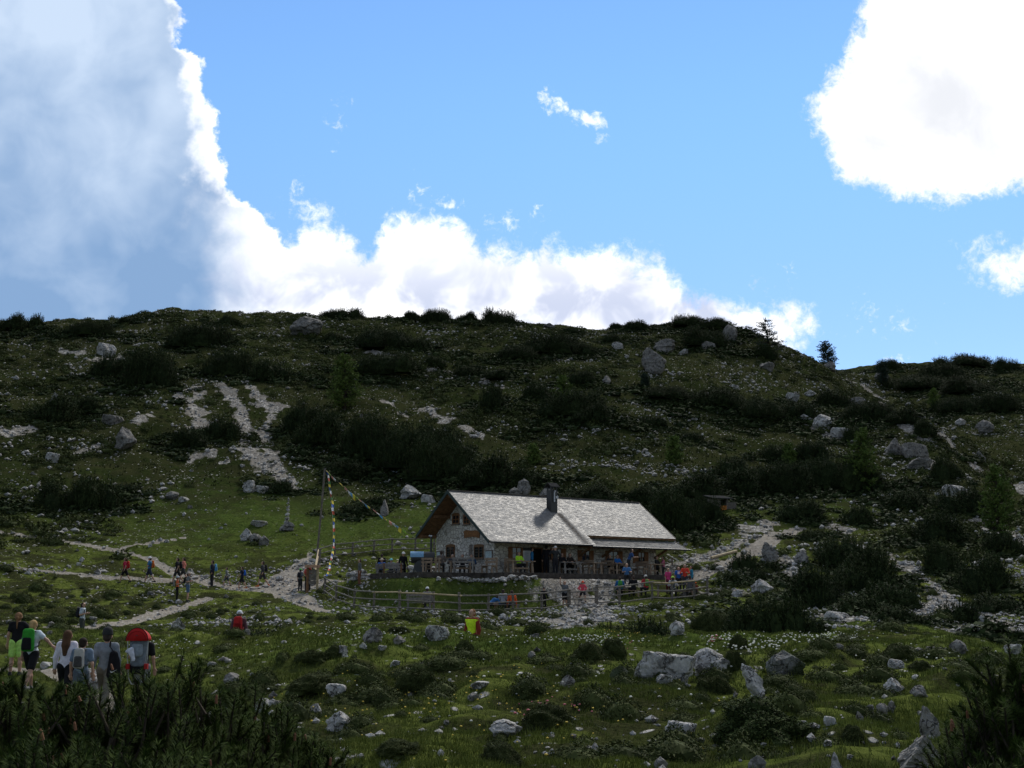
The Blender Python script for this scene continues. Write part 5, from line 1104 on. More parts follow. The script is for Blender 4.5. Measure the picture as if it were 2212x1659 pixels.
# carved name board on the gable: an uneven brown plank with unreadable relief
def board(q):
    A = [on_plane(*Z1(x, y), 0, 0) for x, y in ((476, 508), (492, 498), (530, 503), (566, 500), (590, 508), (588, 558), (560, 548), (520, 549), (480, 558))]
    q.prism([(0 - .02, p.y, p.z) for p in A], (-.06, 0, 0))
nb = part('name_board', M_SHUT, hut, board)
M_CARVE = mat('carved_light_wood', (.34, .17, .07), .7, .2, var=.2)
def carve(q):
    for k in range(11):
        p0 = on_plane(*Z1(490 + k * 8.6, 534 + 4 * math.sin(k)), 0, 0); p1 = on_plane(*Z1(493 + k * 8.6 + 2 * math.sin(k * 2.3), 517 + 3 * math.cos(k * 1.7)), 0, 0)
        q.bar((-.088, p0.y, p0.z), (-.088, p1.y, p1.z), .05, .014, up=(1, 0, 0))
part('carving', M_CARVE, nb, carve)
def gable_board(x0, x1, y0, y1, name, m_in, d=.05):
    a, b = on_plane(*Z1(x0, y1), 0, 0), on_plane(*Z1(x1, y0), 0, 0); v0, v1 = min(a.y, b.y), max(a.y, b.y)
    o = part(name, M_OLD, hut, lambda q: q.box(-d, -.004, v0, v1, a.z, b.z))
    if m_in: part('print', m_in, o, lambda q: q.box(-d - .012, -d - .002, v0 + .09, v1 - .09, a.z + .08, b.z - .08))
gable_board(272, 325, 650, 700, 'info_board', M_BLUEP); gable_board(629, 686, 644, 718, 'info_board', M_BLUEP); gable_board(514, 535, 606, 690, 'thermometer_board', None)
_p, _q = on_plane(*Z1(904, 740), 1, 0), on_plane(*Z1(961, 651), 1, 0)
ps = part('notice_panel', M_WHITE, hut, lambda q: q.box(_p.x, _q.x, -.07, -.03, _p.z, _q.z))
part('header', M_DARK, ps, lambda q: q.box(_p.x, _q.x, -.075, -.03, _q.z + .003, _q.z + .2))
part('printed_lines', M_STEEL, ps, lambda q: [q.box(_p.x + .1, _p.x + .1 + (_q.x - _p.x - .2) * k_, -.073, -.0702, z_, z_ + .025) for z_, k_ in zip(np.linspace(_p.z + .12, _q.z - .15, 9), (.5, .9, .7, .8, .6, .9, .4, .8, .7))])

# ------------------------------------------------------------------ terrace
ter = empty('terrace', (HX, HY, HZ), HYAW, 'low plank terrace along the front and gable of the hut', 'terrace')
def deck(q):
    for k in range(16):
        v0 = -2.95 + k * .184
        if v0 < -.85: q.box(-1.3, HL - .4, v0, v0 + .174, FZ - .05, FZ)
        else: q.box(-5.9, HL - .4, v0, v0 + .174, FZ - .05, FZ)
    for k in range(29):
        v0 = .004 + k * .184
        q.box(-5.9, -.01, v0, v0 + .174, FZ - .05, FZ)
part('planks', M_GREYB, ter, deck)
part('fascia', mat('dark_deck_edge_timber', (.06, .052, .045), .9, .1, var=.4, scale=4), ter, lambda q: [q.box(-1.3, HL - .4, -3.0, -2.955, FZ - .34, FZ - .006), q.box(-5.9, -1.3, -.90, -.86, FZ - .34, FZ - .006), q.box(-1.345, -1.305, -3.0, -.86, FZ - .34, FZ - .006), q.box(-5.95, -5.905, -.9, 5.34, FZ - .34, FZ - .006)])  # fascia in darker brown timber than the planks
def fl(px, v):
    """hut coordinate u on the terrace (or beside it) at depth v seen in column px"""
    u = 5.
    for _ in range(25):
        w_ = HM @ Vector((u, v, FZ)); q0 = proj(w_)[0]; q1 = proj(HM @ Vector((u + .1, v, FZ)))[0]; u += (px - q0) / (q1 - q0) * .1
    return u
# dry stone wall below the terrace
def stones_wall(name, pts, label, seed, n, s0, s1, layers):
    g = np.random.default_rng(seed); Vs, Fs, o_ = [], [], 0
    c = Vector((0, 0, 0))
    for k in range(n):
        t = g.uniform(0, 1) * (len(pts) - 1); i = min(int(t), len(pts) - 2); p = pts[i].lerp(pts[i+1], t - i); s = g.uniform(s0, s1); ly = g.integers(0, layers)
        V_, F = rock_shape(int(seed * 50 + k), (1, .8, .62), cuts=8, base=ICO2)
        V_ = V_ * s + np.array([p.x + g.uniform(-.15, .15), p.y + g.uniform(-.2, .2), H(p.x, p.y) + s * .3 + ly * s0 * 1.1])
        Vs.append(V_); Fs.append(F + o_); o_ += len(V_)
    return tag(new_obj(name, np.concatenate(Vs), np.concatenate(Fs), R_PALE), label, 'wall')
stones_wall('dry_stone_wall', [Vector((*(HM @ Vector((u, v, 0))).xy, 0)) for u, v in ((-5.2, -1.35), (-1.75, -1.4), (-1.7, -3.35), (.9, -3.4))], 'low dry stone wall under the terrace edge', 3, 90, .10, .2, 2)
stones_wall('dry_stone_wall', [at_d(*Z4(x, 1180), 79.5) for x in (540, 640, 740)], 'short stone wall beside the long bench', 4, 26, .18, .3, 3)
stones_wall('dry_stone_wall', [at_d(*Z4(x, 1000), 86) for x in (1235, 1360, 1490)], 'heap of pale stones behind the barrel grill', 5, 30, .2, .34, 3)

# ------------------------------------------------------------------ tables and benches
TB = 'tables and benches of the hut'
def table(loc, rz, L, label, m_=None, W_=.8, Hh=.76):
    m_ = m_ or M_BENCH; e = empty('wooden_table', loc, rz, label, 'table', TB)
    part('tabletop', m_, e, lambda q: [q.box(-L / 2, L / 2, -W_ / 2 + k * W_ / 4 + .006, -W_ / 2 + (k + 1) * W_ / 4 - .006, Hh - .05, Hh) for k in range(4)])
    for sx in (-1, 1):
        for sy in (-1, 1): part('leg', m_, e, lambda q: q.bar((sx * (L / 2 - .18), sy * (W_ / 2 - .1), 0), (sx * (L / 2 - .2), sy * (W_ / 2 - .14), Hh - .052), .10))
    part('stretcher', m_, e, lambda q: q.box(-L / 2 + .25, L / 2 - .25, -.05, .05, .25, .35)); return e
def bench(loc, rz, L, label, back=True, m_=None, legm=None):
    """seat faces local +y; the backrest is on the -y side"""
    m_ = m_ or M_BENCH; legm = legm or m_; e = empty('wooden_bench', loc, rz, label, 'bench', TB)
    part('seat', m_, e, lambda q: [q.box(-L / 2, L / 2, -.2 + k * .2 + .005, -.2 + (k + 1) * .2 - .005, .42, .46) for k in range(2)])
    for sx in (-1, 1):
        part('leg', legm, e, lambda q: [q.box(sx * (L / 2 - .12) - .05, sx * (L / 2 - .12) + .05, -.28, -.205, 0, .92 if back else .42), q.box(sx * (L / 2 - .12) - .05, sx * (L / 2 - .12) + .05, -.20, .15, .33, .415)])
        part('leg', legm, e, lambda q: q.box(sx * (L / 2 - .12) - .05, sx * (L / 2 - .12) + .05, .09, .17, 0, .325))
    if back: part('backrest', m_, e, lambda q: [q.box(-L / 2, L / 2, -.20, -.165, z_, z_ + .14) for z_ in (.60, .80)])
    return e
def hutloc(px, v, h=None): return HM @ Vector((fl(px, v), v, FZ if h is None else h))
HPI = HYAW
for px0, px1, v, kind, lab, kw in [
    (508, 532, -1.7, 't', 'long table with orange lit legs left of the hut door', {}), (506, 520, -.75, 'b', 'wall bench behind the table left of the door', {}),
    (560, 580, -1.7, 't', 'grey table right of the hut door with two dark seated guests', {'m_': M_GREYB}), (559, 578, -.8, 'b', 'wall bench behind the dark seated guests', {}),
    (591, 599, -1.7, 't', 'small table at the corner where the apron roof starts', {}), (582, 589, -1.2, 'b2', 'short bench left of the small table under the apron roof', {}), (602, 609, -1.2, 'b2', 'short bench right of the small table under the apron roof', {}),
    (612, 624, -1.7, 't', 'table under the second shuttered window of the apron roof', {}), (611, 625, -.7, 'b', 'wall bench under the second shuttered window', {}), (636, 644, -1.3, 'b2', 'short bench under the last shuttered window', {}), (646, 660, -1.7, 't', 'table at the right end of the hut', {}),
    (483, 494, -1.0, 'b2', 'short bench at the corner of the hut below the map board', {})]:
    ua, ub = fl(px0, v), fl(px1, v)
    if kind == 't': table(HM @ Vector(((ua + ub) / 2, v, FZ)), HPI, max(ub - ua, 1.0), lab, **kw)
    elif kind == 'b': bench(HM @ Vector(((ua + ub) / 2, v, FZ)), HPI + math.pi, max(ub - ua, 1.), lab)
    else: bench(HM @ Vector(((ua + ub) / 2, v, FZ)), HPI + math.pi / 2, max(ub - ua, 1.3), lab)
# beside the gable: rows run parallel to the picture
def row(px0, px1, d, kind, lab, z=None, **kw):
    a, b = at_d(px0, 576, d), at_d(px1, 576, d); c = (a + b) / 2; c.z = H(c.x, c.y) if z is None else z; L = (b - a).length; rz = math.atan2(b.y - a.y, b.x - a.x)
    return table(c, rz, L, lab, **kw) if kind == 't' else bench(c, rz, L, lab, **kw)
FLZ = HZ + FZ
row(382, 403, 77.3, 'b', 'long pale bench with its back to the meadow and orange end posts', HZ - .08, m_=M_GREYB, legm=M_WOOD); row(375, 401, 78.5, 't', 'long grey table behind the pale bench', HZ - .06, m_=M_GREYB); row(375, 400, 79.6, 'b', 'bench on the far side of the long grey table', HZ - .05, m_=M_GREYB)
row(421, 433, 76.2, 'b', 'left bench on the terrace in front of the gable', FLZ, m_=M_BENCH); row(423, 446, 77.2, 't', 'table on the terrace in front of the info board', FLZ); row(452, 474.5, 75.4, 'b', 'long dark bench in front of the gable, back to the viewer', FLZ, m_=M_GREYB); row(448, 473, 76.4, 't', 'long table in front of the barred gable windows', FLZ); row(434, 441, 76.0, 'b', 'short bench in the middle of the terrace by the gable', FLZ, m_=M_BENCH)
row(406.5, 432.5, 70.4, 'b', 'lone bench beside the fence with the white capped guest', None, m_=M_GREYB); row(486, 520, 71.4, 'b', 'low bench behind the fence with three guests', None, back=False, m_=M_GREYB)
row(655, 690, 78.4, 't', 'table behind the fence at the right with a crowd of guests', None, m_=M_GREYB); row(656, 694, 77.4, 'b', 'bench in front of the crowded table at the right', None, back=False, m_=M_BENCH); row(616, 636, 78.0, 't', 'table on the gravel in front of the terrace steps', None, m_=M_GREYB); row(616, 640, 77.1, 'b', 'bench before the table on the gravel', None, back=False, m_=M_BENCH)

# ------------------------------------------------------------------ fences
M_RAIL = mat('bleached_pole_timber', (.17, .155, .135), .8, .15, var=.3, scale=7)
def fence(name, pts, label, ph, rails, m_post, m_rail, m_top=None, seed=1):
    g = random.Random(seed); base_ = pts[0]; e = empty(name, base_, 0, label, 'fence')
    L = [p - base_ for p in pts]
    for p in L:
        hh = ph * g.uniform(.95, 1.12); tl = Vector((g.uniform(-.04, .04), g.uniform(-.04, .04), hh))
        part('post', m_post, e, lambda q: q.tube([p + Vector((0, 0, -.15)), p + tl], .075, 8))
    for i, (a, b) in enumerate(zip(L[:-1], L[1:])):
        for k, rh in enumerate(rails):
            off = Vector((0, -.085, 0)); d = (b - a).normalized() * .12
            z0, z1 = g.uniform(-.03, .03), g.uniform(-.03, .03)
            mm = m_rail
            if m_top and k == 0 and i in m_top: mm = M_PALEW
            part('rail', mm, e, lambda q: q.tube([a - d + off * (1 + .15 * (i % 2)) + Vector((0, 0, rh * ph + z0)), b + d + off * (1 + .15 * (i % 2)) + Vector((0, 0, rh * ph + z1))], .045 if k == 0 else .038, 7))
    return e
def fpts(lst): return [at_d(px, py, d) for px, py, d in lst]
fence('pole_fence', fpts([(324.4, 591, 79.5), (336.2, 595, 76.8), (354.2, 602, 74), (373.7, 608, 71.6), (399.9, 608, 69.8), (433.8, 611, 69.2), (459.7, 613, 69.2), (488.2, 610, 70.0), (513, 610, 70.6), (541.7, 608, 71.4), (568.6, 603, 72.8)]), 'long grey pole fence along the meadow in front of the hut', 1.12, (.93, .56, .18), M_OLD, M_RAIL, (3, 4, 5))
fence('pole_fence', fpts([(596.7, 602, 73.1), (619.4, 601, 73.6), (652.3, 594, 75.0), (672, 593, 75.4), (694.3, 591, 76), (707, 588, 78)]), 'rising pole fence with a yellowish new top rail at the right of the hut', 1.12, (1.0, .56, .18), M_OLD, M_RAIL, (2, 3), 2)
fence('pole_fence', fpts([(569.6, 603, 72.9), (595.7, 602, 73.0)]), 'single gate bay of poles where the gravel track reaches the hut', 1.0, (.92, .45, .12), M_OLD, M_RAIL, None, 5)
fence('pole_fence', fpts([(320, 552, 91.5), (334.8, 551, 92.5), (352.4, 551.6, 93), (373.7, 550.7, 93.5), (392.2, 547.5, 94.5), (415.3, 546.6, 95), (434, 547, 95)]), 'back pole fence across the lawn left of the hut', 1.0, (.97, .58, .18), M_OLD, M_RAIL, None, 3)
fence('pole_fence', fpts([(314.5, 585, 84), (318, 566, 90)]), 'short pale sloping rail behind the trail sign', 1.05, (1., .6), M_OLD, M_PALEW, None, 4)
# trail sign at the fence corner
_s = at_d(*Z4(150, 1385), 80.5)
sg = empty('trail_sign', _s, .15, 'wooden trail sign of two pale posts with a little brown roof', 'sign')
for x_, m_ in ((-.42, M_WOOD), (.22, M_PALEW)): part('post', m_, sg, lambda q: q.tube([(x_, 0, -.2), (x_ + .02, 0, 1.75)], .085, 8))
part('board', M_OLD, sg, lambda q: [q.box(-.36, .16, -.03, .02, .55 + k * .24, .77 + k * .24) for k in range(4)])
part('roof', M_WOOD, sg, lambda q: q.prism([(-.6, -.2, 1.62), (-.6, .0, 1.8), (-.6, .2, 1.62), (-.6, .0, 1.86 - .14)], (1.0, 0, 0)))

# ------------------------------------------------------------------ flag pole and strings of flags
pb = at(*Z4(180, 1075)); PD = pb.xy.length
pt = Vector(pb) ; rt = ray(*Z4(275, 68)); k_ = pb.y / rt[1]; pt = Vector(rt) * k_
fp = empty('flag_pole', pb, 0, 'tall dark leaning pole that carries two strings of flags', 'pole')
part('shaft', M_OLD, fp, lambda q: q.tube([(0, 0, -.3), (pt - pb) * .5 + Vector((.03, 0, 0)), pt - pb], .075, 8)); part('top_ring', M_DARK, fp, lambda q: q.box((pt - pb).x - .09, (pt - pb).x + .09, (pt - pb).y - .09, (pt - pb).y + .09, (pt - pb).z, (pt - pb).z + .05))
FC = {n: mat('flag_' + n, c, .7, .1, var=.08) for n, c in dict(blue=(.04, .10, .35), white=(.62, .62, .62), red=(.42, .07, .035), green=(.05, .16, .05), yellow=(.62, .50, .06), lightblue=(.10, .32, .55), pink=(.60, .28, .22), lime=(.28, .48, .06)).items()}
def flagline(name, pts, label, cols, n, w_, h_, seed, across):
    g = random.Random(seed); base_ = pts[0]; e = empty(name, base_, 0, label, 'flags')
    P = [p - base_ for p in pts]; cum = [0]
    for a, b in zip(P[:-1], P[1:]): cum.append(cum[-1] + (b - a).length)
    def f(s):
        for i in range(len(P) - 1):
            if s <= cum[i+1]: return P[i].lerp(P[i+1], (s - cum[i]) / (cum[i+1] - cum[i]))
        return P[-1]
    part('cord', M_OLD, e, lambda q: q.tube(P, .012, 4))
    T = cum[-1]
    for k in range(n):
        s0 = T * (k + .06) / n; s1 = T * (k + .94) / n
        if across and g.random() < .12: continue
        a, b = f(s0), f(s1); dn = Vector((g.uniform(.4, 1.), g.uniform(-.5, .3), g.uniform(-.3, .1))).normalized() if across == 0 else Vector((g.uniform(-.3, .7), g.uniform(-.3, .3), -g.uniform(.3, 1.))).normalized()
        hh = h_ * (g.uniform(.75, 1.15) if across == 0 else g.uniform(.25, 1.1))
        q = MB(); R_ = 4; o = 0
        for i in range(R_ + 1):
            t = i / R_; rip = Vector((0, .05 * math.sin(t * 5 + k), .03 * math.sin(t * 7 + k * 2)))
            q.v += [a + dn * hh * t + rip, b + dn * hh * t + rip * 1.2 - Vector((0, 0, .04 * t))]
        for i in range(R_): q.f.append([2 * i, 2 * i + 1, 2 * i + 3, 2 * i + 2])
        o = new_obj('flag', q.v, q.f, FC[cols[k % len(cols)]], e)
        sd_ = o.modifiers.new('cloth', 'SOLIDIFY'); sd_.thickness = .012
    return e
top = pt + Vector((.06, 0, -.12)); eave = HM @ Vector((-OL - .06, HD + OB, roofh(HD + OB) - .05))
flagline('flag_line', [top.lerp(eave, t) + Vector((0, 0, -.9 * 4 * t * (1 - t) * .35)) for t in np.linspace(0, 1, 14)], 'slanting string of flags from the pole to the hut eave', ['yellow', 'lime', 'pink', 'white', 'lightblue'], 30, .30, .34, 1, 1)
ends = [(300, 130), (320, 270), (345, 430), (358, 600), (366, 760), (362, 920), (345, 1020), (325, 1110), (310, 1190), (285, 1250)]
dd = np.linspace(pb.y, at_d(326, 575, 79).y, len(ends)); P_ = [top]
for (x_, y_), d_ in zip(ends, dd):
    r_ = ray(*Z4(x_, y_)); P_.append(Vector(r_) * (d_ / r_[1]))
flagline('flag_line', P_, 'hanging string of flags from the pole top down to the fence', ['blue', 'white', 'red', 'green', 'yellow'], 36, .26, .15, 2, 0)

# ------------------------------------------------------------------ stone pillar, grill, shed and odd timber
sp0 = at(*[v * O2P for v in (619, 1143)]); spx = ppm(sp0)
pl = empty('stone_pillar', (sp0.x, sp0.y, sp0.z + .32), 0, 'slender pale pillar of stacked stone blocks with a pointed top', 'pillar')
z_ = 0.; ht_ = 60 * O2P / spx
for k, f_ in enumerate((.17, .15, .15, .13, .12, .11, .17)):
    V_, F = rock_shape(40 + k, (1, 1, 1), cuts=9, rough=.05, base=ICO3); V_ /= np.abs(V_).max(0); w_ = .27 - .028 * k
    if k == 6: V_[:, :2] *= (1 - .45 * np.clip(V_[:, 2:3] + .2, 0, 1.1))
    o = new_obj('block' if k < 6 else 'tip', V_ * np.array([w_, w_ * .9, f_ * ht_ * .54]), F, R_PALE, pl); o.location = (.015 * k + .03 * math.sin(k * 2), 0, z_ + f_ * ht_ * .5); z_ += f_ * ht_
gl = hutloc(422, 3.0); gr = empty('barrel_grill', gl, HYAW - .6, 'black barrel smoker with a pale blue lid, chimney pipe and wheel', 'grill')
M_LID = mat('blue_lid_paint', (.16, .33, .50), .3, .5, var=.1)
def halfcyl(q, r, x0, x1, z, a0, a1): q.prism([(x0, r * math.cos(a), z + r * math.sin(a)) for a in np.linspace(a0, a1, 10)], (x1 - x0, 0, 0))
part('drum', M_DARK, gr, lambda q: halfcyl(q, .36, -.7, .8, 1.0, math.pi, 2 * math.pi)); part('lid', M_LID, gr, lambda q: halfcyl(q, .37, -.75, .1, 1.02, 0, math.pi)); part('hood', M_DARK, gr, lambda q: halfcyl(q, .36, .13, .8, 1.02, 0, math.pi))
part('chimney_pipe', M_DARK, gr, lambda q: q.tube([(.55, .1, 1.3), (.55, .1, 2.35)], .07, 8)); part('pipe_cap', M_STEEL, gr, lambda q: q.box(.40, .62, 0., .2, 2.352, 2.42))
for x_ in (-.55, .6): part('leg', M_DARK, gr, lambda q: q.bar((x_, 0, .0), (x_ * .8, 0, .68), .08))
part('wheel', M_DARK, gr, lambda q: q.tube([(-.1, -.42, .42), (-.1, -.36, .42)], .4, 16))
sh0 = at_d(*Z5(800, 250), 111); shd = empty('small_shed', sh0, .35, 'tiny dark roofed shed with an orange half door on the slope', 'shed'); shd.scale = (.78, .78, .8)
part('wall', M_OLD, shd, lambda q: [q.box(-1.0, -.25, -.05, 0, -.3, 1.25), q.box(.55, .75, -.05, 0, -.3, 1.25), q.box(-1.0, .75, 1.5, 1.55, -.3, 1.5), q.box(-1.05, -1.003, -.05, 1.55, -.3, 1.3), q.box(.753, .80, -.05, 1.55, -.3, 1.3)])
part('door', M_ORANGE, shd, lambda q: q.box(-.24, .54, -.06, -.02, -.25, .55)); part('shade_board', M_INSHADE, shd, lambda q: q.box(-.9, .7, .6, .65, -.3, 1.25))  # near-black board behind the opening has the shade inside put into its colour
part('roof', M_SOOT, shd, lambda q: q.prism([(-1.5, -.45, 1.28), (-1.5, 1.9, 1.75), (-1.5, 1.9, 1.83), (-1.5, -.45, 1.36)], (2.75, 0, 0)))
part('side_fence', M_OLD, shd, lambda q: [q.box(.85 + .15 * k, .98 + .15 * k, .0, .04, -.3, .95) for k in range(7)])
a_, b_ = at(*Z5(680, 795)), at(*Z5(958, 722)); tag(MB().tube([a_ + Vector((0, 0, .12)), b_ + Vector((0, 0, .12))], .11, 8).build('timber_beam', M_PALEW), 'long pale beam lying beside the rising footpath', 'beam')
c_ = at(*Z5(272, 868)); wb = empty('leaning_board', c_, .5, 'white board propped on a post behind the crowded table', 'board'); part('panel', M_WHITE, wb, lambda q: q.prism([(-.45, 0, .75), (.5, .1, .35), (.55, .5, .45), (-.4, .4, .85)], (0, 0, .04))); part('post', M_OLD, wb, lambda q: q.box(-.1, 0, .18, .26, -.2, .6))
# ------------------------------------------------------------------ people: smooth bodies grown round posed limbs
def net(F, org, vx):
    """surface net of a sampled distance field: returns vertices and quads"""
    ins = F < 0; nx, ny, nz = F.shape
    c = [ins[i:nx-1+i, j:ny-1+j, k:nz-1+k] for i in (0, 1) for j in (0, 1) for k in (0, 1)]
    s = sum(q.astype(np.int8) for q in c); cell = (s > 0) & (s < 8)
    idx = np.argwhere(cell); nid = np.full(cell.shape, -1); nid[tuple(idx.T)] = np.arange(len(idx))
    acc = np.zeros((len(idx), 3)); cnt = np.zeros(len(idx))
    cor = [(i, j, k) for i in (0, 1) for j in (0, 1) for k in (0, 1)]
    for a in range(8):
        for b in range(a + 1, 8):
            A, B = np.array(cor[a]), np.array(cor[b])
            if np.abs(A - B).sum() != 1: continue
            fa = F[tuple((idx + A).T)]; fb = F[tuple((idx + B).T)]; m_ = (fa < 0) != (fb < 0)
            t = np.where(m_, fa / np.where(m_, fa - fb, 1), 0)[:, None]
            acc += np.where(m_[:, None], A + (B - A) * t, 0); cnt += m_
    V_ = (idx + acc / cnt[:, None]) * vx + org
    Q = []
    for ax in range(3):
        o1, o2 = [(1, 2), (2, 0), (0, 1)][ax]
        sl = [slice(1, -1)] * 3; sl[ax] = slice(0, -1); sl2 = list(sl); sl2[ax] = slice(1, None)
        a = ins[tuple(sl)]; b = ins[tuple(sl2)]
        for flip, m_ in ((False, a & ~b), (True, ~a & b)):
            p = np.argwhere(m_); off = np.ones(3, int); off[ax] = 0; p = p + off
            d1 = np.zeros(3, int); d1[o1] = 1; d2 = np.zeros(3, int); d2[o2] = 1
            q = np.stack([nid[tuple((p).T)], nid[tuple((p - d1).T)], nid[tuple((p - d1 - d2).T)], nid[tuple((p - d2).T)]], 1)
            Q.append(q if not flip else q[:, ::-1])
    return V_, np.concatenate(Q)
def field(caps, vx, k=.03, pad=.05, clip=None):
    """caps: (a, b, ra, rb, flat) tapered capsules; flat < 1 squeezes them front to back"""
    P = np.array([c[0] for c in caps] + [c[1] for c in caps]); R_ = max(max(c[2], c[3]) for c in caps)
    lo, hi = P.min(0) - R_ - pad, P.max(0) + R_ + pad; n = np.maximum(np.ceil((hi - lo) / vx).astype(int) + 1, 4)
    g = np.stack(np.meshgrid(*[lo[i] + vx * np.arange(n[i]) for i in range(3)], indexing='ij'), -1)
    F = None
    for a, b, ra, rb, fl_ in caps:
        a, b = np.array(a, float), np.array(b, float); sc = np.array([1, 1 / fl_, 1]); ga = (g - a) * sc; d = (b - a) * sc; t = np.clip(ga @ d / max(d @ d, 1e-9), 0, 1)
        D_ = np.linalg.norm(ga - t[..., None] * d, axis=-1) - (ra + (rb - ra) * t)
        if F is None: F = D_
        else:
            h = np.maximum(k - np.abs(F - D_), 0) / k; F = np.minimum(F, D_) - h * h * k * .25
    if clip:
        for n_, d_ in clip: F = np.maximum(F, g @ np.array(n_) - d_)
    F[0], F[-1], F[:, 0], F[:, -1], F[:, :, 0], F[:, :, -1] = [np.maximum(q, vx) for q in (F[0], F[-1], F[:, 0], F[:, -1], F[:, :, 0], F[:, :, -1])]
    return net(F, lo, vx)
SKIN = mat('skin', (.42, .25, .175), .55, .35, var=.1, scale=9)
def cloth(c, rough=.85): return mat('cloth_%02d_%02d_%02d' % tuple(int(x * 99) for x in c), c, rough, .15, var=.18, scale=11)
EYE_ME = None
def rotv(v, ax, an): return Matrix.Rotation(an, 3, ax) @ Vector(v)
def person(loc, heading, H_=1.75, pose='stand', label='', shirt=(.1, .1, .1), legs=(.05, .05, .06), sleeves=.5, shorts=False, hair=(.05, .035, .025), hairlen=0, hat=None, hatc=None, vx=.026, shoes=(.05, .05, .05), lean=0., phase=0., arms=None, face=False, fem=False, seat=.46, skirt=False, group=None, headturn=0., female_w=1., vest=None):
    """heading: 0 looks to the viewer (-y), pi looks away; local front is -y. Heights in metres for a 1.75 m figure, scaled to H_"""
    s = H_ / 1.75; V = Vector
    sh, hp = (.185 if not fem else .165), (.088 if not fem else .095)
    pz = .94; sit = pose in ('sit', 'sitlean')
    if sit: pz = seat / s + .09
    hipc = V((0, 0, pz)); L_ = math.radians(lean)
    up = V((0, -math.sin(L_), math.cos(L_)))
    chest = hipc + up * .36; neck = hipc + up * .53; head = neck + V((0, -.02 - .04 * math.sin(L_), .155)) if L_ < .9 else neck + up * .14 + V((0, 0, -.02))
    J = {}
    for sd_, sg in (('l', 1), ('r', -1)):
        J['sh' + sd_] = neck + V((sg * sh, 0, -.055)); J['hip' + sd_] = hipc + V((sg * hp, 0, -.02))
        if pose == 'walk': a1 = .42 * sg * (1 if phase >= 0 else -1); a2 = a1 + (-.1 if a1 > 0 else .55)
        else: a1 = .03 * sg; a2 = 0.
        if pose == 'run': a1 = .75 * sg; a2 = a1 + (.15 if a1 > 0 else 1.1)
        if pose == 'run' or pose == 'walk':
            kn = J['hip' + sd_] + V((0, -math.sin(a1) * .44, -math.cos(a1) * .44)); an = kn + V((0, math.sin(a2 - a1) * .42 - math.sin(a1) * .42 * (1 if a1 > 0 else 0) * .3, -math.cos(a2 - a1) * .41))
        elif sit:
            kn = J['hip' + sd_] + V((sg * .05, -.43, .0)); an = V((kn.x + sg * .01, kn.y + .03, max(.08, kn.z - .42)))
        else:
            kn = J['hip' + sd_] + V((sg * .015, -.02, -.43)); an = V((sg * (hp + .03), .0, .085))
        J['kn' + sd_], J['an' + sd_] = kn, an
        a = (arms or {}).get(sd_, 'hang')
        if a == 'hang': el = J['sh' + sd_] + V((sg * .07, .02, -.28)); ha = el + V((sg * .02, -.06, -.25))
        elif a == 'swing': q = .35 * (-sg if phase >= 0 else sg); el = J['sh' + sd_] + V((sg * .06, -math.sin(q) * .27 + .03, -.26)); ha = el + V((0, -.12 - math.sin(q) * .12, -.21))
        elif a == 'bent': el = J['sh' + sd_] + V((sg * .09, .03, -.26)); ha = el + V((-sg * .10, -.20, .06))
        elif a == 'table': el = J['sh' + sd_] + V((sg * .10, -.12, -.24)); ha = el + V((-sg * .10, -.22, .02))
        elif a == 'up': el = J['sh' + sd_] + V((sg * .18, -.1, .16)); ha = el + V((sg * .02, -.06, .24))
        elif a == 'hip': el = J['sh' + sd_] + V((sg * .17, .06, -.22)); ha = el + V((-sg * .13, -.06, -.16))
        elif a == 'face': el = J['sh' + sd_] + V((sg * .16, -.14, -.14)); ha = head + V((sg * .09, -.10, .0))
        elif a == 'out': el = J['sh' + sd_] + V((sg * .2, -.04, -.16)); ha = el + V((sg * .14, -.06, -.16))
        J['el' + sd_], J['ha' + sd_] = el, ha
    wst = hipc + up * .16
    low = min(J['anl'].z, J['anr'].z) - .085
    caps = [(hipc + V((hp * .6, 0, 0)), hipc - V((hp * .6, 0, 0)), .108, .108, .85), (hipc, wst, .125 if not fem else .115, .118 if not fem else .10, .75), (wst, chest, .12 if not fem else .10, .145 if not fem else .125, .68), (chest + V((.07, 0, .02)), chest + V((-.07, 0, .02)), .12, .12, .75), (J['shl'] + V((-.03, 0, 0)), J['shr'] + V((.03, 0, 0)), .068, .068, .9),
            (neck + V((0, 0, -.03)), head + V((0, .01, -.05)), .056, .05, 1), (head + V((0, .012, .02)), head + V((0, -.008, -.045)), .094, .07, 1.1), (head + V((0, -.10, -.01)), head + V((0, -.115, -.03)), .014, .017, 1), (head + V((.09, .01, -.01)), head + V((.092, .015, -.035)), .02, .014, 1), (head + V((-.09, .01, -.01)), head + V((-.092, .015, -.035)), .02, .014, 1)]
    limb = []
    for sd_, sg in (('l', 1), ('r', -1)):
        kn, an, el, ha = J['kn' + sd_], J['an' + sd_], J['el' + sd_], J['ha' + sd_]
        caps += [(J['hip' + sd_], kn, .088, .055, 1), (kn, kn.lerp(an, .35), .053, .056, 1), (kn.lerp(an, .35), an, .056, .036, 1), (an + V((0, .03, -.045)), an + V((sg * .02, -.15, -.055)), .036, .03, 1), (J['sh' + sd_], el, .05, .038, 1), (el, ha, .04, .026, 1)]
        d = (ha - el).normalized(); sx = d.cross(V((0, 1, 0))) if abs(d.y) < .9 else V((1, 0, 0)); sx.normalize(); n_ = d.cross(sx)
        caps.append((ha, ha + d * .07, .026, .03, 1))
        for q, (o_, ln) in enumerate(((-.028, .07), (-.009, .082), (.010, .077), (.028, .06))): caps.append((ha + d * .075 + sx * o_, ha + d * (.075 + ln) + sx * o_ * 1.1 + n_ * .02 * sg, .0105, .009, 1))
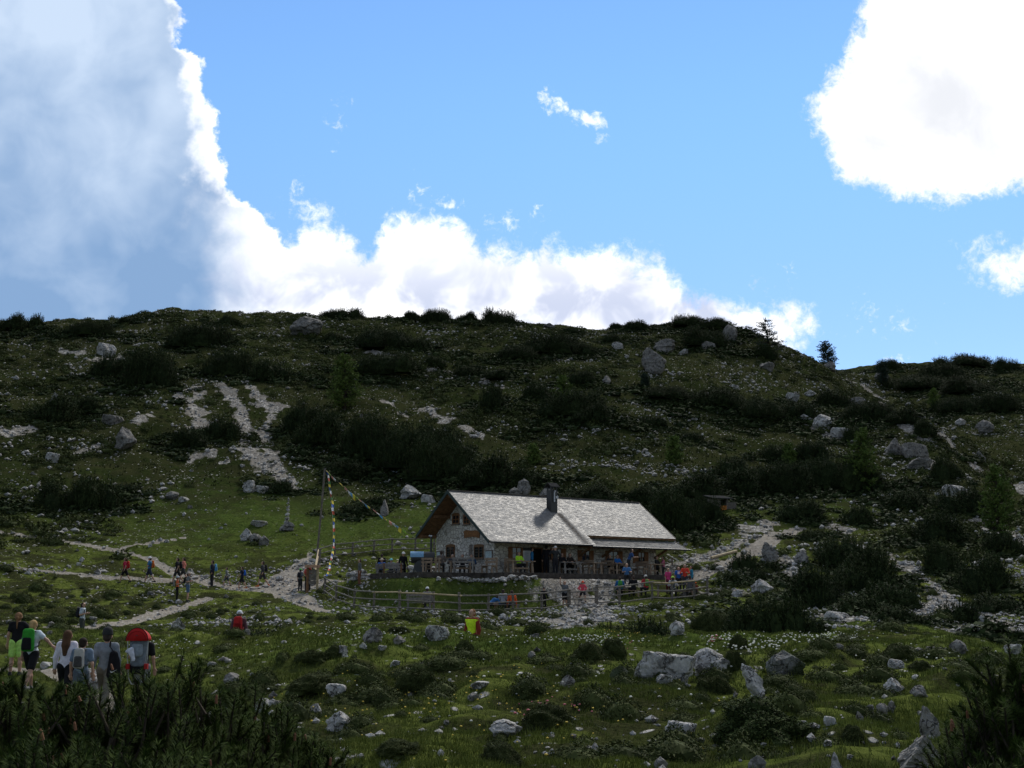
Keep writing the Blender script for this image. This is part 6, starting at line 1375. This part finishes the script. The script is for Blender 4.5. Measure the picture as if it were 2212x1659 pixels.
        caps.append((ha + d * .02 + sx * .03 * sg, ha + d * .06 + sx * .062 * sg + n_ * .012, .012, .0095, 1))
    V_, Q = field(caps, vx, .03)
    root = new_obj('person', (V_ + (0, 0, -low * 0)) * s, Q, SKIN, smooth=True); root.location = loc; root.rotation_euler = (0, 0, heading)
    if not sit: root.location = (loc[0], loc[1], loc[2] - low * s)
    tag(root, label, 'person', group)
    def sub(nm, cp, col, k=.03, clip=None, m_=None):
        Vq, Qq = field(cp, vx, k, clip=clip)
        o = new_obj(nm, Vq * s, Qq, m_ or cloth(col), root, smooth=True); return o
    e = .019
    sc_ = [(hipc + up * .02 + V((hp * .5, 0, 0)), hipc + up * .02 - V((hp * .5, 0, 0)), .118 + e, .118 + e, .82), (hipc, wst, .128 + e, .118 + e, .78), (wst, chest, .12 + e, .145 + e, .72), (chest + V((.07, 0, .02)), chest + V((-.07, 0, .02)), .12 + e, .12 + e, .78), (J['shl'] + V((-.02, 0, 0)), J['shr'] + V((.02, 0, 0)), .068 + e, .068 + e, .95)]
    for sd_ in 'lr':
        a, b, c = J['sh' + sd_], J['el' + sd_], J['ha' + sd_]
        if sleeves <= .5: sc_.append((a, a.lerp(b, .35 + sleeves * .6), .056 + e, .05 + e, 1))
        else: sc_ += [(a, b, .055 + e, .043 + e, 1), (b, b.lerp(c, min(1., sleeves)), .043 + e, .033 + e * .7, 1)]
    upn = np.array(up)
    so_ = sub('shirt' if not (sleeves > .5 and sum(shirt) < .01) else 'jacket', sc_, shirt, clip=[(tuple(-upn), -float(upn @ np.array(hipc)) + .09), (tuple(upn), float(upn @ np.array(neck)) + .03)])
    if vest:
        sub('vest', [(q[0], q[1], q[2] + .012, q[3] + .012, q[4]) for q in sc_[1:5]], vest, clip=[(tuple(-upn), -float(upn @ np.array(hipc)) - .0), (tuple(upn), float(upn @ np.array(neck)) - .02), ((0, 1, 0), float(chest.y) - .01)])
    lc = [(hipc + V((hp * .6, 0, 0)), hipc - V((hp * .6, 0, 0)), .108 + e, .108 + e, .9), (hipc, wst, .126 + e * .5, .105 + e * .5, .78)]
    for sd_ in 'lr':
        a, b, c = J['hip' + sd_], J['kn' + sd_], J['an' + sd_]
        if shorts: lc.append((a, a.lerp(b, .78 if not skirt else .5), .092 + e, .076 + e, 1))
        else: lc += [(a, b, .09 + e, .062 + e, 1), (b, b.lerp(c, .93), .062 + e, .046 + e, 1)]
    sub('shorts' if shorts else 'trousers', lc, legs, .035, clip=[(tuple(upn), float(upn @ np.array(hipc)) + .10)])
    for sd_, sg in (('l', 1), ('r', -1)):
        an = J['an' + sd_]; sub('shoe', [(an + V((0, .035, -.045)), an + V((sg * .02, -.16, -.055)), .046, .04, 1), (an + V((0, .01, .0)), an + V((0, .01, -.04)), .046, .046, 1)], shoes, clip=[((0, 0, -1), -(an.z - .092))])
    hd = head
    if hairlen >= 0 and not (hat == 'full'):
        hc = [(hd + V((0, .025, .03)), hd + V((0, .045, -.03)), .098, .085, 1.05)]
        if hairlen == 1: hc += [(hd + V((0, .11, .03)), hd + V((0, .15, -.03)), .035, .032, 1), (hd + V((0, .15, -.03)), hd + V((0, .14, -.32)), .034, .014, 1)]
        if hairlen == 2: hc += [(hd + V((0, .06, .0)), hd + V((.01, .12, -.22)), .10, .095, .75), (hd + V((.01, .12, -.22)), hd + V((.02, .13, -.42)), .09, .05, .6)]
        sub('hair', hc, hair, .03, clip=[((0, -1, .35), -float(hd.y) + .045 + .35 * float(hd.z) + .0)] if hairlen == 0 else [((0, -1, .4), -float(hd.y) + .05 + .4 * float(hd.z))])
    if hat:
        hh = [(hd + V((0, .008, .045)), hd + V((0, .008, .06)), .112, .10, 1.08)]
        if hat == 'tall': hh = [(hd + V((0, .01, .03)), hd + V((0, .01, .10)), .113, .108, 1.06)]
        o = sub('hat', hh, hatc, clip=[((0, 0, -1), -(hd.z + .025))])
        if hat == 'cap': sub('cap_brim', [(hd + V((.04, -.11, .04)), hd + V((-.04, -.11, .04)), .07, .07, 1.2)], hatc, clip=[((0, 0, 1), hd.z + .048), ((0, 0, -1), -(hd.z + .018))])
        if hat == 'brim': sub('hat_brim', [(hd + V((0, .01, .035)), hd + V((0, .0101, .035)), .185, .185, 1.1)], hatc, clip=[((0, 0, 1), hd.z + .052), ((0, 0, -1), -(hd.z + .022))])
    if face:
        global EYE_ME
        if EYE_ME is None:
            v, f = ico(2); t_ = new_obj('eye', v * .011, f, cloth((.02, .015, .012), .3)); EYE_ME = t_.data; bpy.data.objects.remove(t_)
        for sg in (1, -1):
            o = bpy.data.objects.new('eye', EYE_ME); COL.objects.link(o); o.parent = root; o.location = (hd + V((sg * .034, -.094, .008))) * s
    return root, J, dict(hip=hipc, up=up, chest=chest, neck=neck, head=head, s=s, e=e)
BPG = 'backpacks worn by the walkers'
def backpack(P, col, label, size=(.15, .13, .23), trim=None, vx=.022, pocket=True):
    root, J, D_ = P; s = D_['s']; V = Vector; up = D_['up']; bk = V((0, up.z, -up.y * -1)) if False else V((0, math.cos(math.atan2(-up.y, up.z)), math.sin(math.atan2(-up.y, up.z))))
    c = D_['chest'] + up * -.03 + bk * (.13 + size[1] * .62)
    w_, d_, h_ = size; r = min(w_, d_) * .62
    def box_caps(c, w_, h_, r, fl=.8):
        return [(c + V((x, 0, 0)) + up * -h_, c + V((x * .85, 0, 0)) + up * h_, r, r * .9, fl) for x in (-w_ + r, 0, w_ - r)]
    V_, Q = field([(np.array(a), np.array(b), ra, rb, f) for a, b, ra, rb, f in box_caps(c, w_, h_ - r * .7, r)], vx, .05)
    M_ = Matrix.Rotation(root.rotation_euler.z, 4, 'Z')
    e = empty('backpack', root.location, root.rotation_euler.z, label, 'backpack', None)
    new_obj('bag', V_ * s, Q, cloth(col), e, smooth=True)
    if pocket:
        V_, Q = field([(np.array(a), np.array(b), ra, rb, f) for a, b, ra, rb, f in box_caps(c + bk * (d_ * .55) + up * (-h_ * .35), w_ * .75, h_ * .42, r * .6)], vx, .04); new_obj('pocket', V_ * s, Q, cloth(trim or tuple(q * .6 for q in col)), e, smooth=True)
    for sg, sd_ in ((1, 'l'), (-1, 'r')):
        shp = D_['neck'] + V((sg * .10, 0, -.02)); pts = [c + V((sg * w_ * .6, 0, 0)) + up * h_ * .8 - bk * .05, shp + bk * .085 + V((0, 0, .02)), shp + V((0, 0, .035)), shp - bk * .11 + V((0, 0, -.04)), D_['chest'] + V((sg * .12, 0, -.10)) - bk * .125, D_['chest'] + V((sg * .165, 0, -.2)) + bk * .03, c + V((sg * w_ * .8, 0, 0)) - up * h_ * .7 - bk * .04]
        q = MB()
        for a, b in zip(pts[:-1], pts[1:]): q.bar(a * s, b * s, .045 * s, .014)
        q.build('strap', cloth(trim or tuple(x * .5 for x in col)), e)
    return e
AW, LEFT, RIGHT, TO = math.pi, -math.pi / 2, math.pi / 2, 0.
def pt3(px, head_v, d, Hh):
    """a standing place in column px at distance d, ground height taken from the terrain"""
    return at_d(px, 600, d)
def by_head(px, hv, Hh, d0):
    """a standing place near distance d0 where a person of height Hh shows the top of the head at row hv"""
    best = min((abs(proj(at_d(px, 650, d) + Vector((0, 0, Hh)))[1] - hv) + .8 * abs(d - d0), d) for d in np.arange(d0 - 3., d0 + 3., .1))
    return at_d(px, 650, best[1])
# --- nearest walkers on the trail at the left
NV = .014
walker_A1 = person(by_head(16.3, 610.4, 1.68, 34.5), AW + .15, 1.68, 'stand', 'girl with a long ponytail, black tee and neon green shorts walking away', (.012, .012, .014), (.42, .68, .16), .3, True, (.20, .11, .055), 1, vx=NV, shoes=(.02, .02, .025), fem=True, arms={'l': 'hang', 'r': 'out'})
walker_A2 = person(by_head(31.6, 618, 1.66, 31.5), AW - .1, 1.66, 'walk', 'blonde girl in a white cap sleeve top and black shorts with a green backpack', (.55, .62, .68), (.012, .012, .014), .2, True, (.36, .24, .11), 1, vx=NV, shoes=(.2, .2, .2), fem=True, arms={'l': 'hang', 'r': 'out'}, phase=.6)
backpack(walker_A2, (.035, .26, .03), 'green backpack with black bottom worn by the blonde girl', (.17, .13, .26), (.012, .02, .012), .016)
walker_A3 = person(by_head(67, 629, 1.68, 28.6), AW + .1, 1.68, 'walk', 'woman with long brown hair in a white blouse and black trousers', (.66, .63, .70), (.012, .012, .015), .95, False, (.085, .045, .025), 2, vx=NV, fem=True)
walker_A4 = person(by_head(82.7, 637, 1.6, 27.), AW - .05, 1.60, 'stand', 'dark haired boy in a blue grey tee with a small grey backpack', (.15, .20, .27), (.10, .12, .15), .5, False, (.025, .018, .014), 0, vx=NV)
backpack(walker_A4, (.40, .39, .37), 'small light grey backpack on the boy in the blue grey tee', (.14, .11, .22), (.06, .06, .06), .016)
walker_A5 = person(by_head(106.7, 628, 1.88, 28.2), AW + .05, 1.86, 'walk', 'tall man in a grey polo, khaki trousers and a dark patterned hat', (.20, .225, .25), (.17, .155, .125), .55, False, (.04, .03, .025), 0, 'tall', (.028, .030, .032), vx=NV)
# shoulder bag with a white tick mark
def gymbag(P):
    root, J, D_ = P; s = D_['s']; e = empty('shoulder_bag', root.location, root.rotation_euler.z, 'black gym sack with a white tick mark on the man in the grey polo', 'bag')
    V = Vector; c = D_['hip'] + V((-.21, .12, .08))
    V_, Q = field([(c + V((.02, 0, .22)), c + V((.03, 0, -.2)), .09, .13, .6), (c + V((-.03, 0, .1)), c + V((-.04, 0, -.22)), .08, .11, .6)], .016, .05); new_obj('bag', V_ * s, Q, cloth((.012, .012, .014)), e, smooth=True)
    q = MB(); pts = [c + V((.02, .0, .28)), D_['neck'] + V((-.10, .12, -.06)), D_['neck'] + V((-.08, .03, .05)), D_['neck'] + V((-.07, -.11, -.06)), c + V((.0, -.1, .26))]
    for a, b in zip(pts[:-1], pts[1:]): q.bar(a * s, b * s, .035, .012)
    q.build('strap', cloth((.012, .012, .014)), e)
    t = [(-.075, .022), (-.055, -.022), (-.03, -.022), (.075, .045), (-.025, -.004), (-.05, -.004)]
    M_SW = mat('white_print', (.8, .8, .8), .6, .2, var=.03)
    q = MB(); yb = c.y + .102
    q.prism([((c.x - .02 - x * 1.0) * s, yb * s, (c.z - .12 + z) * s) for x, z in t], (0, .006, 0)); q.build('tick_mark', M_SW, e)
gymbag(walker_A5)
walker_A6 = person(by_head(143, 631, 1.74, 27.8), AW, 1.74, 'stand', 'adult in a dark shirt hidden behind a red topped baby carrier', (.015, .015, .02), (.22, .23, .25), .5, True, (.07, .05, .035), 0, vx=NV, arms={'l': 'bent', 'r': 'hang'})
def carrier(P):
    root, J, D_ = P; s = D_['s']; V = Vector; e = empty('baby_carrier', root.location, root.rotation_euler.z, 'grey framed baby carrier with a domed red sunshade and a hanging towel', 'carrier')
    c = D_['chest'] + V((0, .30, .02)); RED = mat('red_canopy_cloth', (.40, .012, .012), .7, .2, var=.12); GREYC = cloth((.16, .19, .22)); BLK = cloth((.015, .015, .017)); ALU = M_STEEL
    # canopy: half dome with a back curtain
    q = MB(); n = 14; R_ = .255; rows = 7
    for j in range(rows + 1):
        t = j / rows; y = .20 - .34 * t; rr = R_ * (1 - .10 * t * t)
        for i in range(n + 1):
            a = math.pi * i / n; q.v.append((c + V((rr * math.cos(a), y + (.02 if j == 0 else 0), .22 + rr * 1.15 * math.sin(a) * (1 - .12 * t)))) * s)
    for j in range(rows):
        for i in range(n): o = j * (n + 1) + i; q.f.append([o, o + 1, o + n + 2, o + n + 1])
    o_ = len(q.v); q.v.append((c + V((0, .23, .22))) * s)
    for i in range(n): q.f.append([i, o_, i + 1])
    cn = q.build('canopy', RED, e, smooth=True); cn.modifiers.new('cloth', 'SOLIDIFY').thickness = .006
    part('canopy_edge', BLK, e, lambda q: q.tube([(c + V((R_ * math.cos(a) * 1.005, .215, .22 + R_ * 1.15 * math.sin(a)))) * s for a in np.linspace(0, math.pi, 15)], .009, 6))
    part('canopy_seam', cloth((.22, .01, .01)), cn, lambda q: q.tube([(c + V((R_ * .84 * math.cos(a), .229, .22 + R_ * .86 * math.sin(a)))) * s for a in np.linspace(.15, math.pi - .15, 13)], .005, 5))
    part('patch', cloth((.10, .05, .05)), cn, lambda q: q.box((c.x - .022) * s, (c.x + .022) * s, (c.y + .236) * s, (c.y + .240) * s, (c.z + .33) * s, (c.z + .348) * s))
    V_, Q = field([(c + V((x, .04, .17)), c + V((x * .8, .04, -.30)), .10, .085, .9) for x in (-.11, 0, .11)], .018, .05); new_obj('seat_shell', V_ * s, Q, GREYC, e, smooth=True)
    V_, Q = field([(c + V((x, .14, .10)), c + V((x, .14, -.08)), .06, .06, .8) for x in (-.07, 0, .07)], .018, .05); new_obj('pocket', V_ * s, Q, cloth((.24, .28, .32)), e, smooth=True)
    V_, Q = field([(c + V((x, .02, -.36)), c + V((x, .02, -.46)), .085, .08, .9) for x in (-.1, 0, .1)], .018, .05); new_obj('storage_bag', V_ * s, Q, BLK, e, smooth=True)
    for sg in (1, -1):
        part('frame_tube', ALU, e, lambda q: q.tube([(c + V((sg * .235, .12, .24))) * s, (c + V((sg * .225, .10, -.2))) * s, (c + V((sg * .19, .06, -.62))) * s], .013, 8))
        part('hip_pad', mat('red_pad', (.35, .02, .02), .7, .2, var=.1), e, lambda q: q.box(*sorted(((c.x + sg * .17) * s, (c.x + sg * .25) * s)), (c.y + .05) * s, (c.y + .13) * s, (c.z - .42) * s, (c.z - .30) * s))
    part('foot_bar', ALU, e, lambda q: q.tube([(c + V((.19, .06, -.62))) * s, (c + V((.08, .18, -.75))) * s, (c + V((-.08, .18, -.75))) * s, (c + V((-.19, .06, -.62))) * s], .012, 8))
    V_, Q = field([(c + V((.22, .2, -.02)), c + V((.10, .24, .02)), .035, .05, .8), (c + V((.10, .24, .02)), c + V((.05, .24, -.20)), .05, .045, .6), (c + V((.16, .23, .0)), c + V((.09, .25, -.08)), .045, .05, .7)], .014, .04)
    t_ = empty('towel', root.location, root.rotation_euler.z, 'white towel knotted on the frame of the baby carrier', 'towel'); new_obj('cloth', V_ * s, Q, cloth((.62, .64, .72)), t_, smooth=True)
carrier(walker_A6)
# --- middle distance
MV = .021
walker_C1 = person(at_d(237.7, 660, 44.5), AW, 1.72, 'stand', 'walker with a white cap and a red backpack sunk behind the meadow rim', (.10, .05, .06), (.05, .05, .06), .95, False, (.1, .08, .06), 0, 'cap', (.72, .74, .78), vx=MV)
backpack(walker_C1, (.42, .025, .025), 'red backpack of the walker with the white cap', (.17, .13, .27), (.2, .01, .01), MV)
walker_C2 = person(at_d(472, 663, 37.6), TO - .7, 1.78, 'walk', 'red haired hiker in a neon yellow vest over a dark red jacket', (.20, .03, .02), (.04, .04, .05), .95, False, (.20, .085, .035), 0, vx=MV, face=True, vest=(.60, .85, .03))
walker_C3 = person(at_d(81.4, 634, 63.5), RIGHT, 1.76, 'stand', 'man in a pale grey tee with a black backpack looking at a camera', (.38, .44, .50), (.05, .055, .05), .5, False, (.05, .035, .03), 0, vx=MV, arms={'l': 'bent', 'r': 'bent'}, face=True)
backpack(walker_C3, (.02, .022, .03), 'black backpack of the man looking at a camera', vx=MV)
WV = .027
def walker(px, v, d, hd_, H_, pose, label, **kw): return person(at_d(px, v, d), hd_, H_, pose, label, vx=WV, **kw)
SW = {'l': 'swing', 'r': 'swing'}
B = walker(124.6, 577, 85, LEFT, 1.68, 'walk', 'woman in a pink red tee and black shorts, first of the line of hikers', shirt=(.42, .03, .07), legs=(.012, .012, .015), sleeves=.5, shorts=True, fem=True, hair=(.08, .05, .03), hairlen=1, arms=SW); backpack(B, (.40, .02, .02), 'red backpack of the first hiker in the line', vx=WV)
B = walker(149, 578.5, 85, LEFT + .1, 1.76, 'walk', 'man in a white cap and blue tee with an orange backpack', shirt=(.04, .16, .33), legs=(.03, .035, .06), shorts=True, hat='cap', hatc=(.75, .75, .75), arms=SW, phase=-1); backpack(B, (.50, .12, .02), 'orange backpack of the man in the white cap', vx=WV)
B = walker(177, 579, 85, LEFT, 1.78, 'walk', 'hiker in black with bare legs and a black backpack', shirt=(.02, .02, .022), legs=(.03, .03, .03), shorts=True, arms=SW); backpack(B, (.015, .015, .018), 'black backpack of the hiker in black', vx=WV)
walker(183, 578, 86.2, LEFT, 1.66, 'walk', 'woman in a salmon pink top half hidden behind the hiker in black', shirt=(.58, .20, .16), legs=(.05, .05, .05), shorts=True, fem=True, hair=(.06, .04, .03), hairlen=1, arms=SW, phase=-1)
B = walker(212, 581, 84.5, LEFT, 1.78, 'stand', 'person in dark clothes with a sky blue backpack', shirt=(.02, .022, .035), legs=(.02, .02, .025), sleeves=.95, arms=SW); backpack(B, (.10, .30, .52), 'sky blue backpack of the person in dark clothes', vx=WV)
walker(226.3, 585, 83.5, LEFT, 1.30, 'walk', 'child in grey walking in the line of hikers', shirt=(.16, .17, .18), legs=(.05, .06, .07), sleeves=.6, shorts=True, arms=SW)
B = walker(241.7, 586, 83, LEFT, 1.50, 'walk', 'boy in black with a bright blue backpack', shirt=(.02, .025, .035), legs=(.02, .02, .025), shorts=True, arms=SW, phase=-1, shoes=(.4, .12, .03)); backpack(B, (.02, .12, .50), 'bright blue backpack of the boy in black', (.14, .12, .20), vx=WV)
B = walker(262.3, 586, 83, LEFT, 1.72, 'walk', 'dark dressed hiker with orange shoes', shirt=(.06, .06, .065), legs=(.04, .04, .04), sleeves=.6, shorts=True, arms=SW, shoes=(.55, .12, .02)); backpack(B, (.02, .02, .022), 'dark backpack of the hiker with orange shoes', vx=WV)
B = walker(300, 587, 81.5, AW - .4, 1.45, 'stand', 'child with a green cap and a dark backpack near the trail sign', shirt=(.16, .18, .20), legs=(.03, .03, .035), hat='cap', hatc=(.08, .42, .06)); backpack(B, (.02, .022, .03), 'dark backpack of the child with the green cap', (.14, .12, .2), vx=WV)
B = walker(307.5, 588, 81, AW + .5, 1.76, 'stand', 'hiker in a coral top with a red backpack at the trail sign', shirt=(.55, .12, .09), legs=(.03, .03, .035), fem=True, hair=(.03, .02, .018), hairlen=0, arms={'l': 'bent', 'r': 'bent'}); backpack(B, (.40, .015, .02), 'red backpack of the hiker at the trail sign', (.17, .13, .27), vx=WV)
B = walker(176.3, 606.5, 78, RIGHT + .3, 1.50, 'stand', 'child in a sun hat and orange top on the little knoll', shirt=(.58, .14, .06), legs=(.012, .012, .015), hat='brim', hatc=(.42, .46, .50), arms={'l': 'bent', 'r': 'bent'}); backpack(B, (.22, .22, .2), 'grey backpack of the child in the sun hat', vx=WV)
B = walker(187, 606.5, 78, RIGHT + .2, 1.78, 'stand', 'man with a cap, grey tee and denim shorts on the little knoll', shirt=(.15, .16, .16), legs=(.07, .12, .20), shorts=True, hat='cap', hatc=(.45, .38, .32), arms={'l': 'hang', 'r': 'bent'}); backpack(B, (.02, .02, .02), 'black bag of the man in denim shorts', (.14, .11, .18), vx=WV)
# --- guests of the hut
GG = None
def guest(px, v, hd_, pose, label, dz=0., H_=1.74, **kw):
    w_ = hutloc(px, v); w_.z += dz; w_.z = w_.z if 'gz' not in kw else kw.pop('gz'); return person(w_, hd_, H_, pose, label, vx=WV, **kw)
TT = {'l': 'table', 'r': 'table'}; FH = HYAW   # facing out from the front wall
guest(546.5, -.9, AW - .3, 'stand', 'tall person all in black right of the hut door', shirt=(.012, .012, .014), legs=(.012, .012, .014), sleeves=.95, H_=1.82, hair=(.02, .015, .012))
guest(555.5, -1.6, AW + .4, 'stand', 'guest in a knitted pale hat and dark jacket by the hut door', shirt=(.03, .03, .035), legs=(.02, .02, .024), sleeves=.95, hat='full', hatc=(.42, .42, .42), arms={'l': 'face', 'r': 'hip'})
guest(532, -.5, RIGHT, 'stand', 'person in a blue jacket leaning in the doorway', shirt=(.03, .16, .34), legs=(.03, .03, .035), sleeves=.95, H_=1.66)
guest(519, -.95, FH, 'sit', 'guest in a neon green jacket seated at the orange legged table', shirt=(.42, .75, .03), legs=(.04, .04, .05), sleeves=.95, arms=TT, face=True, hair=(.05, .035, .025))
guest(562, -.95, FH, 'sit', 'left one of two dark guests seated right of the door', shirt=(.015, .015, .017), legs=(.02, .02, .02), sleeves=.95, arms=TT, face=True)
guest(570, -.95, FH, 'sit', 'right one of two dark guests seated right of the door', shirt=(.025, .02, .02), legs=(.02, .02, .02), sleeves=.95, arms=TT, face=True, hair=(.08, .05, .03))
guest(610, -.9, FH, 'sit', 'dark guest under the apron roof', shirt=(.02, .02, .022), legs=(.02, .02, .02), sleeves=.95, arms=TT, face=True)
guest(617.5, -.9, FH, 'sit', 'guest in a bright blue top under the apron roof', shirt=(.02, .14, .42), legs=(.03, .03, .03), sleeves=.95, arms=TT, face=True)
guest(629, -2.3, FH + .9, 'stand', 'man in a navy tee leaning over a table under the apron roof', shirt=(.03, .07, .18), legs=(.03, .03, .035), lean=22, arms=TT)
def gguest(px, v, d, hd_, pose, label, H_=1.72, dz=0., **kw):
    w_ = at_d(px, v, d); w_.z += dz; return person(w_, hd_, H_, pose, label, vx=WV, **kw)
B = gguest(620, 588, 77.0, AW, 'sit', 'guest in a blue jacket with a green backpack seated with his back to the fence', shirt=(.02, .12, .32), legs=(.02, .02, .025), sleeves=.95, arms=TT); backpack(B, (.07, .28, .06), 'green backpack of the guest in the blue jacket', vx=WV)
gguest(627, 588, 78.9, TO, 'sit', 'guest in a pale blue top across the table on the gravel', shirt=(.06, .16, .34), legs=(.03, .03, .03), arms=TT, face=True, hair=(.1, .07, .04))
gguest(633.5, 588, 77.2, AW + .2, 'sit', 'dark clad guest seated right of the green backpack', shirt=(.015, .015, .017), legs=(.02, .02, .02), sleeves=.95, arms=TT)
B = gguest(646, 588, 77.4, AW + .3, 'sit', 'guest in a red tee and pale cap behind the new top rail', shirt=(.46, .04, .05), legs=(.03, .03, .035), hat='cap', hatc=(.6, .58, .55), arms=TT); backpack(B, (.16, .30, .08), 'pale green backpack of the guest in the red tee', (.14, .12, .2), vx=WV)
guest(663.5, -1.0, LEFT, 'sit', 'guest in a pink top at the last table of the hut', shirt=(.42, .12, .17), legs=(.03, .03, .03), fem=True, hair=(.04, .03, .02), hairlen=0, arms=TT)
guest(657, -.9, FH + .4, 'sit', 'dark haired guest at the last table of the hut', shirt=(.03, .025, .025), legs=(.03, .03, .03), sleeves=.95, arms=TT, face=True)
gguest(668.5, 590, 79.2, TO + .5, 'stand', 'woman in a bright pink top at the left of the crowded table', 1.66, shirt=(.50, .05, .16), legs=(.1, .02, .03), fem=True, hair=(.25, .16, .09), hairlen=0, face=True)
B = gguest(673, 590, 77.5, AW - .2, 'sit', 'guest with a lime cap, pale shirt and grey backpack', shirt=(.45, .46, .50), legs=(.03, .03, .035), sleeves=.95, hat='cap', hatc=(.45, .75, .12), arms=TT); backpack(B, (.07, .09, .11), 'grey backpack of the guest with the lime cap', vx=WV)
B = gguest(679, 590, 79.5, TO, 'stand', 'runner in blue with a white number patch', 1.6, shirt=(.03, .10, .36), legs=(.03, .03, .04), face=True, hair=(.2, .1, .08))
_c = B[2]['chest']; part('number_patch', M_WHITE, B[0], lambda q: q.box(-.085, .085, -.145 - .03, -.145 - .015, _c.z - .17, _c.z + .0))
gguest(685.5, 590, 79.2, TO - .3, 'stand', 'big man in an orange red tee at the crowded table', 1.72, shirt=(.55, .05, .03), legs=(.04, .04, .05), sleeves=.6, face=True, hair=(.03, .06, .07), arms=TT)
gguest(692, 590, 79.7, LEFT, 'stand', 'guest in a turquoise jacket at the right end of the crowded table', 1.62, shirt=(.03, .22, .34), legs=(.03, .03, .03), sleeves=.95, hair=(.05, .03, .02))
gguest(690, 591, 77.5, AW, 'sit', 'grey clad guest on the front bench of the crowded table', shirt=(.10, .10, .11), legs=(.06, .06, .06), sleeves=.95, arms=TT)
gguest(696, 591, 76.9, AW + .4, 'stand', 'small child with a bright orange cap beyond the right end of the fence', 1.0, shirt=(.2, .05, .03), legs=(.05, .05, .05), hat='cap', hatc=(.75, .14, .02))
gguest(564.8, 603, 73.6, TO + .4, 'stand', 'boy in a grey hoodie and black shorts raising one arm at the gate', 1.62, shirt=(.12, .13, .14), legs=(.012, .012, .015), shorts=True, sleeves=.95, arms={'l': 'hang', 'r': 'up'}, face=True)
gguest(582.8, 598, 75.2, TO + .3, 'run', 'girl in a coral jacket and orange red hat running to the gate', 1.34, shirt=(.60, .07, .10), legs=(.02, .02, .025), shorts=True, sleeves=.95, hat='brim', hatc=(.72, .08, .02), fem=True, arms={'l': 'hip', 'r': 'hip'}, face=True)
gguest(427, 610, 70.6, AW, 'sit', 'guest in a white cap seated alone on the bench by the fence', shirt=(.17, .17, .18), legs=(.05, .05, .055), sleeves=.95, hat='cap', hatc=(.78, .80, .86))
gguest(490, 609, 71.5, RIGHT + .5, 'sit', 'guest in a blue jacket bending forward on the low bench', shirt=(.03, .12, .30), legs=(.03, .03, .04), sleeves=.95, lean=55, arms=TT)
gguest(503, 609, 71.5, AW, 'sit', 'guest in pale grey on the low bench behind the fence', shirt=(.24, .25, .28), legs=(.06, .07, .08), sleeves=.95, lean=18)
gguest(512.5, 609, 71.5, AW + .2, 'sit', 'guest in an orange jacket on the low bench behind the fence', shirt=(.62, .10, .025), legs=(.05, .05, .06), sleeves=.95, lean=20)
gguest(544, 608, 72.3, AW, 'stand', 'small dark figure beside a fence post near the gate', 1.3, shirt=(.012, .012, .014), legs=(.012, .012, .014), sleeves=.95, hat='full', hatc=(.02, .02, .022))
gguest(381.8, 557, 86, AW, 'stand', 'person in black alone on the lawn behind the tables', 1.76, shirt=(.012, .012, .014), legs=(.012, .012, .014), sleeves=.95)
gguest(359.5, 577, 78, LEFT + .3, 'stand', 'woman in a grey top and brown trousers left of the long bench', 1.66, shirt=(.10, .11, .11), legs=(.16, .07, .04), fem=True, sleeves=.6, hair=(.04, .03, .02))
gguest(381.6, 575, 79.6, TO, 'sit', 'guest in a royal blue jacket and cream hat at the long grey table', shirt=(.03, .12, .42), legs=(.03, .03, .03), sleeves=.95, hat='brim', hatc=(.55, .48, .36), arms=TT, face=True)
gguest(391, 575, 79.6, TO, 'sit', 'guest in a turquoise cap at the long grey table', shirt=(.16, .20, .28), legs=(.03, .03, .03), sleeves=.95, hat='cap', hatc=(.22, .62, .62), arms=TT, face=True)
gguest(397.5, 575, 79.6, TO, 'sit', 'child in dark blue at the end of the long grey table', 1.4, shirt=(.03, .05, .16), legs=(.03, .03, .03), sleeves=.95, arms=TT, face=True)
gguest(403, 575, 79.4, TO + .4, 'stand', 'person in a black coat and white cap beside the long grey table', 1.76, shirt=(.012, .012, .014), legs=(.02, .02, .02), sleeves=.95, hat='cap', hatc=(.75, .75, .76), face=True)
B = gguest(427.5, 572, 81.6, AW, 'stand', 'person in black with a small lilac backpack at the barrel grill', 1.7, dz=.2, shirt=(.015, .015, .018), legs=(.02, .02, .02), sleeves=.95, hair=(.1, .09, .085)); backpack(B, (.36, .26, .36), 'small lilac backpack of the person at the grill', (.12, .1, .2), vx=WV)
gguest(441, 573, 76.0, AW, 'sit', 'guest in a brown grey pullover on the terrace by the gable', shirt=(.12, .10, .09), legs=(.04, .04, .04), sleeves=.95, arms=TT, dz=.35)
gguest(452.5, 573, 77.6, TO, 'sit', 'grey haired guest behind the long gable table', shirt=(.05, .05, .055), legs=(.04, .04, .04), sleeves=.95, hair=(.34, .34, .34), arms=TT, face=True, dz=.22)
gguest(462.4, 573, 77.6, TO, 'sit', 'dark haired guest behind the long gable table', shirt=(.02, .02, .025), legs=(.04, .04, .04), sleeves=.95, arms=TT, face=True, dz=.22)
gguest(471.5, 573, 77.6, TO, 'sit', 'guest with a blue collar at the right end of the long gable table', shirt=(.02, .06, .14), legs=(.04, .04, .04), sleeves=.95, arms=TT, face=True, dz=.22)
